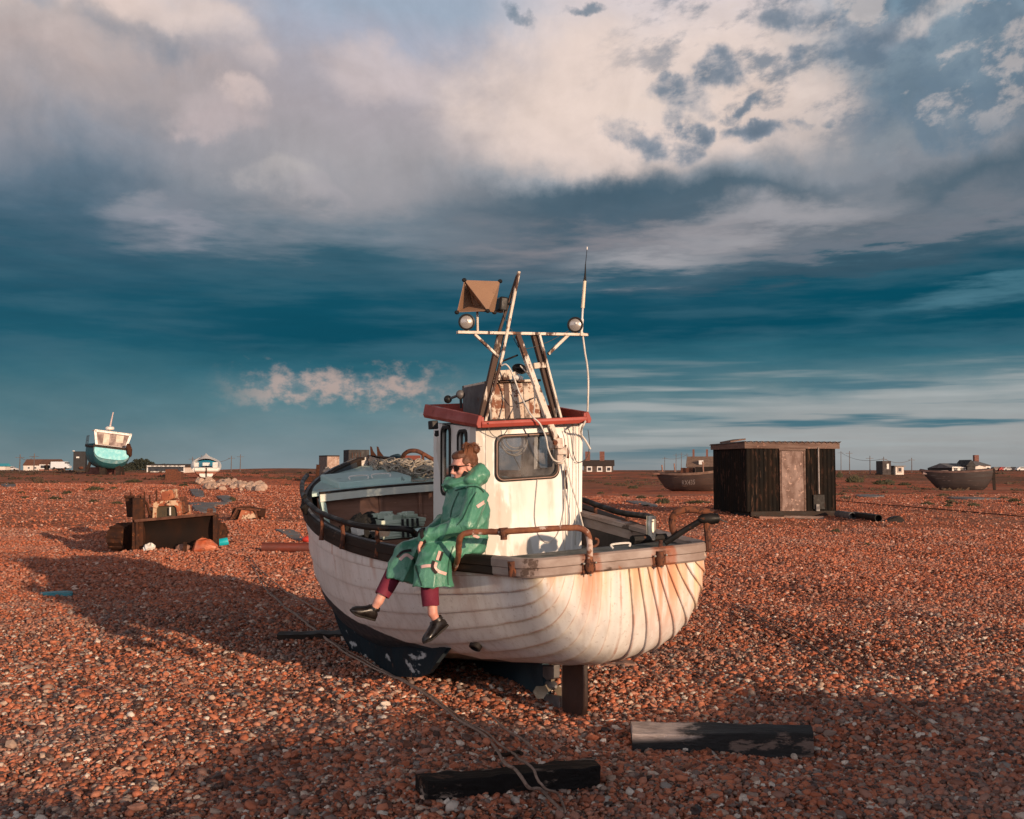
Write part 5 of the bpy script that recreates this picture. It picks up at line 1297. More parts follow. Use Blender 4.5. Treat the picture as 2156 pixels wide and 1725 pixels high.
MT['seam'] = pmat('dark_green_seam', (.012, .055, .035), (.018, .07, .045), 12, .6, .1)
strip('hood_seam', [(958, 1033), (972, 1029), (988, 1025), (1004, 1025), (1014, 1031), (1019, 1037)], 2.6, MT['seam'])
strip('coat_seam', [(966, 1036), (957, 1055), (950, 1075), (948, 1090)], 1.6, MT['seam'])
strip('coat_seam', [(1003, 1036), (994, 1050), (985, 1068), (975, 1090), (962, 1106)], 1.6, MT['seam'])
strip('coat_seam', [(955, 1150), (946, 1180), (943, 1210), (944, 1232)], 1.6, MT['seam'])
strip('coat_seam', [(872, 1178), (877, 1200), (884, 1222), (888, 1234)], 3.0, MT['seam'])
strip('zip_flap', [(936, 1042), (925, 1064), (912, 1090), (903, 1108)], 7, MT['coat'], .012)
# cuff straps
for w_, e_ in ((wrn, eln), (wrf, elf)):
    d_ = (w_-e_).normalized(); MB().tube([w_-d_*.018, w_-d_*.002, w_+d_*.012, w_+d_*.013], [.060, .060, .054, .030], 18, False).jitter(.004, 30).build('cuff', MT['blackcloth'], coat, smooth=60)
# --- hair
hr = MB(); hr.sph(hp(-.028, 0, .046), (.090, .078, .084), HR, 24, 16); hr.sph(hp(-.062, 0, .000), (.052, .068, .085), HR, 18, 12)
hr.sph(hp(.022, 0, .088), (.062, .062, .040), HR, 16, 10)
for s_ in (-1, 1): hr.sph(hp(-.015, s_*.058, .045), (.055, .026, .050), HR, 14, 10)
bun = pp(991, 946.5, D0-.01)
hr.sph(bun, (.050, .048, .042), None, 16, 12); hr.sph(bun+Vector((.034, -.01, .002)), (.036, .036, .038), None, 14, 10); cap(hr, hp(-.035, 0, .12), bun, .024, .022)
hair = fuse('hair', hr, .006, MT['hair'], person, 3, .5, lambda p, n_: (1-abs(mnoise.noise(Vector((p.x*22+p.z*10, p.y*22, p.z*30)))*2))**2*.005-.002)
st_ = MB(); rr = random.Random(9)
for k in range(130):
    a = rr.uniform(0, 6.28); b = rr.uniform(.2, 1.5); r0 = .046
    p0_ = bun+Vector((math.cos(a)*math.sin(b)*r0, math.sin(a)*math.sin(b)*r0, math.cos(b)*r0*.9)); p1_ = p0_+Vector((math.cos(a)*.016+rr.uniform(-.008, .008), math.sin(a)*.016, rr.uniform(-.012, .016))); p2_ = p1_+Vector((math.cos(a)*.008+rr.uniform(-.012, .014), math.sin(a)*.01, rr.uniform(-.035, .008)))
    st_.tube(arc_pts([bun, p0_, p1_, p2_], 3), [.0020]*4+[.0018]*3+[.0010]*3, 4)
for k in range(48):
    x = 984+rr.uniform(-5, 12); st_.tube(arc_pts([pp(x, 942, D0-.05), pp(x-2+(k % 6)*.5, 952, D0-.075), pp(x-3+(k % 6), 962, D0-.085), pp(x+rr.uniform(-3, 3), 966+rr.uniform(0, 9), D0-.082)], 3), [.0024]*3+[.0020]*4+[.0010]*3, 4)
st_.build('hair_strand', pmat('fair_brown_hair', (.26, .10, .045), (.17, .065, .03), 14, .5, .3), hair, smooth=70)
# --- sunglasses and the gaiter pulled under the chin
sg_ = MB()
for s_ in (-1, 1):
    c_ = hp(.098, s_*.032, .004); rg = []
    for t in np.linspace(-1, 1, 7):
        l0 = c_+face_l*(t*.029)-face_f*(abs(t+s_*.3)**2*.010); hh = .022*(1-abs(t)**4*.55); rg.append([l0+face_u*hh*.8, l0-face_u*hh*1.15, l0-face_u*hh*1.15-face_f*.005, l0+face_u*hh*.8-face_f*.005])
    sg_.loft(rg); sg_.tube([hp(.094, s_*.060, .014), hp(.05, s_*.076, .012), hp(.0, s_*.082, .010), hp(-.03, s_*.080, -.006)], .0042, 6)
    sg_.tube([c_+face_l*.029+face_u*.017, c_+face_u*.020, c_-face_l*.029+face_u*.017], .004, 6)
sg_.build('sunglasses', pmat('dark_sunglasses', (.010, .007, .007), (.014, .010, .009), 8, .12, 0), person, smooth=50)
gt = MB(); rg = []
for u, a, b, l_ in ((-.135, .075, .090, 0), (-.105, .094, .086, 0), (-.075, .090, .083, 0), (-.055, .084, .078, 0)):
    ring = []
    for t in np.linspace(0, 2*math.pi, 28, endpoint=False):
        pk = .034*math.exp(-((t-math.pi*.36)/.30)**2)+.034*math.exp(-((t-math.pi*1.64)/.30)**2)-.062*max(math.cos(t), 0)**3-.012*max(-math.cos(t), 0)
        ring.append(hp(.004+a*math.cos(t)*1.0, b*math.sin(t), u+(pk if u > -.09 else pk*.3)))
    rg.append(ring)
gt.loft(rg, False).build('neck_gaiter', pmat('black_gaiter', (.005, .004, .004), (.009, .007, .007), 20, .85, .4, 90), person, smooth=70)
# ------------------------------------------------------------------ timbers and ropes on the shingle
def timber(corners_top, hgt, label, m, seed, chop=.0):
    """corners_top: front-left, front-right, back-right, back-left in photo pixels on the top face, at height hgt over the ground"""
    P = []
    for px, py in corners_top:
        g0 = ground_at(px, py); r = ray(px, py); t = (g0.z+hgt-CAMZ)/r.z; P.append(CAM+r*t)
    zt_ = sum(p.z for p in P)/4
    for p in P: p.z = zt_+(p.z-zt_)*.3
    a, b, c, d = P; n_ = 26; rings = []
    w_ = ((d-a)+(c-b))/2
    for i in range(n_+1):
        t = i/n_; f_ = a.lerp(b, t); k_ = d.lerp(c, t); nz = mnoise.noise_vector(Vector((t*5, seed, 0)))*.010
        dn = Vector((0, 0, -(hgt+.05)))
        e_ = .006
        ring = [f_+dn+nz, f_+Vector((0, 0, -e_))+nz*.5, f_+(k_-f_).normalized()*e_+nz*.4, f_.lerp(k_, .5)+Vector((0, 0, .004))+nz*.6, k_-(k_-f_).normalized()*e_+nz, k_+Vector((0, 0, -e_))+nz, k_+dn]
        rings.append(ring)
    mb = MB().loft(rings); mb.jitter(.012, 9, seed).jitter(.004, 30, seed)
    base = (a+b+c+d)/4; base.z = zt_-hgt
    o = mb.build('timber_beam', m, None, smooth=28, origin=base); return tag(o, label, 'timber', 'old timbers on the shingle')
MT['beam_bleached'] = pmat('half_bleached_timber', (.009, .009, .010), (.017, .016, .016), 5, .75, .6, 28, st=(.35, 1, 1), spots=[((.17, .12, .10), 4.5, .60, (.5, 1, 1.6))], bd=.025)
def bleach(m):          # one end of this timber has lost its tar
    nt = NT(m.node_tree); b = m.node_tree.nodes['Principled BSDF']; o = nt.obj(); x, y, z = nt.sep(o); f, _ = nt.noise(nt.vmul(o, (1, 1, 3)), 7, 6, .65)
    k = nt.ss(nt.add(x, nt.mul(nt.sub(f, .5), .55)), -.16, -.32); k = nt.mul(k, nt.ss(z, .06, .12))
    old = b.inputs['Base Color'].links[0].from_socket
    nt.put(b.inputs['Base Color'], nt.mix(nt.mul(k, .9), old, nt.mix(nt.ss(f, .4, .65), (.66, .54, .48), (.42, .33, .29))))
bleach(MT['beam_bleached'])
timber([(903, 1632), (1262, 1623), (1246, 1609), (877, 1620)], .150, 'black tarred timber beam lying nearest the viewer with ropes across it', MT['beam'], 1)
timber([(1333, 1540), (1713, 1553), (1707, 1532), (1328, 1514)], .115, 'timber beam with one bleached end lying behind the rudder', MT['beam_bleached'], 2)
timber([(583, 1336), (735, 1334), (740, 1327), (590, 1329)], .10, 'thin dark skid plank half under the port side of the white boat', MT['darkwood'], 3)
timber([(1246, 1402), (1335, 1400), (1330, 1393), (1250, 1394)], .03, 'pale flat board on the shingle below the stern of the white boat', pmat('dusty_board', (.30, .17, .12), (.22, .12, .085), 6, .85, .4), 4)
def ground_rope(name, pl, r, m, label, cat='rope', group=None, lift=.045, onz=None):
    pts = []
    for i, (px, py) in enumerate(pl):
        p = ground_at(px, py); p.z += lift
        if onz and i in onz: rr_ = ray(px, py); p = CAM+rr_*((ZBEAM+onz[i]-CAMZ)/rr_.z)
        pts.append(p)
    P = arc_pts(pts, 10); rr = random.Random(len(pl))
    for i, p in enumerate(P):
        k = mnoise.noise_vector(Vector((p.x*2.2, p.y*2.2, .3)))*(.03 if not onz or i < 195 else .005); p.x += k.x; p.y += k.y
    return tag(MB().tube(P, r, 6).build(name, m, None, smooth=70, origin=pts[len(pts)//2]), label, cat, group)
main = [(505, 1164), (519, 1178), (532, 1197), (545, 1222), (560, 1247), (585, 1272), (612, 1296), (640, 1318), (662, 1335), (690, 1358), (722, 1382), (760, 1402), (800, 1424), (838, 1440), (872, 1456), (900, 1476), (930, 1502), (960, 1526), (992, 1546), (1020, 1566), (1042, 1588), (1062, 1606), (1083, 1619), (1098, 1637), (1115, 1660), (1136, 1679), (1158, 1700), (1185, 1728)]
gb_ = ground_at(1080, 1684); ZBEAM = gb_.z
ground_rope('mooring_rope', main, .0095, MT['groundrope'], 'long sandy mooring rope running under the bow and over the nearest timber', 'rope', 'ropes on the shingle', onz={21: .172, 22: .168, 23: .155, 24: .095})
second = [(512, 1160), (540, 1195), (556, 1228), (578, 1262), (606, 1288), (648, 1322), (676, 1345), (715, 1372), (768, 1400), (820, 1430), (860, 1447), (905, 1474), (945, 1508), (985, 1536), (1018, 1555), (1048, 1580), (1075, 1598), (1105, 1605), (1125, 1622), (1134, 1640), (1150, 1662), (1175, 1690), (1192, 1728)]
ground_rope('mooring_rope', second, .0075, MT['groundrope'], 'thinner rope twisting alongside the long mooring rope to the nearest timber', 'rope', 'ropes on the shingle', onz={17: .168, 18: .168, 19: .14, 20: .09})
ground_rope('mooring_rope', [(1020, 1512), (1046, 1530), (1065, 1548), (1088, 1562), (1108, 1575), (1126, 1592), (1140, 1603)], .008, MT['groundrope'], 'short brown rope end lying between the rudder and the nearest timber', 'rope', 'ropes on the shingle')
ground_rope('mooring_rope', [(1545, 1280), (1580, 1296), (1640, 1330), (1668, 1345), (1700, 1362), (1735, 1392), (1775, 1425), (1830, 1455), (1868, 1472), (1905, 1500), (1935, 1520), (1955, 1535), (1975, 1548)], .0085, MT['groundrope'], 'slack rope winding over the shingle to the right of the white boat', 'rope', 'ropes on the shingle')
ground_rope('mooring_rope', [(1757, 1056), (1800, 1060), (1880, 1067), (1960, 1074), (2040, 1081), (2120, 1088), (2200, 1095)], .02, MT['darkrust'], 'straight dark winch rope running right from the black shed', 'rope', 'ropes on the shingle', lift=.05)
ground_rope('mooring_rope', [(540, 1198), (575, 1230), (600, 1250), (640, 1275), (668, 1290), (686, 1297)], .010, MT['groundrope'], 'thin dark line from the bulldozer to the port bow of the white boat', 'rope', 'ropes on the shingle')
ground_rope('driftwood_twig', [(1040, 1600), (1064, 1604), (1090, 1598), (1100, 1602)], .012, MT['darkwood'], 'dark stick behind the nearest timber', 'stick')
ground_rope('dry_stalks', [(1838, 1625), (1858, 1618), (1880, 1630), (1905, 1622), (1935, 1628)], .005, MT['groundrope'], 'wisp of dry stalks on the shingle low right in the photo', 'stalks')

# ------------------------------------------------------------------ the black corrugated shed
def corr(mb, p0, ex, L_, z0, z1, nrm, pitch=.15, amp=.022, tz0=0, tz1=0):
    n_ = int(L_/pitch*6); ra = []; rb_ = []
    for i in range(n_+1):
        t = i/n_; q = p0+ex*(L_*t)+nrm*(amp*math.sin(2*math.pi*L_*t/pitch)); ra.append(q+Vector((0, 0, z0))); rb_.append(q+Vector((0, 0, z1+tz0*(1-t)+tz1*t)))
    ra2 = [q-nrm*.01 for q in ra]; rb2 = [q-nrm*.01 for q in rb_]
    return mb.loft([ra, rb_], False, False).loft([ra2, rb2], False, False)
gN = ground_at(1573, 1089); gR = ground_at(1759, 1082); dS = gN.y
a_ = R_(13); ex = Vector((math.cos(a_), math.sin(a_), 0)); ey = Vector((-math.sin(a_), math.cos(a_), 0))
# front length from the far corner's ray
r_ = ray(1759, 1000); u_ = r_.x/r_.y; LFr = (u_*gN.y-gN.x)/(ex.x-u_*ex.y)
r_ = ray(1503, 1000); u_ = r_.x/r_.y; LSd = (u_*gN.y-gN.x)/(ey.x-u_*ey.y)
topz = at(1573, 932, dS).z-gN.z
shed = thing('shed', 'black corrugated iron shed with pale chipboard door and flat rippled roof', 'shed', loc=gN)
m_sh = pmat('tarred_corrugated_iron', (.007, .006, .005), (.017, .012, .009), 2.5, .85, .3, 30, st=(1, 1, .25), spec=.12, spots=[((.085, .05, .033), 3.0, .655, (3.5, 3.5, .35)), ((.05, .026, .018), 5, .60, (2, 2, .5))])
zb0 = .16; O0 = Vector((0, 0, 0))
corr(MB(), O0, ex, LFr, zb0, topz-.10, -ey).build('front_wall', m_sh, shed, smooth=60)
corr(MB(), O0, ey, LSd, zb0, topz-.10, -ex).build('side_wall', m_sh, shed, smooth=60)
corr(MB(), O0+ex*LFr, ey, LSd, zb0, topz-.10, ex).build('side_wall', m_sh, shed, smooth=60)
corr(MB(), O0+ey*LSd, ex, LFr, zb0, topz-.10, ey).build('back_wall', m_sh, shed, smooth=60)
m_fa = pmat('brown_fascia_board', (.15, .085, .06), (.10, .055, .04), 3, .8, .4, 30, st=(.4, .4, 3), spots=[((.27, .15, .11), 5, .62)])
rt = Matrix((ex, ey, Vector((0, 0, 1)))).transposed()
fz = topz-.09
MB().box(ex*(LFr/2+.02)-ey*.06+Vector((0, 0, fz)), (LFr+.22, .03, .20), rt).build('fascia_board', m_fa, shed, smooth=None, bevel=.004)
MB().box(ey*(LSd/2)-ex*.075+Vector((0, 0, fz)), (.03, LSd+.10, .20), rt).build('fascia_board', m_fa, shed, smooth=None, bevel=.004)
rfm = MB(); q0 = -ex*.12-ey*.10+Vector((0, 0, topz+.02)); nL = int((LFr+.3)/.20*6); ra = []; rb_ = []
for i in range(nL+1):
    t = i/nL; z_ = .034*math.sin(2*math.pi*(LFr+.3)*t/.20); ra.append(q0+ex*((LFr+.3)*t)+Vector((0, 0, z_))); rb_.append(q0+ex*((LFr+.3)*t)+ey*(LSd+.2)+Vector((0, 0, z_-.05)))
rfm.loft([ra, rb_], False, False).loft([[p-Vector((0, 0, .012)) for p in ra], [p-Vector((0, 0, .012)) for p in rb_]], False, False).loft([ra, [p-Vector((0, 0, .012)) for p in ra]], False, False)
rfm.build('roof', pmat('shed_roof_sheet', (.16, .12, .10), (.10, .065, .05), 3, .7, .3), shed, smooth=60)
def fx_(px): r = ray(px, 1000); u = r.x/r.y; return (u*gN.y-gN.x)/(ex.x-u*ex.y)
def fz_(py, px=1660): return at(px, py, gN.y+ex.y*fx_(px)).z-gN.z
d0, d1 = fx_(1644), fx_(1690); dz0, dz1 = fz_(1076), fz_(950)
door = MB().box(ex*((d0+d1)/2)-ey*.045+Vector((0, 0, (dz0+dz1)/2)), (d1-d0, .035, dz1-dz0), rt).build('door', pmat('chipboard_door', (.25, .165, .135), (.15, .092, .072), 4.5, .8, .3, 30, st=(1, 1, .6), spots=[((.10, .05, .035), 5.5, .655, (1.4, 1.4, .7)), ((.44, .29, .23), 8, .60)]), shed, smooth=None, bevel=.006)
MB().box(ex*((d0+d1)/2)-ey*.05+Vector((0, 0, dz1+.05)), (d1-d0+.16, .04, .07), rt).box(ex*(d1+.04)-ey*.05+Vector((0, 0, (dz0+dz1)/2)), (.06, .04, dz1-dz0), rt).box(ex*(d0-.04)-ey*.05+Vector((0, 0, (dz0+dz1)/2)), (.05, .04, dz1-dz0), rt).build('door_frame', m_fa, shed, smooth=None)
pxx = fx_(1721)
MB().cyl(ex*pxx-ey*.09+Vector((0, 0, topz-.15)), ex*pxx-ey*.09+Vector((0, 0, fz_(1040, 1721))), .022, None, 10).build('downpipe', pmat('grey_downpipe', (.36, .31, .28), (.26, .21, .18), 6, .6, .1), shed)
hx0, hx1 = fx_(1710), fx_(1733)
MB().box(ex*((hx0+hx1)/2)-ey*.05+Vector((0, 0, (fz_(1042, 1720)+fz_(1072, 1720))/2)), (hx1-hx0, .05, fz_(1042, 1720)-fz_(1072, 1720)), rt).build('hatch_opening', MT['rubber'], shed, smooth=None)
MB().box(ex*fx_(1717)-ey*.11+Vector((0, 0, fz_(1069, 1717))), (.13, .06, .22), rt).build('meter_box', MT['greymetal'], shed, smooth=None, bevel=.006)
MB().box(ex*(LFr/2+.05)-ey*.03+Vector((0, 0, .10)), (LFr-.1, .10, .16), rt).build('sill_beam', MT['darkwood'], shed, smooth=None, bevel=.008)
for t in (.12, .5, .92): MB().box(ex*(LFr*t)-ey*.0+Vector((0, 0, -.02)), (.22, .22, .16), rt).build('pad_block', MT['darkwood'], shed, smooth=None)
MB().box(ex*(LFr/2)+ey*(LSd/2)+Vector((0, 0, .07)), (LFr-.3, LSd-.3, .16), rt).build('floor_frame', MT['rubber'], shed, smooth=None)
q_ = -ex*.02+ey*(LSd*.45)+Vector((0, 0, topz+.05)); tag(MB().prism([gN+q_+Vector((0, 0, -.02)), gN+q_+ex*.02+ey*.9+Vector((0, 0, -.03)), gN+q_+ex*.5+ey*.9+Vector((0, 0, .06)), gN+q_+ex*.55+Vector((0, 0, .07))], (0, 0, .05)).build('roof_board', m_fa, None, smooth=None, origin=gN+q_), 'loose board lying on the roof of the black shed', 'board')
def plank(px0, py0, px1, py1, w_, h_, m, label, cat='plank', name='plank', up=0):
    a, b = ground_at(px0, py0), ground_at(px1, py1); a.z += h_/2+up; b.z += h_/2+up
    mb = MB().bar(a, b, w_, h_).jitter(.01, 5); return tag(mb.build(name, m, None, smooth=None, bevel=.006, origin=(a+b)/2-Vector((0, 0, h_/2))), label, cat)
plank(1598, 1092, 1650, 1093, .25, .07, MT['ply'], 'short brown plank before the front of the black shed')
plank(1652, 1091, 1734, 1093, .30, .08, pmat('pale_plank', (.34, .24, .19), (.26, .17, .13), 4, .8, .3), 'pale broad plank under the chipboard door of the shed')
def pipe(px0, py0, px1, py1, r, m, label, name='pipe', cat='pipe', hollow=True):
    a, b = ground_at(px0, py0), ground_at(px1, py1); a.z += r*.9; b.z += r*.9; d = (b-a).normalized()
    mb = MB().tube([a+d*.25, a, a, b, b, b-d*.25], [r*.86, r*.86, r, r, r*.86, r*.86], 20, True)
    return tag(mb.build(name, m, None, smooth=40, origin=(a+b)/2-Vector((0, 0, r))), label, cat)
pipe(1764, 1089, 1795, 1094, .115, MT['greymetal'], 'grey pipe with an open end beside the right corner of the black shed')
pipe(1799, 1092, 1850, 1099, .115, MT['blackpipe'], 'black pipe length lying right of the grey pipe')
a = ground_at(1880, 1100); tag(MB().prism([(a.x-.32, a.y, a.z-.02), (a.x+.34, a.y-.05, a.z-.02), (a.x+.32, a.y-.05, a.z+.08), (a.x+.18, a.y-.05, a.z+.19), (a.x+.02, a.y, a.z+.15)], (0, .3, 0)).build('scrap_wedge', MT['rubber'], None, smooth=None, bevel=.01, origin=a), 'black wedge shaped scrap lying right of the black pipe', 'scrap')

# ------------------------------------------------------------------ rusty bulldozer and the litter round it
gd = ground_at(360, 1158); DD = gd.y
doz = thing('bulldozer', 'derelict rust brown bulldozer with wide dark blade on the left', 'bulldozer', loc=gd)
def dz(px, py, dd=0): return at(px, py, DD+dd)-gd
m_bl = pmat('dark_rusted_blade', (.013, .008, .006), (.028, .013, .008), 1.8, .85, .4, 40, spec=.12, st=(1, 1, .5), spots=[((.13, .05, .022), 3.5, .66)])
m_or = pmat('orange_rust_paint', (.46, .145, .06), (.28, .075, .035), 4, .75, .4, 50, spots=[((.62, .43, .28), 5, .53), ((.08, .03, .018), 8, .60)])
rows = []
for k in range(9):
    t = k/8; cv = -.16*math.sin(math.pi*t)
    l_ = dz(288, 1096+61*t, -.0+cv*-1*.9-.10*t); r2 = dz(451+4*t, 1083+74*t, .12+cv*-1*.9-.10*t)
    rows.append((l_, r2))
mb = MB(); mb.loft([[l_, l_.lerp(r2, .33), l_.lerp(r2, .66), r2] for l_, r2 in rows], False, False)
mb.loft([[p+Vector((0, .06, 0)) for p in (l_, l_.lerp(r2, .33), l_.lerp(r2, .66), r2)] for l_, r2 in rows], False, False)
blade = mb.build('blade', m_bl, doz, smooth=50)
MB().bar(dz(284, 1097, -.03), dz(453, 1082, .09), .12, .06).build('blade_top_edge', pmat('blade_edge_rust', (.13, .05, .026), (.075, .03, .018), 8, .85, .4), blade, smooth=None, bevel=.01)
for px0, px1, py0, dd in ((285, 292, 1096, -.02), (448, 457, 1083, .10)):
    MB().prism([dz(px0, py0, dd-.05), dz(px1-2, py0+1, dd-.05), dz(px1, 1160, dd-.15), dz(px0, 1160, dd-.15)], (0, .20, 0)).build('end_plate', MT['darkrust'], blade, smooth=None, bevel=.01)
MB().box(dz(442, 1077, .15), (.10, .1, .12)).build('blade_lug', MT['rust'], blade, smooth=None)
# left lift frame, track and box
MB().prism([dz(278, 1050, .1), dz(299, 1050, .1), dz(300, 1160, -.15), dz(277, 1160, -.15)], (0, .25, 0)).jitter(.02, 4).build('lift_frame', MT['darkrust'], doz, smooth=None, bevel=.015)
for px, dd in ((272, .8), (384, 1.0)):
    c_ = dz(px, 1130, dd); L_ = 1.5; tr = []
    mbt = MB(); prof_ = [(-L_/2, -.30), (L_/2, -.30), (L_/2+.22, -.1), (L_/2+.2, .14), (L_/2-.05, .27), (-L_/2+.05, .27), (-L_/2-.18, .14), (-L_/2-.2, -.1)]
    tdir = Vector((.35, .94, 0)).normalized(); sd = Vector((.94, -.35, 0))
    pa = [c_+tdir*(x+.45)+Vector((0, 0, z)) for x, z in prof_]
    mbt.prism([p-sd*.19 for p in pa], sd*.38)
    for i in range(len(pa)):
        q, r_ = pa[i], pa[(i+1) % len(pa)]; n_ = max(int((r_-q).length/.16), 1)
        for j in range(n_): mbt.box(q.lerp(r_, (j+.5)/n_), (.42, .05, .06), Matrix((sd, (r_-q).normalized(), sd.cross((r_-q).normalized()))).transposed())
    mbt.build('track', MT['darkrust'], doz, smooth=None)
MB().prism([dz(264, 1047, .6), dz(274, 1044, .6), dz(277, 1062, .6), dz(284, 1066, .6), dz(284, 1090, .6), dz(266, 1090, .6)], (0, .3, 0)).jitter(.04, 5).build('fuel_tank', MT['darkrust'], doz, smooth=None, bevel=.02)
MB().bar(dz(284, 1050, .4), dz(298, 1044, .4), .06, .08).bar(dz(298, 1044, .4), dz(301, 1078, .4), .06, .08).bar(dz(286, 1074, .4), dz(302, 1080, .4), .05, .06).build('winch_frame', MT['rust'], doz, smooth=None)
# engine hood with its arch shaped nose
no = MB(); A0 = [dz(321, 1093, .7), dz(323, 1060, .7), dz(329, 1055.5, .7), dz(373, 1053.5, .7), dz(379, 1058, .7), dz(381, 1090, .7)]
I0 = [dz(328, 1093, .7), dz(329, 1071, .7), dz(333, 1066, .7), dz(366, 1064.5, .7), dz(371, 1069, .7), dz(374, 1090, .7)]
for i in range(5): no.prism([A0[i], A0[i+1], I0[i+1], I0[i]], (0, .12, 0))
nose = no.build('radiator_surround', m_or, doz, smooth=None)
MB().prism([I0[0]+Vector((0, .06, -.2)), I0[1]+Vector((0, .06, 0)), I0[2]+Vector((0, .06, 0)), I0[3]+Vector((0, .06, 0)), I0[4]+Vector((0, .06, 0)), I0[5]+Vector((0, .06, -.2))], (0, .05, 0)).build('radiator_grille', pmat('radiator', (.05, .038, .022), (.09, .065, .035), 14, .8, .5, 40, st=(6, 1, 1)), nose, smooth=None)
MB().cyl(dz(358, 1085, .68), dz(358, 1068, .68), .02, None, 8).build('grille_bar', MT['white'], nose)
MB().box(dz(352, 1080, 1.4)+Vector((0, .25, .0)), (.56, 1.4, .30)).jitter(.03, 5).build('engine_hood', m_or, doz, smooth=None, bevel=.03)
MB().box(dz(350, 1120, 1.6), (.85, 2.0, .65)).build('chassis', MT['darkrust'], doz, smooth=None, bevel=.03)
MB().prism([dz(337, 1035, 1.4), dz(342, 1031, 1.4), dz(352, 1033, 1.4), dz(356, 1029, 1.4), dz(362, 1032, 1.4), dz(366, 1049, 1.4), dz(352, 1055, 1.4), dz(340, 1052, 1.4)], (0, .40, 0)).jitter(.03, 6).build('seat_box', m_or, doz, smooth=None, bevel=.015)
MB().prism([dz(378, 1047, 1.2), dz(386, 1046, 1.2), dz(392, 1078, 1.2), dz(383, 1084, 1.2)], (0, .25, 0)).jitter(.02, 6).build('lift_cylinder', MT['rust'], doz, smooth=None, bevel=.01)
MB().tube([dz(296, 1049, .5), dz(309, 1060, .5), dz(316, 1085, .5)], .03, 6).tube([dz(262, 1046, .6), dz(296, 1049, .6)], .035, 6).build('hydraulic_hose', MT['darkrust'], doz)
for px, y0, y1 in ((305, 1036, 1062), (330, 1032, 1062), (316, 1042, 1060), (276, 1036, 1050)): MB().cyl(dz(px, y1, 1.0), dz(px-1, y0, 1.0), .022, .014, 6).build('control_lever', MT['darkrust'], doz)
MB().prism([dz(386, 1142, -.3), dz(391, 1142, -.3), dz(390, 1162, -.45), dz(384, 1163, -.45)], (0, .1, 0)).build('blade_foot', MT['darkrust'], doz, smooth=None)
def crumple(name, px0, px1, py0, py1, m, label, cat, dep=.35, seed=1, amp=.35, smooth=None):
    g0 = ground_at((px0+px1)/2, py1); d_ = g0.y; w_ = (px1-px0)/FPX*d_; h_ = (py1-py0)/FPX*d_
    mb = MB().sph((0, 0, h_*.42), (w_/2, dep/2, h_*.58), None, 14, 9); mb.jitter(min(w_, h_)*amp, 3.0/max(w_, .2), seed).jitter(min(w_, h_)*amp*.4, 9.0/max(w_, .2), seed+3)
    mb.v = [(x, y, max(z, -.03)) for x, y, z in mb.v]
    o = mb.build(name, m, None, smooth=smooth); o.location = g0; return tag(o, label, cat)
crumple('white_sack', 303, 326, 1144, 1160, MT['white'], 'white torn sack at the left foot of the bulldozer blade', 'sack', .3, 1)
crumple('white_sack', 320, 342, 1136, 1154, MT['white'], 'standing white scrap leaning on the bulldozer blade beside the torn sack', 'sack', .2, 2)
crumple('orange_bag', 404, 457, 1136, 1162, pmat('orange_plastic', (.50, .11, .045), (.58, .20, .11), 6, .45, .2, spots=[((.66, .40, .30), 6, .66)]), 'crumpled orange net bag at the right foot of the bulldozer blade', 'bag', .45, 3)
crumple('brown_sack', 372, 402, 1147, 1160, MT['ply'], 'dusty brown sack below the middle of the bulldozer blade', 'sack', .3, 4)
g0 = ground_at(468, 1152); mb = MB().tube([(-.12, .0, .09), (-.118, 0, .09), (.10, .05, .125), (.118, .055, .13)], [.05, .085, .088, .07], 18); o = mb.build('blue_drum', pmat('cyan_plastic', (.01, .42, .50), (.015, .48, .55), 5, .35, .05), None, smooth=50, bevel=.008); o.location = g0; tag(o, 'bright cyan plastic drum beside the right end of the bulldozer blade', 'drum')
pipe(552, 1162, 700, 1163, .105, pmat('red_oxide_pipe', (.16, .038, .024), (.11, .028, .018), 4, .55, .2), 'dark red iron pipe lying left of the white boat')
g0 = ground_at(650, 1142); o = MB().sph((0, 0, .07), (.17, .12, .085)).build('red_float', pmat('red_float', (.62, .045, .028), (.52, .04, .025), 6, .5, .1), None, smooth=60); o.location = g0; tag(o, 'red float lying behind the dark red pipe', 'float')
# wrecked scrap
g0 = ground_at(512, 1095); dw = g0.y
wr = thing('scrap_wreck', 'crumpled rusty scrap wreck lying right of the bulldozer', 'wreck', loc=g0)
wz = lambda px, py, dd=0: at(px, py, dw+dd)-g0
MB().prism([wz(482, 1090), wz(484, 1070), wz(505, 1069), wz(520, 1068), wz(548, 1073), wz(551, 1088), wz(530, 1092)], (0, .7, 0)).jitter(.16, 2.5, 2).build('wreck_shell', MT['darkrust'], wr, smooth=None)
MB().prism([wz(500, 1093, -.15), wz(506, 1076, -.1), wz(530, 1079, -.1), wz(537, 1092, -.15)], (0, .06, 0)).jitter(.06, 5, 4).build('bent_panel', m_or, wr, smooth=None)
MB().bar(wz(487, 1094, -.1), wz(500, 1070, -.1), .05, .05).bar(wz(541, 1094, -.1), wz(537, 1071, -.1), .05, .05).bar(wz(500, 1071, -.1), wz(548, 1074, -.1), .04, .05).build('wreck_frame', MT['rust'], wr, smooth=None)
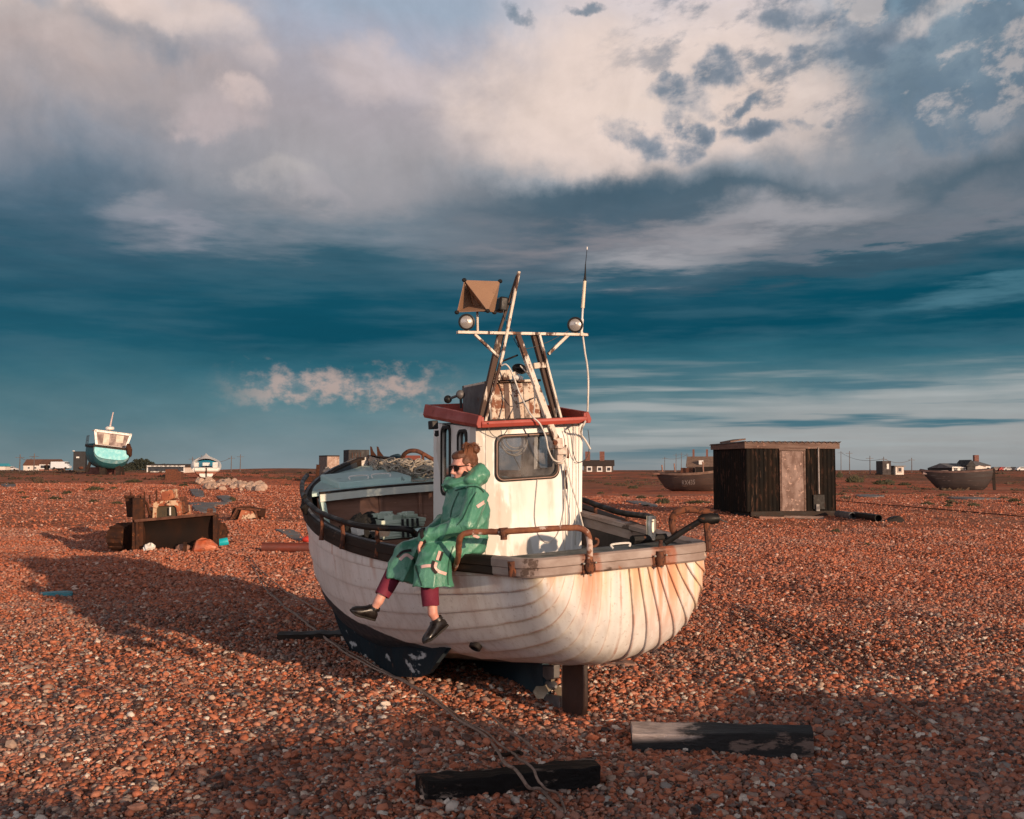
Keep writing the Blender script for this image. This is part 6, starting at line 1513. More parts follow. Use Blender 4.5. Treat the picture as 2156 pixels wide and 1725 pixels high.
# grey mats
def mat_patch(pl, label, name='ground_mat', m=None):
    P = [ground_at(*p, .0) for p in pl]; c_ = sum(P, Vector())/len(P); mb = MB(); n_ = len(P); G = []
    for k in range(4):
        t = [0, .4, .75, 1][k]; G.append([Vector((c_.x+(p.x-c_.x)*t, c_.y+(p.y-c_.y)*t, 0)) for p in arc_pts(P+P[:1], 4)[:-1]])
    for r_ in G:
        for p in r_: p.z = hz(p.x, p.y)+.05+.03*mnoise.noise(p*1.2)
    rg = G+[[p-Vector((0, 0, .09)) for p in G[-1]]]
    mb.loft(rg, False); mb.add(G[0], [tuple(range(len(G[0])))])
    return tag(mb.build(name, m or MT['mat'], None, smooth=50, origin=c_), label, 'mat', 'grey mats on the shingle')
MT['mat'] = pmat('grey_rubber_matting', (.17, .175, .185), (.13, .125, .125), 2, .85, .4, 25, spots=[((.28, .13, .075), 3.5, .60)])
mat_patch([(398, 1061), (440, 1061), (480, 1059), (472, 1064), (450, 1068), (455, 1079), (425, 1079), (408, 1072)], 'largest grey mat behind the bulldozer blade')
mat_patch([(455, 1047), (485, 1048), (488, 1056), (470, 1057)], 'small grey mat beside a dark tuft beyond the bulldozer')
mat_patch([(399, 1032), (420, 1032), (430, 1045), (408, 1045)], 'grey mat below the heap of pale rocks')
mat_patch([(580, 1119), (610, 1119), (632, 1127), (640, 1141), (622, 1139), (600, 1128)], 'torn grey mat behind the dark red pipe')
mat_patch([(1318, 996+60), (1350, 1057), (1385, 1066), (1360, 1066)], 'pale grey strip of matting left of the black shed')
mat_patch([(1990, 1048), (2060, 1049), (2110, 1053), (2040, 1053)], 'long grey strip of matting in front of the bare hull on the right')
mat_patch([(1800, 1043), (1850, 1043), (1860, 1046), (1815, 1047)], 'pale thin sheet lying right of the black shed')
mat_patch([(84, 1254), (110, 1253), (148, 1254), (150, 1258), (118, 1257), (96, 1257)], 'thin scrap of cyan sheet on the shaded shingle at left', 'cyan_sheet', pmat('cyan_sheet', (.03, .30, .36), (.05, .22, .26), 6, .5, .1))
mat_patch([(0, 1020), (18, 1019), (34, 1024), (10, 1026)], 'small pale mat at the left edge below the bungalow')
# rocks
rkm = pmat('pale_rock', (.46, .33, .25), (.34, .22, .16), 5, .85, .5, 30, spots=[((.62, .50, .40), 6, .62)])
rr = random.Random(21)
rocks = []
for k in range(52):
    px = rr.uniform(415, 552); py = 1014+rr.uniform(0, 1)*16+(px-415)*.045; rocks.append((px, py, rr.uniform(.22, .62)))
for px, py, s_ in rocks:
    g0 = ground_at(px, py); mb = MB().sph((0, 0, 0), (s_*.5, s_*.4, s_*.36), None, 9, 6).jitter(s_*.22, 1.9/s_, rr.uniform(0, 40)).jitter(s_*.06, 6/s_, 3)
    o = mb.build('rock', rkm, None, smooth=None); o.location = g0+Vector((0, 0, s_*.18)); o.rotation_euler = (rr.uniform(-.3, .3), 0, rr.uniform(0, 6)); tag(o, 'pale rock in the low rock heap before the blue and white boat', 'rock', 'rocks of the heap')
g0 = ground_at(364, 1011); o = MB().prism([(-.5, 0, -.05), (.5, 0, -.05), (.5, 0, .55), (.15, 0, .60), (.1, 0, .72), (-.5, 0, .70)], (0, .7, 0)).jitter(.06, 3).build('rusty_box', MT['rust'], None, smooth=None, bevel=.02); o.location = g0; tag(o, 'broken rusty steel box left of the rock heap', 'box')
# ------------------------------------------------------------------ far boats
def simple_hull(L_, B_, H_, fwd_rise=.35, aft_rise=.15, trans=.75, n_=26, arake=0.0, frake=0.0, fine=2.0):
    """hull along +X (stern at 0, bow at L), keel on z=0; returns mesh builder and the gunwale functions"""
    def hb(t): return B_/2*(trans+(1-trans)*math.sin(min(t/.45, 1)*math.pi/2)) if t < .45 else B_/2*max(1-((t-.45)/.55)**fine, 0)
    def zs(t): return H_*(1+fwd_rise*t**2+aft_rise*(1-t)**2)
    def zk(t): return H_*(.0+.85*max((t-.80)/.20, 0)**2.2+.25*max((.12-t)/.12, 0)**1.5)
    mb = MB(); rings = []
    for i in range(n_+1):
        t = i/n_; b, z1, z0 = hb(t), zs(t), zk(t); ring = []
        for k in range(13):
            a = math.pi*k/12; e = 2/2.6; y = math.copysign(abs(math.cos(a))**e, math.cos(a))*b; s_ = math.sin(a)**e
            z = z1-(z1-z0)*s_; k_ = 1-z/max(z1, .01); ring.append((t*L_+arake*k_*(1-t)**2.5-frake*k_*t**2.5, y, z))
        rings.append(ring)
    mb.loft(rings, False, False)
    inn = [[(x, y*.93, min(z+.06, 1e9)) if abs(y) > 0 else (x, y, z+.06) for x, y, z in r] for r in rings]
    mb.loft(inn, False, False); mb.loft([[r[0] for r in rings], [r[0] for r in inn]], False, False); mb.loft([[r[-1] for r in rings], [r[-1] for r in inn]], False, False)
    mb.add(rings[0], [tuple(range(13))])
    return mb, hb, zs, zk
def rail_of(hb, zs, L_, off, t0=0, t1=1, w_=.06, h_=.12, n_=24):
    mb = MB()
    for sd in (1, -1):
        mb.loft([[(t*L_, sd*(hb(t)+off), zs(t)-h_), (t*L_, sd*(hb(t)+off+w_), zs(t)-h_), (t*L_, sd*(hb(t)+off+w_), zs(t)+.03), (t*L_, sd*(hb(t)+off), zs(t)+.03)] for t in np.linspace(t0, t1, n_)])
    return mb
# turquoise boat propped on the left; seen over its transom, leaning to the right
g0 = ground_at(226, 1000); dT = g0.y; pm_ = FPX/dT
tq = thing('turquoise_boat', 'turquoise boat with white wheelhouse and mast, propped high on the left', 'fishing boat', loc=g0)
yawT = R_(90-3.0); lean = R_(-7.0)
RT_ = Matrix.Rotation(R_(117), 3, 'Z') @ Matrix.Rotation(R_(6.5), 3, 'X')
Wt = (264-197)/pm_
tz0 = (1000-986)/pm_
mb, hb, zs, zk = simple_hull(7.5, Wt*1.34, (986-942)/pm_, .30, .0, .84)
offT = Vector(((231-226)/pm_, 0, tz0-.05))
T4 = Matrix.Translation(offT) @ RT_.to_4x4()
hullT = mb.xf(T4).build('hull', pmat('deep_teal_paint', (.02, .13, .15), (.03, .16, .18), 2, .5, .1), tq, smooth=50)
# turquoise transom, a rounded plate standing proud of the stern
tp = []
for k in range(25):
    a = math.pi*k/24; e = 2/3.4; y = math.copysign(abs(math.cos(a))**e, math.cos(a))*hb(0)*1.0; tp.append((-.05, y*.96, zs(0)-(zs(0)-zk(0))*.74*math.sin(a)**e))
MB().prism(tp, (-.05, 0, 0)).xf(T4).build('transom', pmat('turquoise_paint', (.12, .50, .55), (.15, .55, .60), 3, .45, .05), tq, smooth=None)
rail_of(hb, zs, 7.5, -.02, 0, .95, .10, .16).box((-.05, 0, zs(0)+.02), (.16, 2*hb(0)+.1, .22)).xf(T4).build('gunwale', MT['darkwood'], tq, smooth=None)
Ct = lambda y, z, x=.9: T4 @ Vector((x, y, z))
z0 = zs(.1)+.08; w0, w1 = hb(0)*.80, hb(0)*.98; hC = (940-909)/pm_
def cabbox(x0, x1, infl=0, za=0, zb_=1):
    r = []
    for z, w_ in ((z0+hC*za, w0+(w1-w0)*za+infl), (z0+hC*zb_, w0+(w1-w0)*zb_+infl)):
        r.append([(x0, w_, z), (x0, -w_+.08, z), (x1, -w_*.9, z), (x1, w_*.9, z)])
    return r
whT = MB().loft(cabbox(.95, 3.0)).xf(T4).build('wheelhouse', pmat('rosy_glass', (.20, .12, .10), (.13, .075, .065), 2, .5, 0), tq, smooth=None)
fr = MB()
cb0, cb1 = cabbox(.93, .93)
A = [Vector(cb0[0]), Vector(cb0[1]), Vector(cb1[1]), Vector(cb1[0])]
for i in range(4): fr.bar(A[i], A[(i+1) % 4], .20, .16, (1, 0, 0))
fr.xf(T4).build('window_frame', MT['white'], whT, smooth=None)
def winq(y0, y1, za, zb_, m, nm): 
    return MB().prism([(.93, y0, z0+hC*za), (.93, y1, z0+hC*za), (.93, y1, z0+hC*zb_), (.93, y0, z0+hC*zb_)], (.05, 0, 0)).xf(T4).build(nm, m, whT, smooth=None)
winq(w0*.62, w0*.22, .12, .86, pmat('pale_curtain', (.62, .53, .43), (.56, .48, .38), 3, .6, 0), 'window_pane'); winq(-w0*.22, -w0*.72, .36, .86, bpy.data.materials['pale_curtain'], 'window_pane')
MB().loft([[(x, w1+.06, z0+hC+.02), (x, -w1-.0, z0+hC+.02), (x, -w1-.0, z0+hC+.09), (x, w1+.06, z0+hC+.09)] for x in (.85, 3.1)]).xf(T4).build('roof', MT['white'], whT, smooth=None)
mb = MB()
for x in (3.1, 4.0, 4.9): mb.cyl((x, hb(.4)*.95, zs(.4)), (x, hb(.4)*.95, zs(.4)+.9), .025, None, 6)
for z in (.45, .9): mb.cyl((3.0, hb(.4)*.95, zs(.4)+z), (5.6, hb(.4)*.9, zs(.4)+z), .02, None, 6)
mb.xf(T4).build('guard_rail', MT['greymetal'], tq)
lt = lambda px, py, dd=0: at(px, py, dT+dd)-g0
dm = lt(231.2, 902, .9); MB().tube([dm+Vector((0, 0, -.16)), dm+Vector((0, 0, -.12)), dm+Vector((0, 0, .08)), dm+Vector((0, 0, .16))], [.25, .37, .38, .25], 18).build('radar_dome', MT['white'], tq, smooth=50)
MB().cyl(lt(230.5, 914, 1.0), lt(231.2, 904, 1.0), .09, None, 8).cyl(lt(231.5, 900, 1.0), lt(238.4, 868, 1.0), .08, .05, 8).build('mast', pmat('pink_white_mast', (.55, .45, .42), (.5, .38, .35), 6, .5, .1), tq)
MB().cyl(lt(204, 911, .9), lt(204, 904, .9), .03, None, 6).build('stub_aerial', MT['white'], tq)
MB().sph(lt(272, 948, .6), (.22, .3, .62), Matrix.Rotation(-.18, 3, 'Y')).jitter(.10, 5).build('net_roller', MT['darkrust'], tq)
for x0, y0, x1, y1, r_, dd in ((217, 968, 217, 1002, .26, .8), (249, 974, 249, 1001, .20, .8), (190, 974, 183, 994, .12, .9), (255, 973, 260, 1000, .1, 1.6)):
    MB().bar(lt(x0, y0, dd), lt(x1, y1, dd), r_*2, r_*1.6, (0, 1, 0)).jitter(.03, 3).build('prop', MT['darkwood'], tq, smooth=None)
MB().box(lt(214, 992, 3.8), (2.6, .9, .7)).build('cradle', pmat('red_cradle', (.19, .065, .045), (.13, .05, .035), 3, .8, .2), tq, smooth=None)
# small blue and white boat, stern on
g0 = ground_at(434, 1007); dB = g0.y; pm_ = FPX/dB
bb = thing('blue_white_boat', 'small boat with white rim, blue cover and brown hull beyond the rock heap', 'boat', loc=g0)
Wb = 52/pm_; Hb = 18/pm_
mb, hb2, zs2, zk2 = simple_hull(5.5, Wb, Hb, .75, .0, .86, fine=2.6)
Tb = Matrix.Rotation(R_(90+16), 4, 'Z') @ Matrix.Rotation(R_(-5), 4, 'Y')
mb.xf(Tb).build('hull', pmat('brown_red_hull', (.28, .10, .06), (.22, .075, .045), 3, .6, .2), bb, smooth=50)
tp = []
for k in range(17):
    a = math.pi*k/16; e = 2/3; y = math.copysign(abs(math.cos(a))**e, math.cos(a))*hb2(0)*.62; tp.append((-.06, y, .06+(zs2(0)-zs2(0)*math.sin(a)**e)*.45))
MB().prism(tp, (-.05, 0, 0)).xf(Tb).build('white_bottom', MT['white'], bb, smooth=None)
mb = MB()
def rimz(t): return zs2(t)
pr_ = [(t*5.5, hb2(t)*1.05, zs2(t)) for t in np.linspace(0, .98, 20)]
ring = pr_+[(x, -y, z) for x, y, z in pr_[::-1]]
mb.tube([Vector(p) for p in ring]+[Vector(ring[0])], .16, 8).xf(Tb).build('rim_tube', MT['white'], bb, smooth=60)
MB().loft([[(t*5.5, y*hb2(t)*.95, zs2(t)+.06+.18*(1-y*y)) for y in np.linspace(-1, 1, 7)] for t in np.linspace(.04, .62, 8)], False, False).xf(Tb).build('blue_cover', pmat('blue_cover', (.012, .30, .42), (.02, .36, .48), 3, .5, .1), bb, smooth=60)
MB().loft([[(t*5.5, y*hb2(t)*.95, zs2(t)+.10+.25*(1-y*y)) for y in np.linspace(-1, 1, 7)] for t in np.linspace(.62, .97, 7)], False, False).xf(Tb).build('white_fore_cover', MT['white'], bb, smooth=60)
MB().box(Tb @ Vector((.6, 0, zs2(.1)+.32)), (.5, .1, .25)).build('number_plate', MT['white'], bb, smooth=None)
MB().cyl(Tb @ Vector((-.15, .0, .75)), Tb @ Vector((-.15, 0, .1)), .05, None, 8).build('outboard_leg', MT['darkwood'], bb); MB().box(Tb @ Vector((-.14, -.62, .95)), (.35, .12, .4)).box(Tb @ Vector((-.14, .68, .98)), (.3, .12, .3)).build('stern_locker', MT['white'], bb, smooth=None)
# the two bare hulks on the right
def hulk(px_st, px_bow, base, py_sheer_bow, py_st, yaw, label, m, Wd, name, L_=None):
    g0 = ground_at((px_st+px_bow)/2, base); d_ = g0.y; pm_ = FPX/d_
    return g0, d_, pm_
g0 = ground_at(1440, 1034); dR = g0.y; pm_ = FPX/dR
rx = thing('wooden_boat', 'weathered wooden boat with registration letters half hidden by the black shed', 'boat', loc=g0)
LR = 5.6; yawR = R_(-24)
mb, hbR, zsR, zkR = simple_hull(LR, 2.2, 30/pm_, .80, .42, .30, fine=2.2, arake=.8, frake=1.3)
TR4 = Matrix.Translation(Vector(((1381-1440)/pm_, .1, -.05))) @ Matrix.Rotation(yawR, 4, 'Z')
m_hk = pmat('weathered_hull_planks', (.040, .024, .019), (.070, .040, .029), 2, .8, .3, 20, st=(.4, .4, 5), spots=[((.22, .13, .09), 4, .64, (.4, .4, 3))])
hR = mb.jitter(.07, 1.4, 3).xf(TR4).build('hull', m_hk, rx, smooth=50)
rail_of(hbR, zsR, LR, -.03, 0, .97, .08, .12).xf(TR4).build('gunwale', pmat('pale_gunwale', (.24, .145, .10), (.17, .10, .07), 3, .8, .3), rx, smooth=None)
for x, y, h_, r_ in ((.35, .6, .55, .06), (1.5, -.55, .75, .05), (3.4, -.8, .8, .05), (5.2, .2, .9, .05)): MB().cyl(TR4 @ Vector((x, y, zsR(x/LR)-.5)), TR4 @ Vector((x-.1, y, zsR(x/LR)+h_*.85)), r_, r_*.8, 8).build('timber_post', MT['ply'], rx)
MB().box(TR4 @ Vector((.7, 0, zsR(.1)-.08)), (1.3, 1.2, .12), Matrix.Rotation(yawR, 3, 'Z')).build('stern_deck', MT['ply'], rx, smooth=None)
MB().box(TR4 @ Vector((2.1, .2, zsR(.35)+.12)), (.8, .6, .5), Matrix.Rotation(yawR, 3, 'Z')).jitter(.05, 4).build('engine_box', MT['rust'], rx, smooth=None)
MB().box(TR4 @ Vector((3.3, .1, zsR(.5)+.08)), (1.1, .9, .6), Matrix.Rotation(yawR, 3, 'Z')).jitter(.05, 4).build('hold_box', MT['darkwood'], rx, smooth=None)
# registration letters, lying on the planks
def letters(text, px0, px1, py0, py1, hullo, root, m, off=.012):
    cu = bpy.data.curves.new('txt', 'FONT'); cu.body = text; cu.size = 1.0; cu.extrude = 0; to = bpy.data.objects.new('txt', cu); COL.objects.link(to)
    dg = bpy.context.evaluated_depsgraph_get(); me = bpy.data.meshes.new_from_object(to.evaluated_get(dg)); bpy.data.objects.remove(to)
    import bmesh
    bm = bmesh.new(); bm.from_mesh(me); bmesh.ops.triangulate(bm, faces=bm.faces); bmesh.ops.subdivide_edges(bm, edges=bm.edges, cuts=1); bm.to_mesh(me); bm.free()
    xs = [v.co.x for v in me.vertices]; ys = [v.co.y for v in me.vertices]; x0, x1, y0, y1 = min(xs), max(xs), min(ys), max(ys)
    bv = BVHTree.FromPolygons([v.co for v in hullo.data.vertices], [p.vertices for p in hullo.data.polygons]); loc0 = root.location
    ok = True
    for v in me.vertices:
        tx, ty = (v.co.x-x0)/(x1-x0), (v.co.y-y0)/(y1-y0); px, py = px0+(px1-px0)*tx, (py1[0]+(py1[1]-py1[0])*tx)+((py0[0]-py1[0])+((py0[1]-py1[1])-(py0[0]-py1[0]))*tx)*ty
        dv = ray(px, py).normalized(); loc, _, _, _ = bv.ray_cast(CAM-loc0, dv)
        if loc is None: ok = False; loc = at(px, py, dR)-loc0
        v.co = loc-dv*off
    me.polygons.foreach_set('use_smooth', [False]*len(me.polygons)); me.name = 'registration_letters'; return link_mesh('registration_letters', me, m, root)
letters('RX435', 1436, 1463, (1012, 1010), (1022.5, 1020), hR, rx, pmat('faded_letter_paint', (.30, .25, .22), (.22, .175, .15), 9, .8, .1))
g0 = ground_at(2012, 1032); dK = g0.y; pm_ = FPX/dK
hk = thing('bare_hull', 'bare dark wooden hull standing upright on the shingle at far right', 'boat', loc=g0)
LK = (2079-1941)/pm_/math.cos(R_(17)); yawK = R_(-17)
mb, hbK, zsK, zkK = simple_hull(LK, 2.0, 37/pm_, .26, .20, .35, fine=2.4, arake=1.35, frake=.1)
TK4 = Matrix.Translation(Vector(((1942-2012)/pm_, .4, -.08))) @ Matrix.Rotation(yawK, 4, 'Z')
mb.jitter(.07, 1.2, 5).xf(TK4).build('hull', pmat('bare_dark_hull', (.026, .018, .017), (.045, .029, .025), 1.6, .8, .3, 20, st=(.4, .4, 4), spots=[((.17, .13, .12), 3.5, .66, (.35, .35, 4))]), hk, smooth=50)
MB().bar(TK4 @ Vector((LK*.99, 0, zsK(1)+.05)), TK4 @ Vector((LK*1.0, 0, .05)), .14, .20).build('stem_post', MT['darkwood'], hk, smooth=None)
rail_of(hbK, zsK, LK, -.03, 0, .98, .07, .10).xf(TK4).build('gunwale', pmat('reddish_gunwale', (.14, .075, .06), (.10, .055, .045), 3, .8, .3), hk, smooth=None)
MB().box(TK4 @ Vector((1.05, 0, zsK(.18)-.10)), (1.7, .9, .28), Matrix.Rotation(yawK, 3, 'Z')).build('stern_sheets', pmat('pink_boards', (.40, .29, .25), (.32, .22, .19), 4, .8, .2), hk, smooth=None)
# ------------------------------------------------------------------ houses and huts
def house(name, label, px0, px1, pyb, pye, pyr, m_w, m_r, depth=5.0, yaw=0, wins=(), chims=(), cat='house', hip=0, wm=None, door=None, over=.25):
    gL, gR = ground_at(px0, pyb), ground_at(px1, pyb); d_ = (gL.y+gR.y)/2; pm_ = FPX/d_
    c_ = at((px0+px1)/2, pyb, d_); L_ = (px1-px0)/pm_/max(math.cos(R_(yaw)), .3); he = (pyb-pye)/pm_; hr_ = (pyb-pyr)/pm_
    root = thing(name, label, cat, loc=(c_.x, c_.y, c_.z), rotz=R_(yaw))
    MB().box((0, depth/2, he/2-.25), (L_, depth, he+.5)).build('wall', m_w, root, smooth=None)
    o_ = over
    if hr_ > he+.05:
        a, b = -L_/2-o_, L_/2+o_; y0, y1 = -o_, depth+o_; zr, ze = hr_, he-.05
        mbr = MB().add([(a, y0, ze), (b, y0, ze), (b, y1, ze), (a, y1, ze), (a+hip, depth/2, zr), (b-hip, depth/2, zr)], [(0, 1, 5, 4), (2, 3, 4, 5), (1, 2, 5), (3, 0, 4), (0, 3, 2, 1)])
    else: mbr = MB().box((0, depth/2, he+.06), (L_+2*o_, depth+2*o_, .14))
    roof_ = mbr.build('roof', m_r, root, smooth=None)
    for cx, w_, h_ in chims: MB().box(((cx-.5)*L_, depth/2, hr_+h_/2-.2), (w_, w_, h_+.4)).build('chimney', MT['brick'], roof_, smooth=None)
    for wx, wz_, ww, wh_ in wins:
        f_ = MB().box(((wx-.5)*L_, -.03, he*wz_), (ww, .06, wh_)).build('window', wm or MT['white'], root, smooth=None)
        MB().box(((wx-.5)*L_, -.065, he*wz_), (ww*.62, .02, wh_*.6)).build('pane', MT['darkpane'], f_, smooth=None)
    if door: MB().box(((door[0]-.5)*L_, -.03, he*.42), (door[1], .06, he*.84)).build('door', MT['darkwood'], root, smooth=None)
    return root, L_, he, hr_
MT['brick'] = pmat('chimney_brick', (.20, .085, .06), (.15, .06, .045), 4, .85, .2)
MT['darkpane'] = pmat('dark_pane', (.03, .03, .035), (.05, .05, .05), 4, .12, 0)
m_wt = pmat('white_render', (.72, .64, .56), (.64, .55, .47), 1, .7, .1); m_br = pmat('brown_boards', (.10, .065, .05), (.075, .048, .038), 1.5, .8, .2, 20, st=(1, 1, 4)); m_bk = pmat('black_boards', (.014, .013, .014), (.024, .021, .021), 1.5, .7, .2)
m_rf = pmat('brown_tiles', (.17, .075, .045), (.12, .055, .035), 1.2, .85, .2); m_gr = pmat('grey_slates', (.17, .165, .165), (.13, .12, .12), 1.2, .7, .2); m_dr = pmat('dark_felt_roof', (.07, .045, .032), (.05, .033, .024), 1.2, .85, .2)
house('bungalow', 'low white bungalow with brown tiled roof at far left', 49, 82, 991, 980, 967, m_wt, m_rf, 6, 0, [(.35, .5, 1.1, .9), (.78, .5, 1.1, .9)])
house('bungalow', 'reddish bungalow wing joined to the white bungalow at far left', 82.5, 117, 990, 977.5, 967, pmat('rosy_brick', (.30, .13, .09), (.24, .10, .07), 3, .85, .2), m_rf, 6.5, 0, [(.2, .55, 1.7, 1.3), (.72, .55, 1.7, 1.3)], door=(.46, 1.3))
house('long_chalet', 'long low white chalet with a row of windows before dark bushes', 309, 389, 995, 982.5, 977, m_wt, m_dr, 4, -3, [(.09+.118*k, .58, .8, .75) for k in range(8)])
house('cottage', 'brown boarded cottage with three white windows right of the wheelhouse', 1229, 1290, 994, 980.5, 968.5, m_br, m_dr, 7, -6, [(.20, .45, 1.0, 1.0), (.55, .45, 1.0, 1.0), (.86, .45, 1.0, 1.0)], [(.12, .9, 1.6), (.62, .9, 1.6)])
ho, L_, he, hr_ = house('cottage', 'grey brown cottage with dormer and two chimneys behind the lettered boat', 1447, 1500, 994, 983, 961, m_br, pmat('lichen_roof', (.20, .13, .095), (.15, .095, .07), 1.2, .85, .2), 8, -14, (), [(.22, .5, 1.9), (.74, .5, 1.9)])
MB().box((.3, .9, he+1.15), (1.1, 1.6, 1.1)).build('dormer', MT['white'], ho, smooth=None)
house('black_cottage', 'black cottage with pale windows behind the bare hull', 2004, 2040, 995, 985, 975.5, m_bk, m_gr, 7, 8, [(.2, .5, 1.2, 1.1), (.62, .5, 1.2, 1.1)])
r_, L_, he, hr_ = house('black_gable', 'black gable end beside the white gabled house at far right', 2037, 2054, 995, 982, 981.5, m_bk, m_bk, 6, 0)
MB().prism([(-L_/2-.2, -.05, he), (L_/2+.2, -.05, he), (0, -.05, he+1.1)], (0, 5, 0)).build('gable_roof', m_bk, r_, smooth=None)
r_, L_, he, hr_ = house('white_house', 'white gabled house with a broad grey roof at far right', 2046, 2086, 994, 980, 969.5, pmat('pale_brown_wall', (.20, .14, .12), (.16, .11, .09), 2, .8, .1), m_gr, 9, 0, [(.86, .42, 1.3, 1.5)], [(.6, 1.2, 1.5)], hip=3)
MB().prism([(-2.9, -1.0, 0), (1.2, -1.0, 0), (1.2, -1.0, he*.62), (-.85, -1.0, he*.98), (-2.9, -1.0, he*.62)], (0, 1.0, 0)).build('white_gable', m_wt, r_, smooth=None)
house('dark_hut', 'dark barn with a curved roof beyond the stern of the bare hull', 1968, 1992, 994, 986, 979.5, m_bk, m_bk, 5, 0, (), (), 'hut', 1.4)
house('white_hut', 'small white hut standing alone between shed and bare hull', 1886, 1903, 999.5, 982.5, 982, m_wt, MT['greymetal'], 3.4, 0, [(.5, .6, .7, .9)], (), 'hut', 0, pmat('faded_shutter', (.52, .42, .36), (.45, .36, .3), 3, .8, .1))
r0 = bpy.data.objects['white_hut']
MB().box((-1.9, 1.7, 1.0), (1.3, 3.0, 2.2)).build('lean_to', pmat('dark_lean_to', (.06, .045, .042), (.045, .035, .032), 2, .8, .2), r0, smooth=None); MB().box((-1.75, .18, 1.25), (.32, .04, .8)).build('lean_to_window', MT['white'], r0, smooth=None)
r_, L_, he, hr_ = house('tarred_hut', 'tall tarred hut with a small white sign left of the turquoise boat', 155, 178, 992, 951, 950.5, m_bk, m_bk, 3.6, 14, (), (), 'hut', over=.05)
MB().box((-.35, -.05, he*.70), (.66, .04, .34)).build('sign', MT['white'], r_, smooth=None); MB().sph((-L_/2-.1, .9, he+.12), (.32, .3, .14)).build('roof_cowl', MT['white'], r_, smooth=60)
MB().box((-L_/2-.01, 1.8, he/2), (.03, 3.5, he)).build('grey_side', pmat('grey_side_boards', (.13, .12, .12), (.10, .09, .09), 3, .8, .2), r_, smooth=None)
MB().sph((.5, -.3, .75), (.5, .35, .35)).jitter(.1, 4).build('hung_gear', MT['rust'], r_)
# containers beyond the bow of the white boat
r_, L_, he, hr_ = house('container', 'black steel container seen over the bow of the white boat', 735, 776, 1003, 949.5, 949, m_bk, m_bk, 3.4, 20, (), (), 'container', over=.0)
for k in range(4): MB().box((-L_/2+.45+k*.36, -.03, he*.62), (.045, .05, he*.62)).build('door_bar', MT['rust'], r_, smooth=None)
r_, L_, he, hr_ = house('container', 'grey container with rusty pale end left of the black container', 690, 713, 1006, 961.5, 961, pmat('rusty_pale_sheet', (.42, .31, .25), (.30, .19, .14), 2.5, .7, .2, spots=[((.20, .10, .065), 4, .60)]), MT['darkwood'], 2.6, 30, (), (), 'container', over=.02)
MB().box((-L_/2-.02, 1.3, he/2), (.04, 2.5, he)).build('container_side', pmat('grey_sheet', (.16, .13, .11), (.12, .095, .08), 3, .8, .2), r_, smooth=None)  # grey sheet covering the container's left side
for px, a_ in ((781, .5), (795, .5)):
    g0 = ground_at(px, 1003); d_ = g0.y
    poly = [at(px-2, 940, d_), at(px+1, 941, d_), at(px+4, 950, d_), at(px+13, 962, d_), at(px+14, 985, d_), at(px-1, 985, d_), at(px-1, 956, d_)]
    tag(MB().prism(poly, (0, .5, 0)).build('plough_claw', MT['darkrust'], None, smooth=None, bevel=.02, origin=g0), 'dark curved claw standing right of the black container, %s' % ('the one touching the container' if px == 781 else 'the one farther from it'), 'scrap', 'curved claws')
crumple('scrap_heap', 678, 702, 985, 1012, MT['greymetal'], 'grey heap of scrap before the rusty pale container end', 'scrap', 1.0, 7, .3)
g0 = ground_at(668, 1012); tag(MB().bar(g0-Vector((0, 0, .1)), g0+Vector((.05, 0, 1.0)), .25, .22, (1, 0, 0)).jitter(.05, 4).build('winch_post', MT['darkrust'], None, smooth=None, origin=g0), 'dark rusty winch post left of the pale container', 'post')
g0 = ground_at(655, 1014); tag(MB().box(g0+Vector((0, 0, .12)), (1.2, .8, .35)).jitter(.1, 3).build('winch_bed', MT['darkrust'], None, smooth=None, origin=g0), 'low rusty winch bed at the foot of the winch post', 'winch')
house('red_roof_house', 'distant house with red roof seen behind the bow rail', 852, 882, 992, 971, 959, m_wt, pmat('red_tiles', (.30, .08, .05), (.24, .065, .04), 2, .8, .2), 6, 0, [(.3, .55, 1.2, 1.2), (.7, .55, 1.2, 1.2)])
# ------------------------------------------------------------------ vehicles far off
def car(px, py, L_, col, label, yaw=0, van=False, cat='car'):
    g0 = ground_at(px, py); h_ = 2.1 if van else 1.42
    root = thing('van' if van else 'parked_car', label, cat, loc=g0, rotz=R_(yaw), group='vehicles on the far road')
    if van: pr = [(-L_/2, .3), (L_/2-.1, .3), (L_/2, .9), (L_/2-.55, 1.15), (L_/2-1.0, h_), (-L_/2+.05, h_)]
    else: pr = [(-L_/2, .3), (L_/2, .3), (L_/2, .72), (L_/2-.9, .92), (L_/2-1.6, h_), (-L_/2+1.0, h_), (-L_/2+.25, .95), (-L_/2, .8)]
    MB().prism([(x, -.85, z) for x, z in pr], (0, 1.7, 0)).build('body', pmat('car_paint_%d' % int(px), col, None, 4, .35, 0), root, smooth=None, bevel=.06)
    MB().box((-.1 if not van else L_/2-.95, 0, h_-.33), (L_*.42 if not van else .7, 1.74, .36)).build('window', MT['darkpane'], root, smooth=None, bevel=.03)
    for x in (-L_*.3, L_*.3):
        for y in (-.8, .8): MB().cyl((x, y-.1, .32), (x, y+.1, .32), .32, None, 14).build('wheel', MT['rubber'], root)
car(2098, 992.0, 4.2, (.045, .012, .012), 'dark red car parked right of the white gabled house', 10); car(2110, 992.0, 4.0, (.36, .03, .022), 'bright red car in the row at the right edge', 20); car(2123, 992.0, 4.1, (.4, .38, .37), 'silver car parked between red and dark cars', 0); car(2134, 992.0, 4.2, (.03, .02, .022), 'black car parked right of the silver car', -10); car(2152, 992.2, 4.2, (.62, .6, .58), 'white car cut by the right edge of the photo', 0)
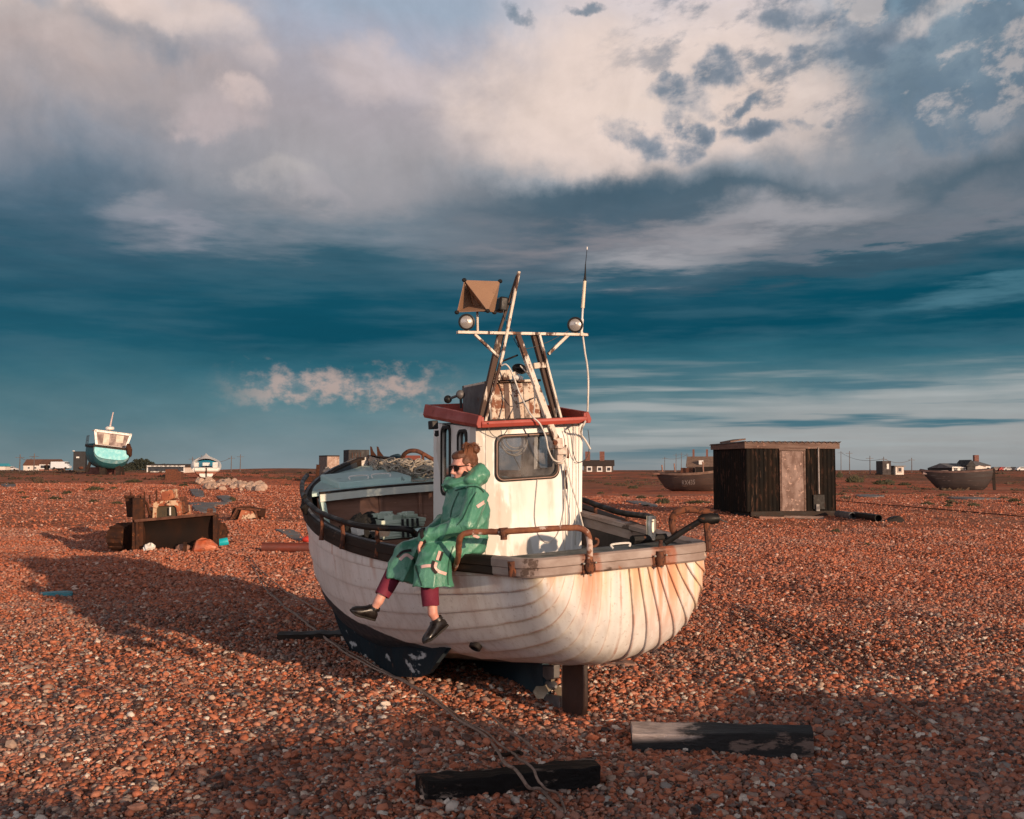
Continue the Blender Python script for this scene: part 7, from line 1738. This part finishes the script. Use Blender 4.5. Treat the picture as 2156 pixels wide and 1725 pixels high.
car(128.5, 988.5, 5.2, (.66, .68, .70), 'white motor van standing between bungalow and tarred hut', 0, True, 'van'); car(3, 991, 3.4, (.62, .60, .58), 'white van cut by the left edge of the photo', 0, True, 'van'); car(26, 991, 3.6, (.6, .56, .54), 'pale car parked left of the white bungalow', 0)
house('blue_hut', 'tiny hut with a cyan roof at the left edge', -6, 11, 986, 982, 976, m_wt, pmat('cyan_roof', (.06, .34, .42), (.05, .30, .38), 2, .6, 0), 3, 0, (), (), 'hut')
# ------------------------------------------------------------------ poles and wires
m_pl = pmat('grey_pole', (.14, .11, .10), (.10, .08, .07), 3, .8, .1)
pls = [(405, 985, 962, 'left of the blue and white boat'), (424, 990, 959, 'just behind the blue and white boat'), (487, 993, 960, 'right of the blue and white boat'), (506, 993, 957, 'right end of the poles by the rock heap'), (42, 990, 957, 'above the white bungalow, left pole'), (72, 990, 955, 'above the white bungalow, right pole'), (1399, 992, 962, 'left of the lettered boat'), (1423, 992, 955, 'above the stern of the lettered boat, left pole'), (1434, 992, 953, 'above the stern of the lettered boat, middle pole'), (1446, 992, 955, 'above the stern of the lettered boat, right pole'), (1770, 996, 950, 'close to the right corner of the black shed'), (1788, 998, 950, 'thicker one right of the black shed'), (1831, 999, 960, 'left of the small white hut, near one'), (1860, 999, 962, 'left of the small white hut, far one'), (1919, 996, 964, 'between the small white hut and the bare hull')]
tops = []
for px, pb, pt, wh_ in pls:
    g0 = ground_at(px, max(pb, 993.2)); d_ = min(g0.y, 260); g0 = at(px, pt, d_); zg0 = hz(g0.x, d_); t_ = at(px+.5, pt, d_)
    o = MB().cyl((0, 0, -.3), (t_.x-g0.x, 0, t_.z-zg0), .085, .055, 7).bar((-.6, 0, t_.z-zg0-.4), (.6, 0, t_.z-zg0-.4), .06, .06).build('telegraph_pole', m_pl, None); o.location = (g0.x, d_, zg0)
    tag(o, 'thin telegraph pole ' + wh_, 'pole', 'telegraph poles along the horizon'); tops.append(Vector((t_.x, d_, t_.z-.3)))
def wire(a, b, sag, label):
    P = [a.lerp(b, t)-Vector((0, 0, sag*4*t*(1-t))) for t in np.linspace(0, 1, 14)]; tag(MB().tube(P, .028, 4).build('power_line', m_pl, None, origin=(a+b)/2), label, 'wire', 'wires between the poles')
wire(tops[0], tops[2], .8, 'thin wire strung above the blue and white boat'); wire(tops[4], tops[5], .5, 'thin wire strung above the white bungalow'); wire(tops[6], tops[9], .6, 'thin wire strung above the lettered boat'); wire(tops[10], tops[13], .9, 'thin wire strung right of the black shed'); wire(tops[13], tops[14], .6, 'thin wire strung above the small white hut')
# ------------------------------------------------------------------ plants
def leafmat(name, a, b):
    m, n, bs = newmat(name); ri = n.new('ShaderNodeNewGeometry').outputs['Random Per Island']; n.put(bs.inputs['Base Color'], n.mix(ri, a, b)); bs.inputs['Roughness'].default_value = .8; return m
m_lf = leafmat('tuft_leaves', (.020, .024, .010), (.075, .060, .024)); m_bs = leafmat('bush_leaves', (.010, .015, .010), (.032, .036, .020))
def tuft_mesh(w_, h_, n_, m, name, seed, ball=False):
    r = random.Random(seed); mb = MB()
    for k in range(n_):
        a = r.uniform(0, 6.28); q = math.sqrt(r.random())
        x, y = math.cos(a)*q*w_/2, math.sin(a)*q*w_*.28; zt = h_*(1-q*q*.75)*r.uniform(.35, 1.0)
        if ball:
            c_ = Vector((x, y, zt)); s_ = min(w_, h_)*r.uniform(.05, .11); d1 = Vector((r.uniform(-1, 1), r.uniform(-1, 1), r.uniform(-.6, 1))).normalized()*s_; d2 = d1.orthogonal().normalized()*s_*.6
            mb.add([c_-d1, c_+d2, c_+d1, c_-d2], [(0, 1, 2, 3)])
        else:
            b_ = Vector((x*.75, y*.75, -.02)); t_ = Vector((x+r.uniform(-.12, .12)*w_, y, zt)); wd = Vector((r.uniform(.02, .05), r.uniform(-.03, .03), 0))*max(w_, .5)
            md = b_.lerp(t_, .55)+Vector((0, 0, h_*.12)); mb.add([b_-wd*.5, b_+wd*.5, md+wd, t_, md-wd], [(0, 1, 2, 3, 4)])
    me = mb.mesh(name, None); me.materials.append(m); return me
protos = [tuft_mesh(1.0, .34, 150, m_lf, 'tuft', s) for s in (1, 2, 3)]
tufts = [(142, 1040, 26, 9, 'below the white bungalow, widest'), (197, 1058, 30, 9, 'above the shadow of the bulldozer'), (246, 1062, 34, 8, 'touching the left top of the bulldozer'), (52, 1049, 22, 6, 'left of the tufts below the turquoise boat'), (116, 1052, 38, 9, 'long one left of the bulldozer shadow'), (99, 1037, 18, 7, 'small one below the tarred hut'), (45, 1039, 18, 6, 'small one below the white bungalow'), (200, 1033, 42, 12, 'below the turquoise boat, tallest'), (240, 1030, 18, 7, 'right below the props of the turquoise boat'), (386, 1025, 24, 10, 'left of the rock heap'), (489, 1055, 18, 12, 'beside the small grey mat'), (282, 1016, 44, 9, 'below the dark bush'), (430, 1022, 16, 8, 'before the blue and white boat'), (512, 1061, 12, 5, 'right of the small grey mat'),
 (1953, 1064, 30, 11, 'leftmost of three before the bare hull'), (2000, 1059, 30, 10, 'upper middle one before the bare hull'), (1997, 1068, 22, 10, 'lower middle one before the bare hull'), (2050, 1067, 32, 12, 'rightmost of three before the bare hull'), (2112, 1050, 26, 6, 'flat one right of the bare hull'), (2136, 1056, 30, 9, 'near the right edge below the cars'), (1986, 1045, 26, 8, 'just under the stern of the bare hull'), (1759, 1122, 24, 12, 'nearest one before the black shed'), (1826, 1150, 18, 10, 'nearest one right of the black shed'), (1800, 1016, 46, 20, 'big dark one right of the black shed'), (1862, 1020, 60, 14, 'long one below the small white hut'), (1905, 1022, 30, 8, 'right below the small white hut'), (1768, 1006, 16, 18, 'touching the right wall of the black shed'),
 (1333, 1029, 26, 9, 'right of the wheelhouse, upper one'), (1316, 1046, 22, 8, 'right of the wheelhouse, middle one'), (1350, 1050, 26, 9, 'right of the wheelhouse, lower one'), (1395, 1061, 36, 16, 'greenest one left of the black shed'), (1390, 1048, 18, 8, 'left of the greenest one'), (1280, 1021, 20, 6, 'below the three windowed cottage'), (1360, 1067, 20, 6, 'low one above the starboard rail'), (1265, 1040, 18, 6, 'right beside the wheelhouse edge'), (1470, 1060, 60, 9, 'long dry one against the left wall of the black shed')]
rr = random.Random(4)
for i, (px, py, w_, h_, wh_) in enumerate(tufts):
    g0 = ground_at(px, py); pm_ = FPX/g0.y; o = bpy.data.objects.new('grass_tuft', protos[i % 3]); COL.objects.link(o); o.location = g0
    o.scale = (w_/pm_, w_/pm_*.8, h_/pm_/.34); o.rotation_euler = (0, 0, rr.uniform(-.3, .3)); tag(o, 'dark plant tuft ' + wh_, 'plant', 'plant tufts on the shingle')
def bush(px, pb, w_, h_, label, n_, seed):
    g0 = ground_at(px, pb); d_ = g0.y; pm_ = FPX/d_; r = random.Random(seed)
    root = thing('bush', label, 'bush', loc=g0); mb = MB()
    W_, H_ = w_/pm_, h_/pm_
    for q in range(5):
        cx = (q-2)/5*W_*.85; hh = H_*(1-.35*abs(q-2)/2)*r.uniform(.8, 1.05)
        for k in range(n_//5):
            a, b = r.uniform(0, 6.28), r.uniform(0, math.pi/2); rad = r.uniform(.55, 1)**.5
            c_ = Vector((cx+math.cos(a)*math.sin(b)*W_*.22*rad, math.sin(a)*math.sin(b)*1.6*rad, math.cos(b)*hh*rad)); s_ = r.uniform(.16, .38)
            d1 = Vector((r.uniform(-1, 1), r.uniform(-1, 1), r.uniform(-1, 1))).normalized()*s_; d2 = d1.orthogonal().normalized()*s_*.6; mb.add([c_-d1, c_+d2, c_+d1, c_-d2], [(0, 1, 2, 3)])
    mb.build('foliage', m_bs, root, smooth=None)
    tk_ = MB()
    for q in range(4): tk_.tube([((q-1.5)*W_*.16, 0, -.2), ((q-1.5)*W_*.2, .1, H_*.5)], [.12, .05], 6)
    tk_.build('stem', MT['darkwood'], root)
bush(297, 990, 62, 29, 'dense dark evergreen bush right of the turquoise boat', 1900, 1); bush(345, 990, 60, 15, 'low dark bush behind the long white chalet', 900, 2); bush(262, 992, 22, 24, 'thin greyish bush under the stern of the turquoise boat', 300, 3)

def scrub():
    """low dark scrub that nobody could count, over the far shingle"""
    r = random.Random(77); mb = MB()
    for k in range(900):
        d = 42*(230/42)**(r.random()**.8); u = r.uniform(-.52, .52); x, y = u*d, d
        if mnoise.noise(Vector((x*.05, y*.02, 1.3)))+.25*r.random() < .05: continue
        z = hz(x, y); w_ = r.uniform(.3, 1.1)*(d/70)**.5; h_ = r.uniform(.08, .22)*(d/70)**.4
        for q in range(9):
            b = Vector((x+r.uniform(-.5, .5)*w_, y+r.uniform(-.3, .3)*w_, z-.02)); t_ = b+Vector((r.uniform(-.2, .2), r.uniform(-.1, .1), h_*r.uniform(.5, 1.1))); s_ = Vector((r.uniform(.06, .16)*w_, 0, 0))
            mb.add([b-s_, b+s_, t_+s_*.4, t_-s_*.4], [(0, 1, 2, 3)])
    tag(mb.build('scrub', leafmat('scrub_leaves', (.030, .022, .012), (.085, .048, .024)), None, smooth=None), 'low dark scrub scattered over the far shingle', 'scrub', kind='stuff')
scrub()
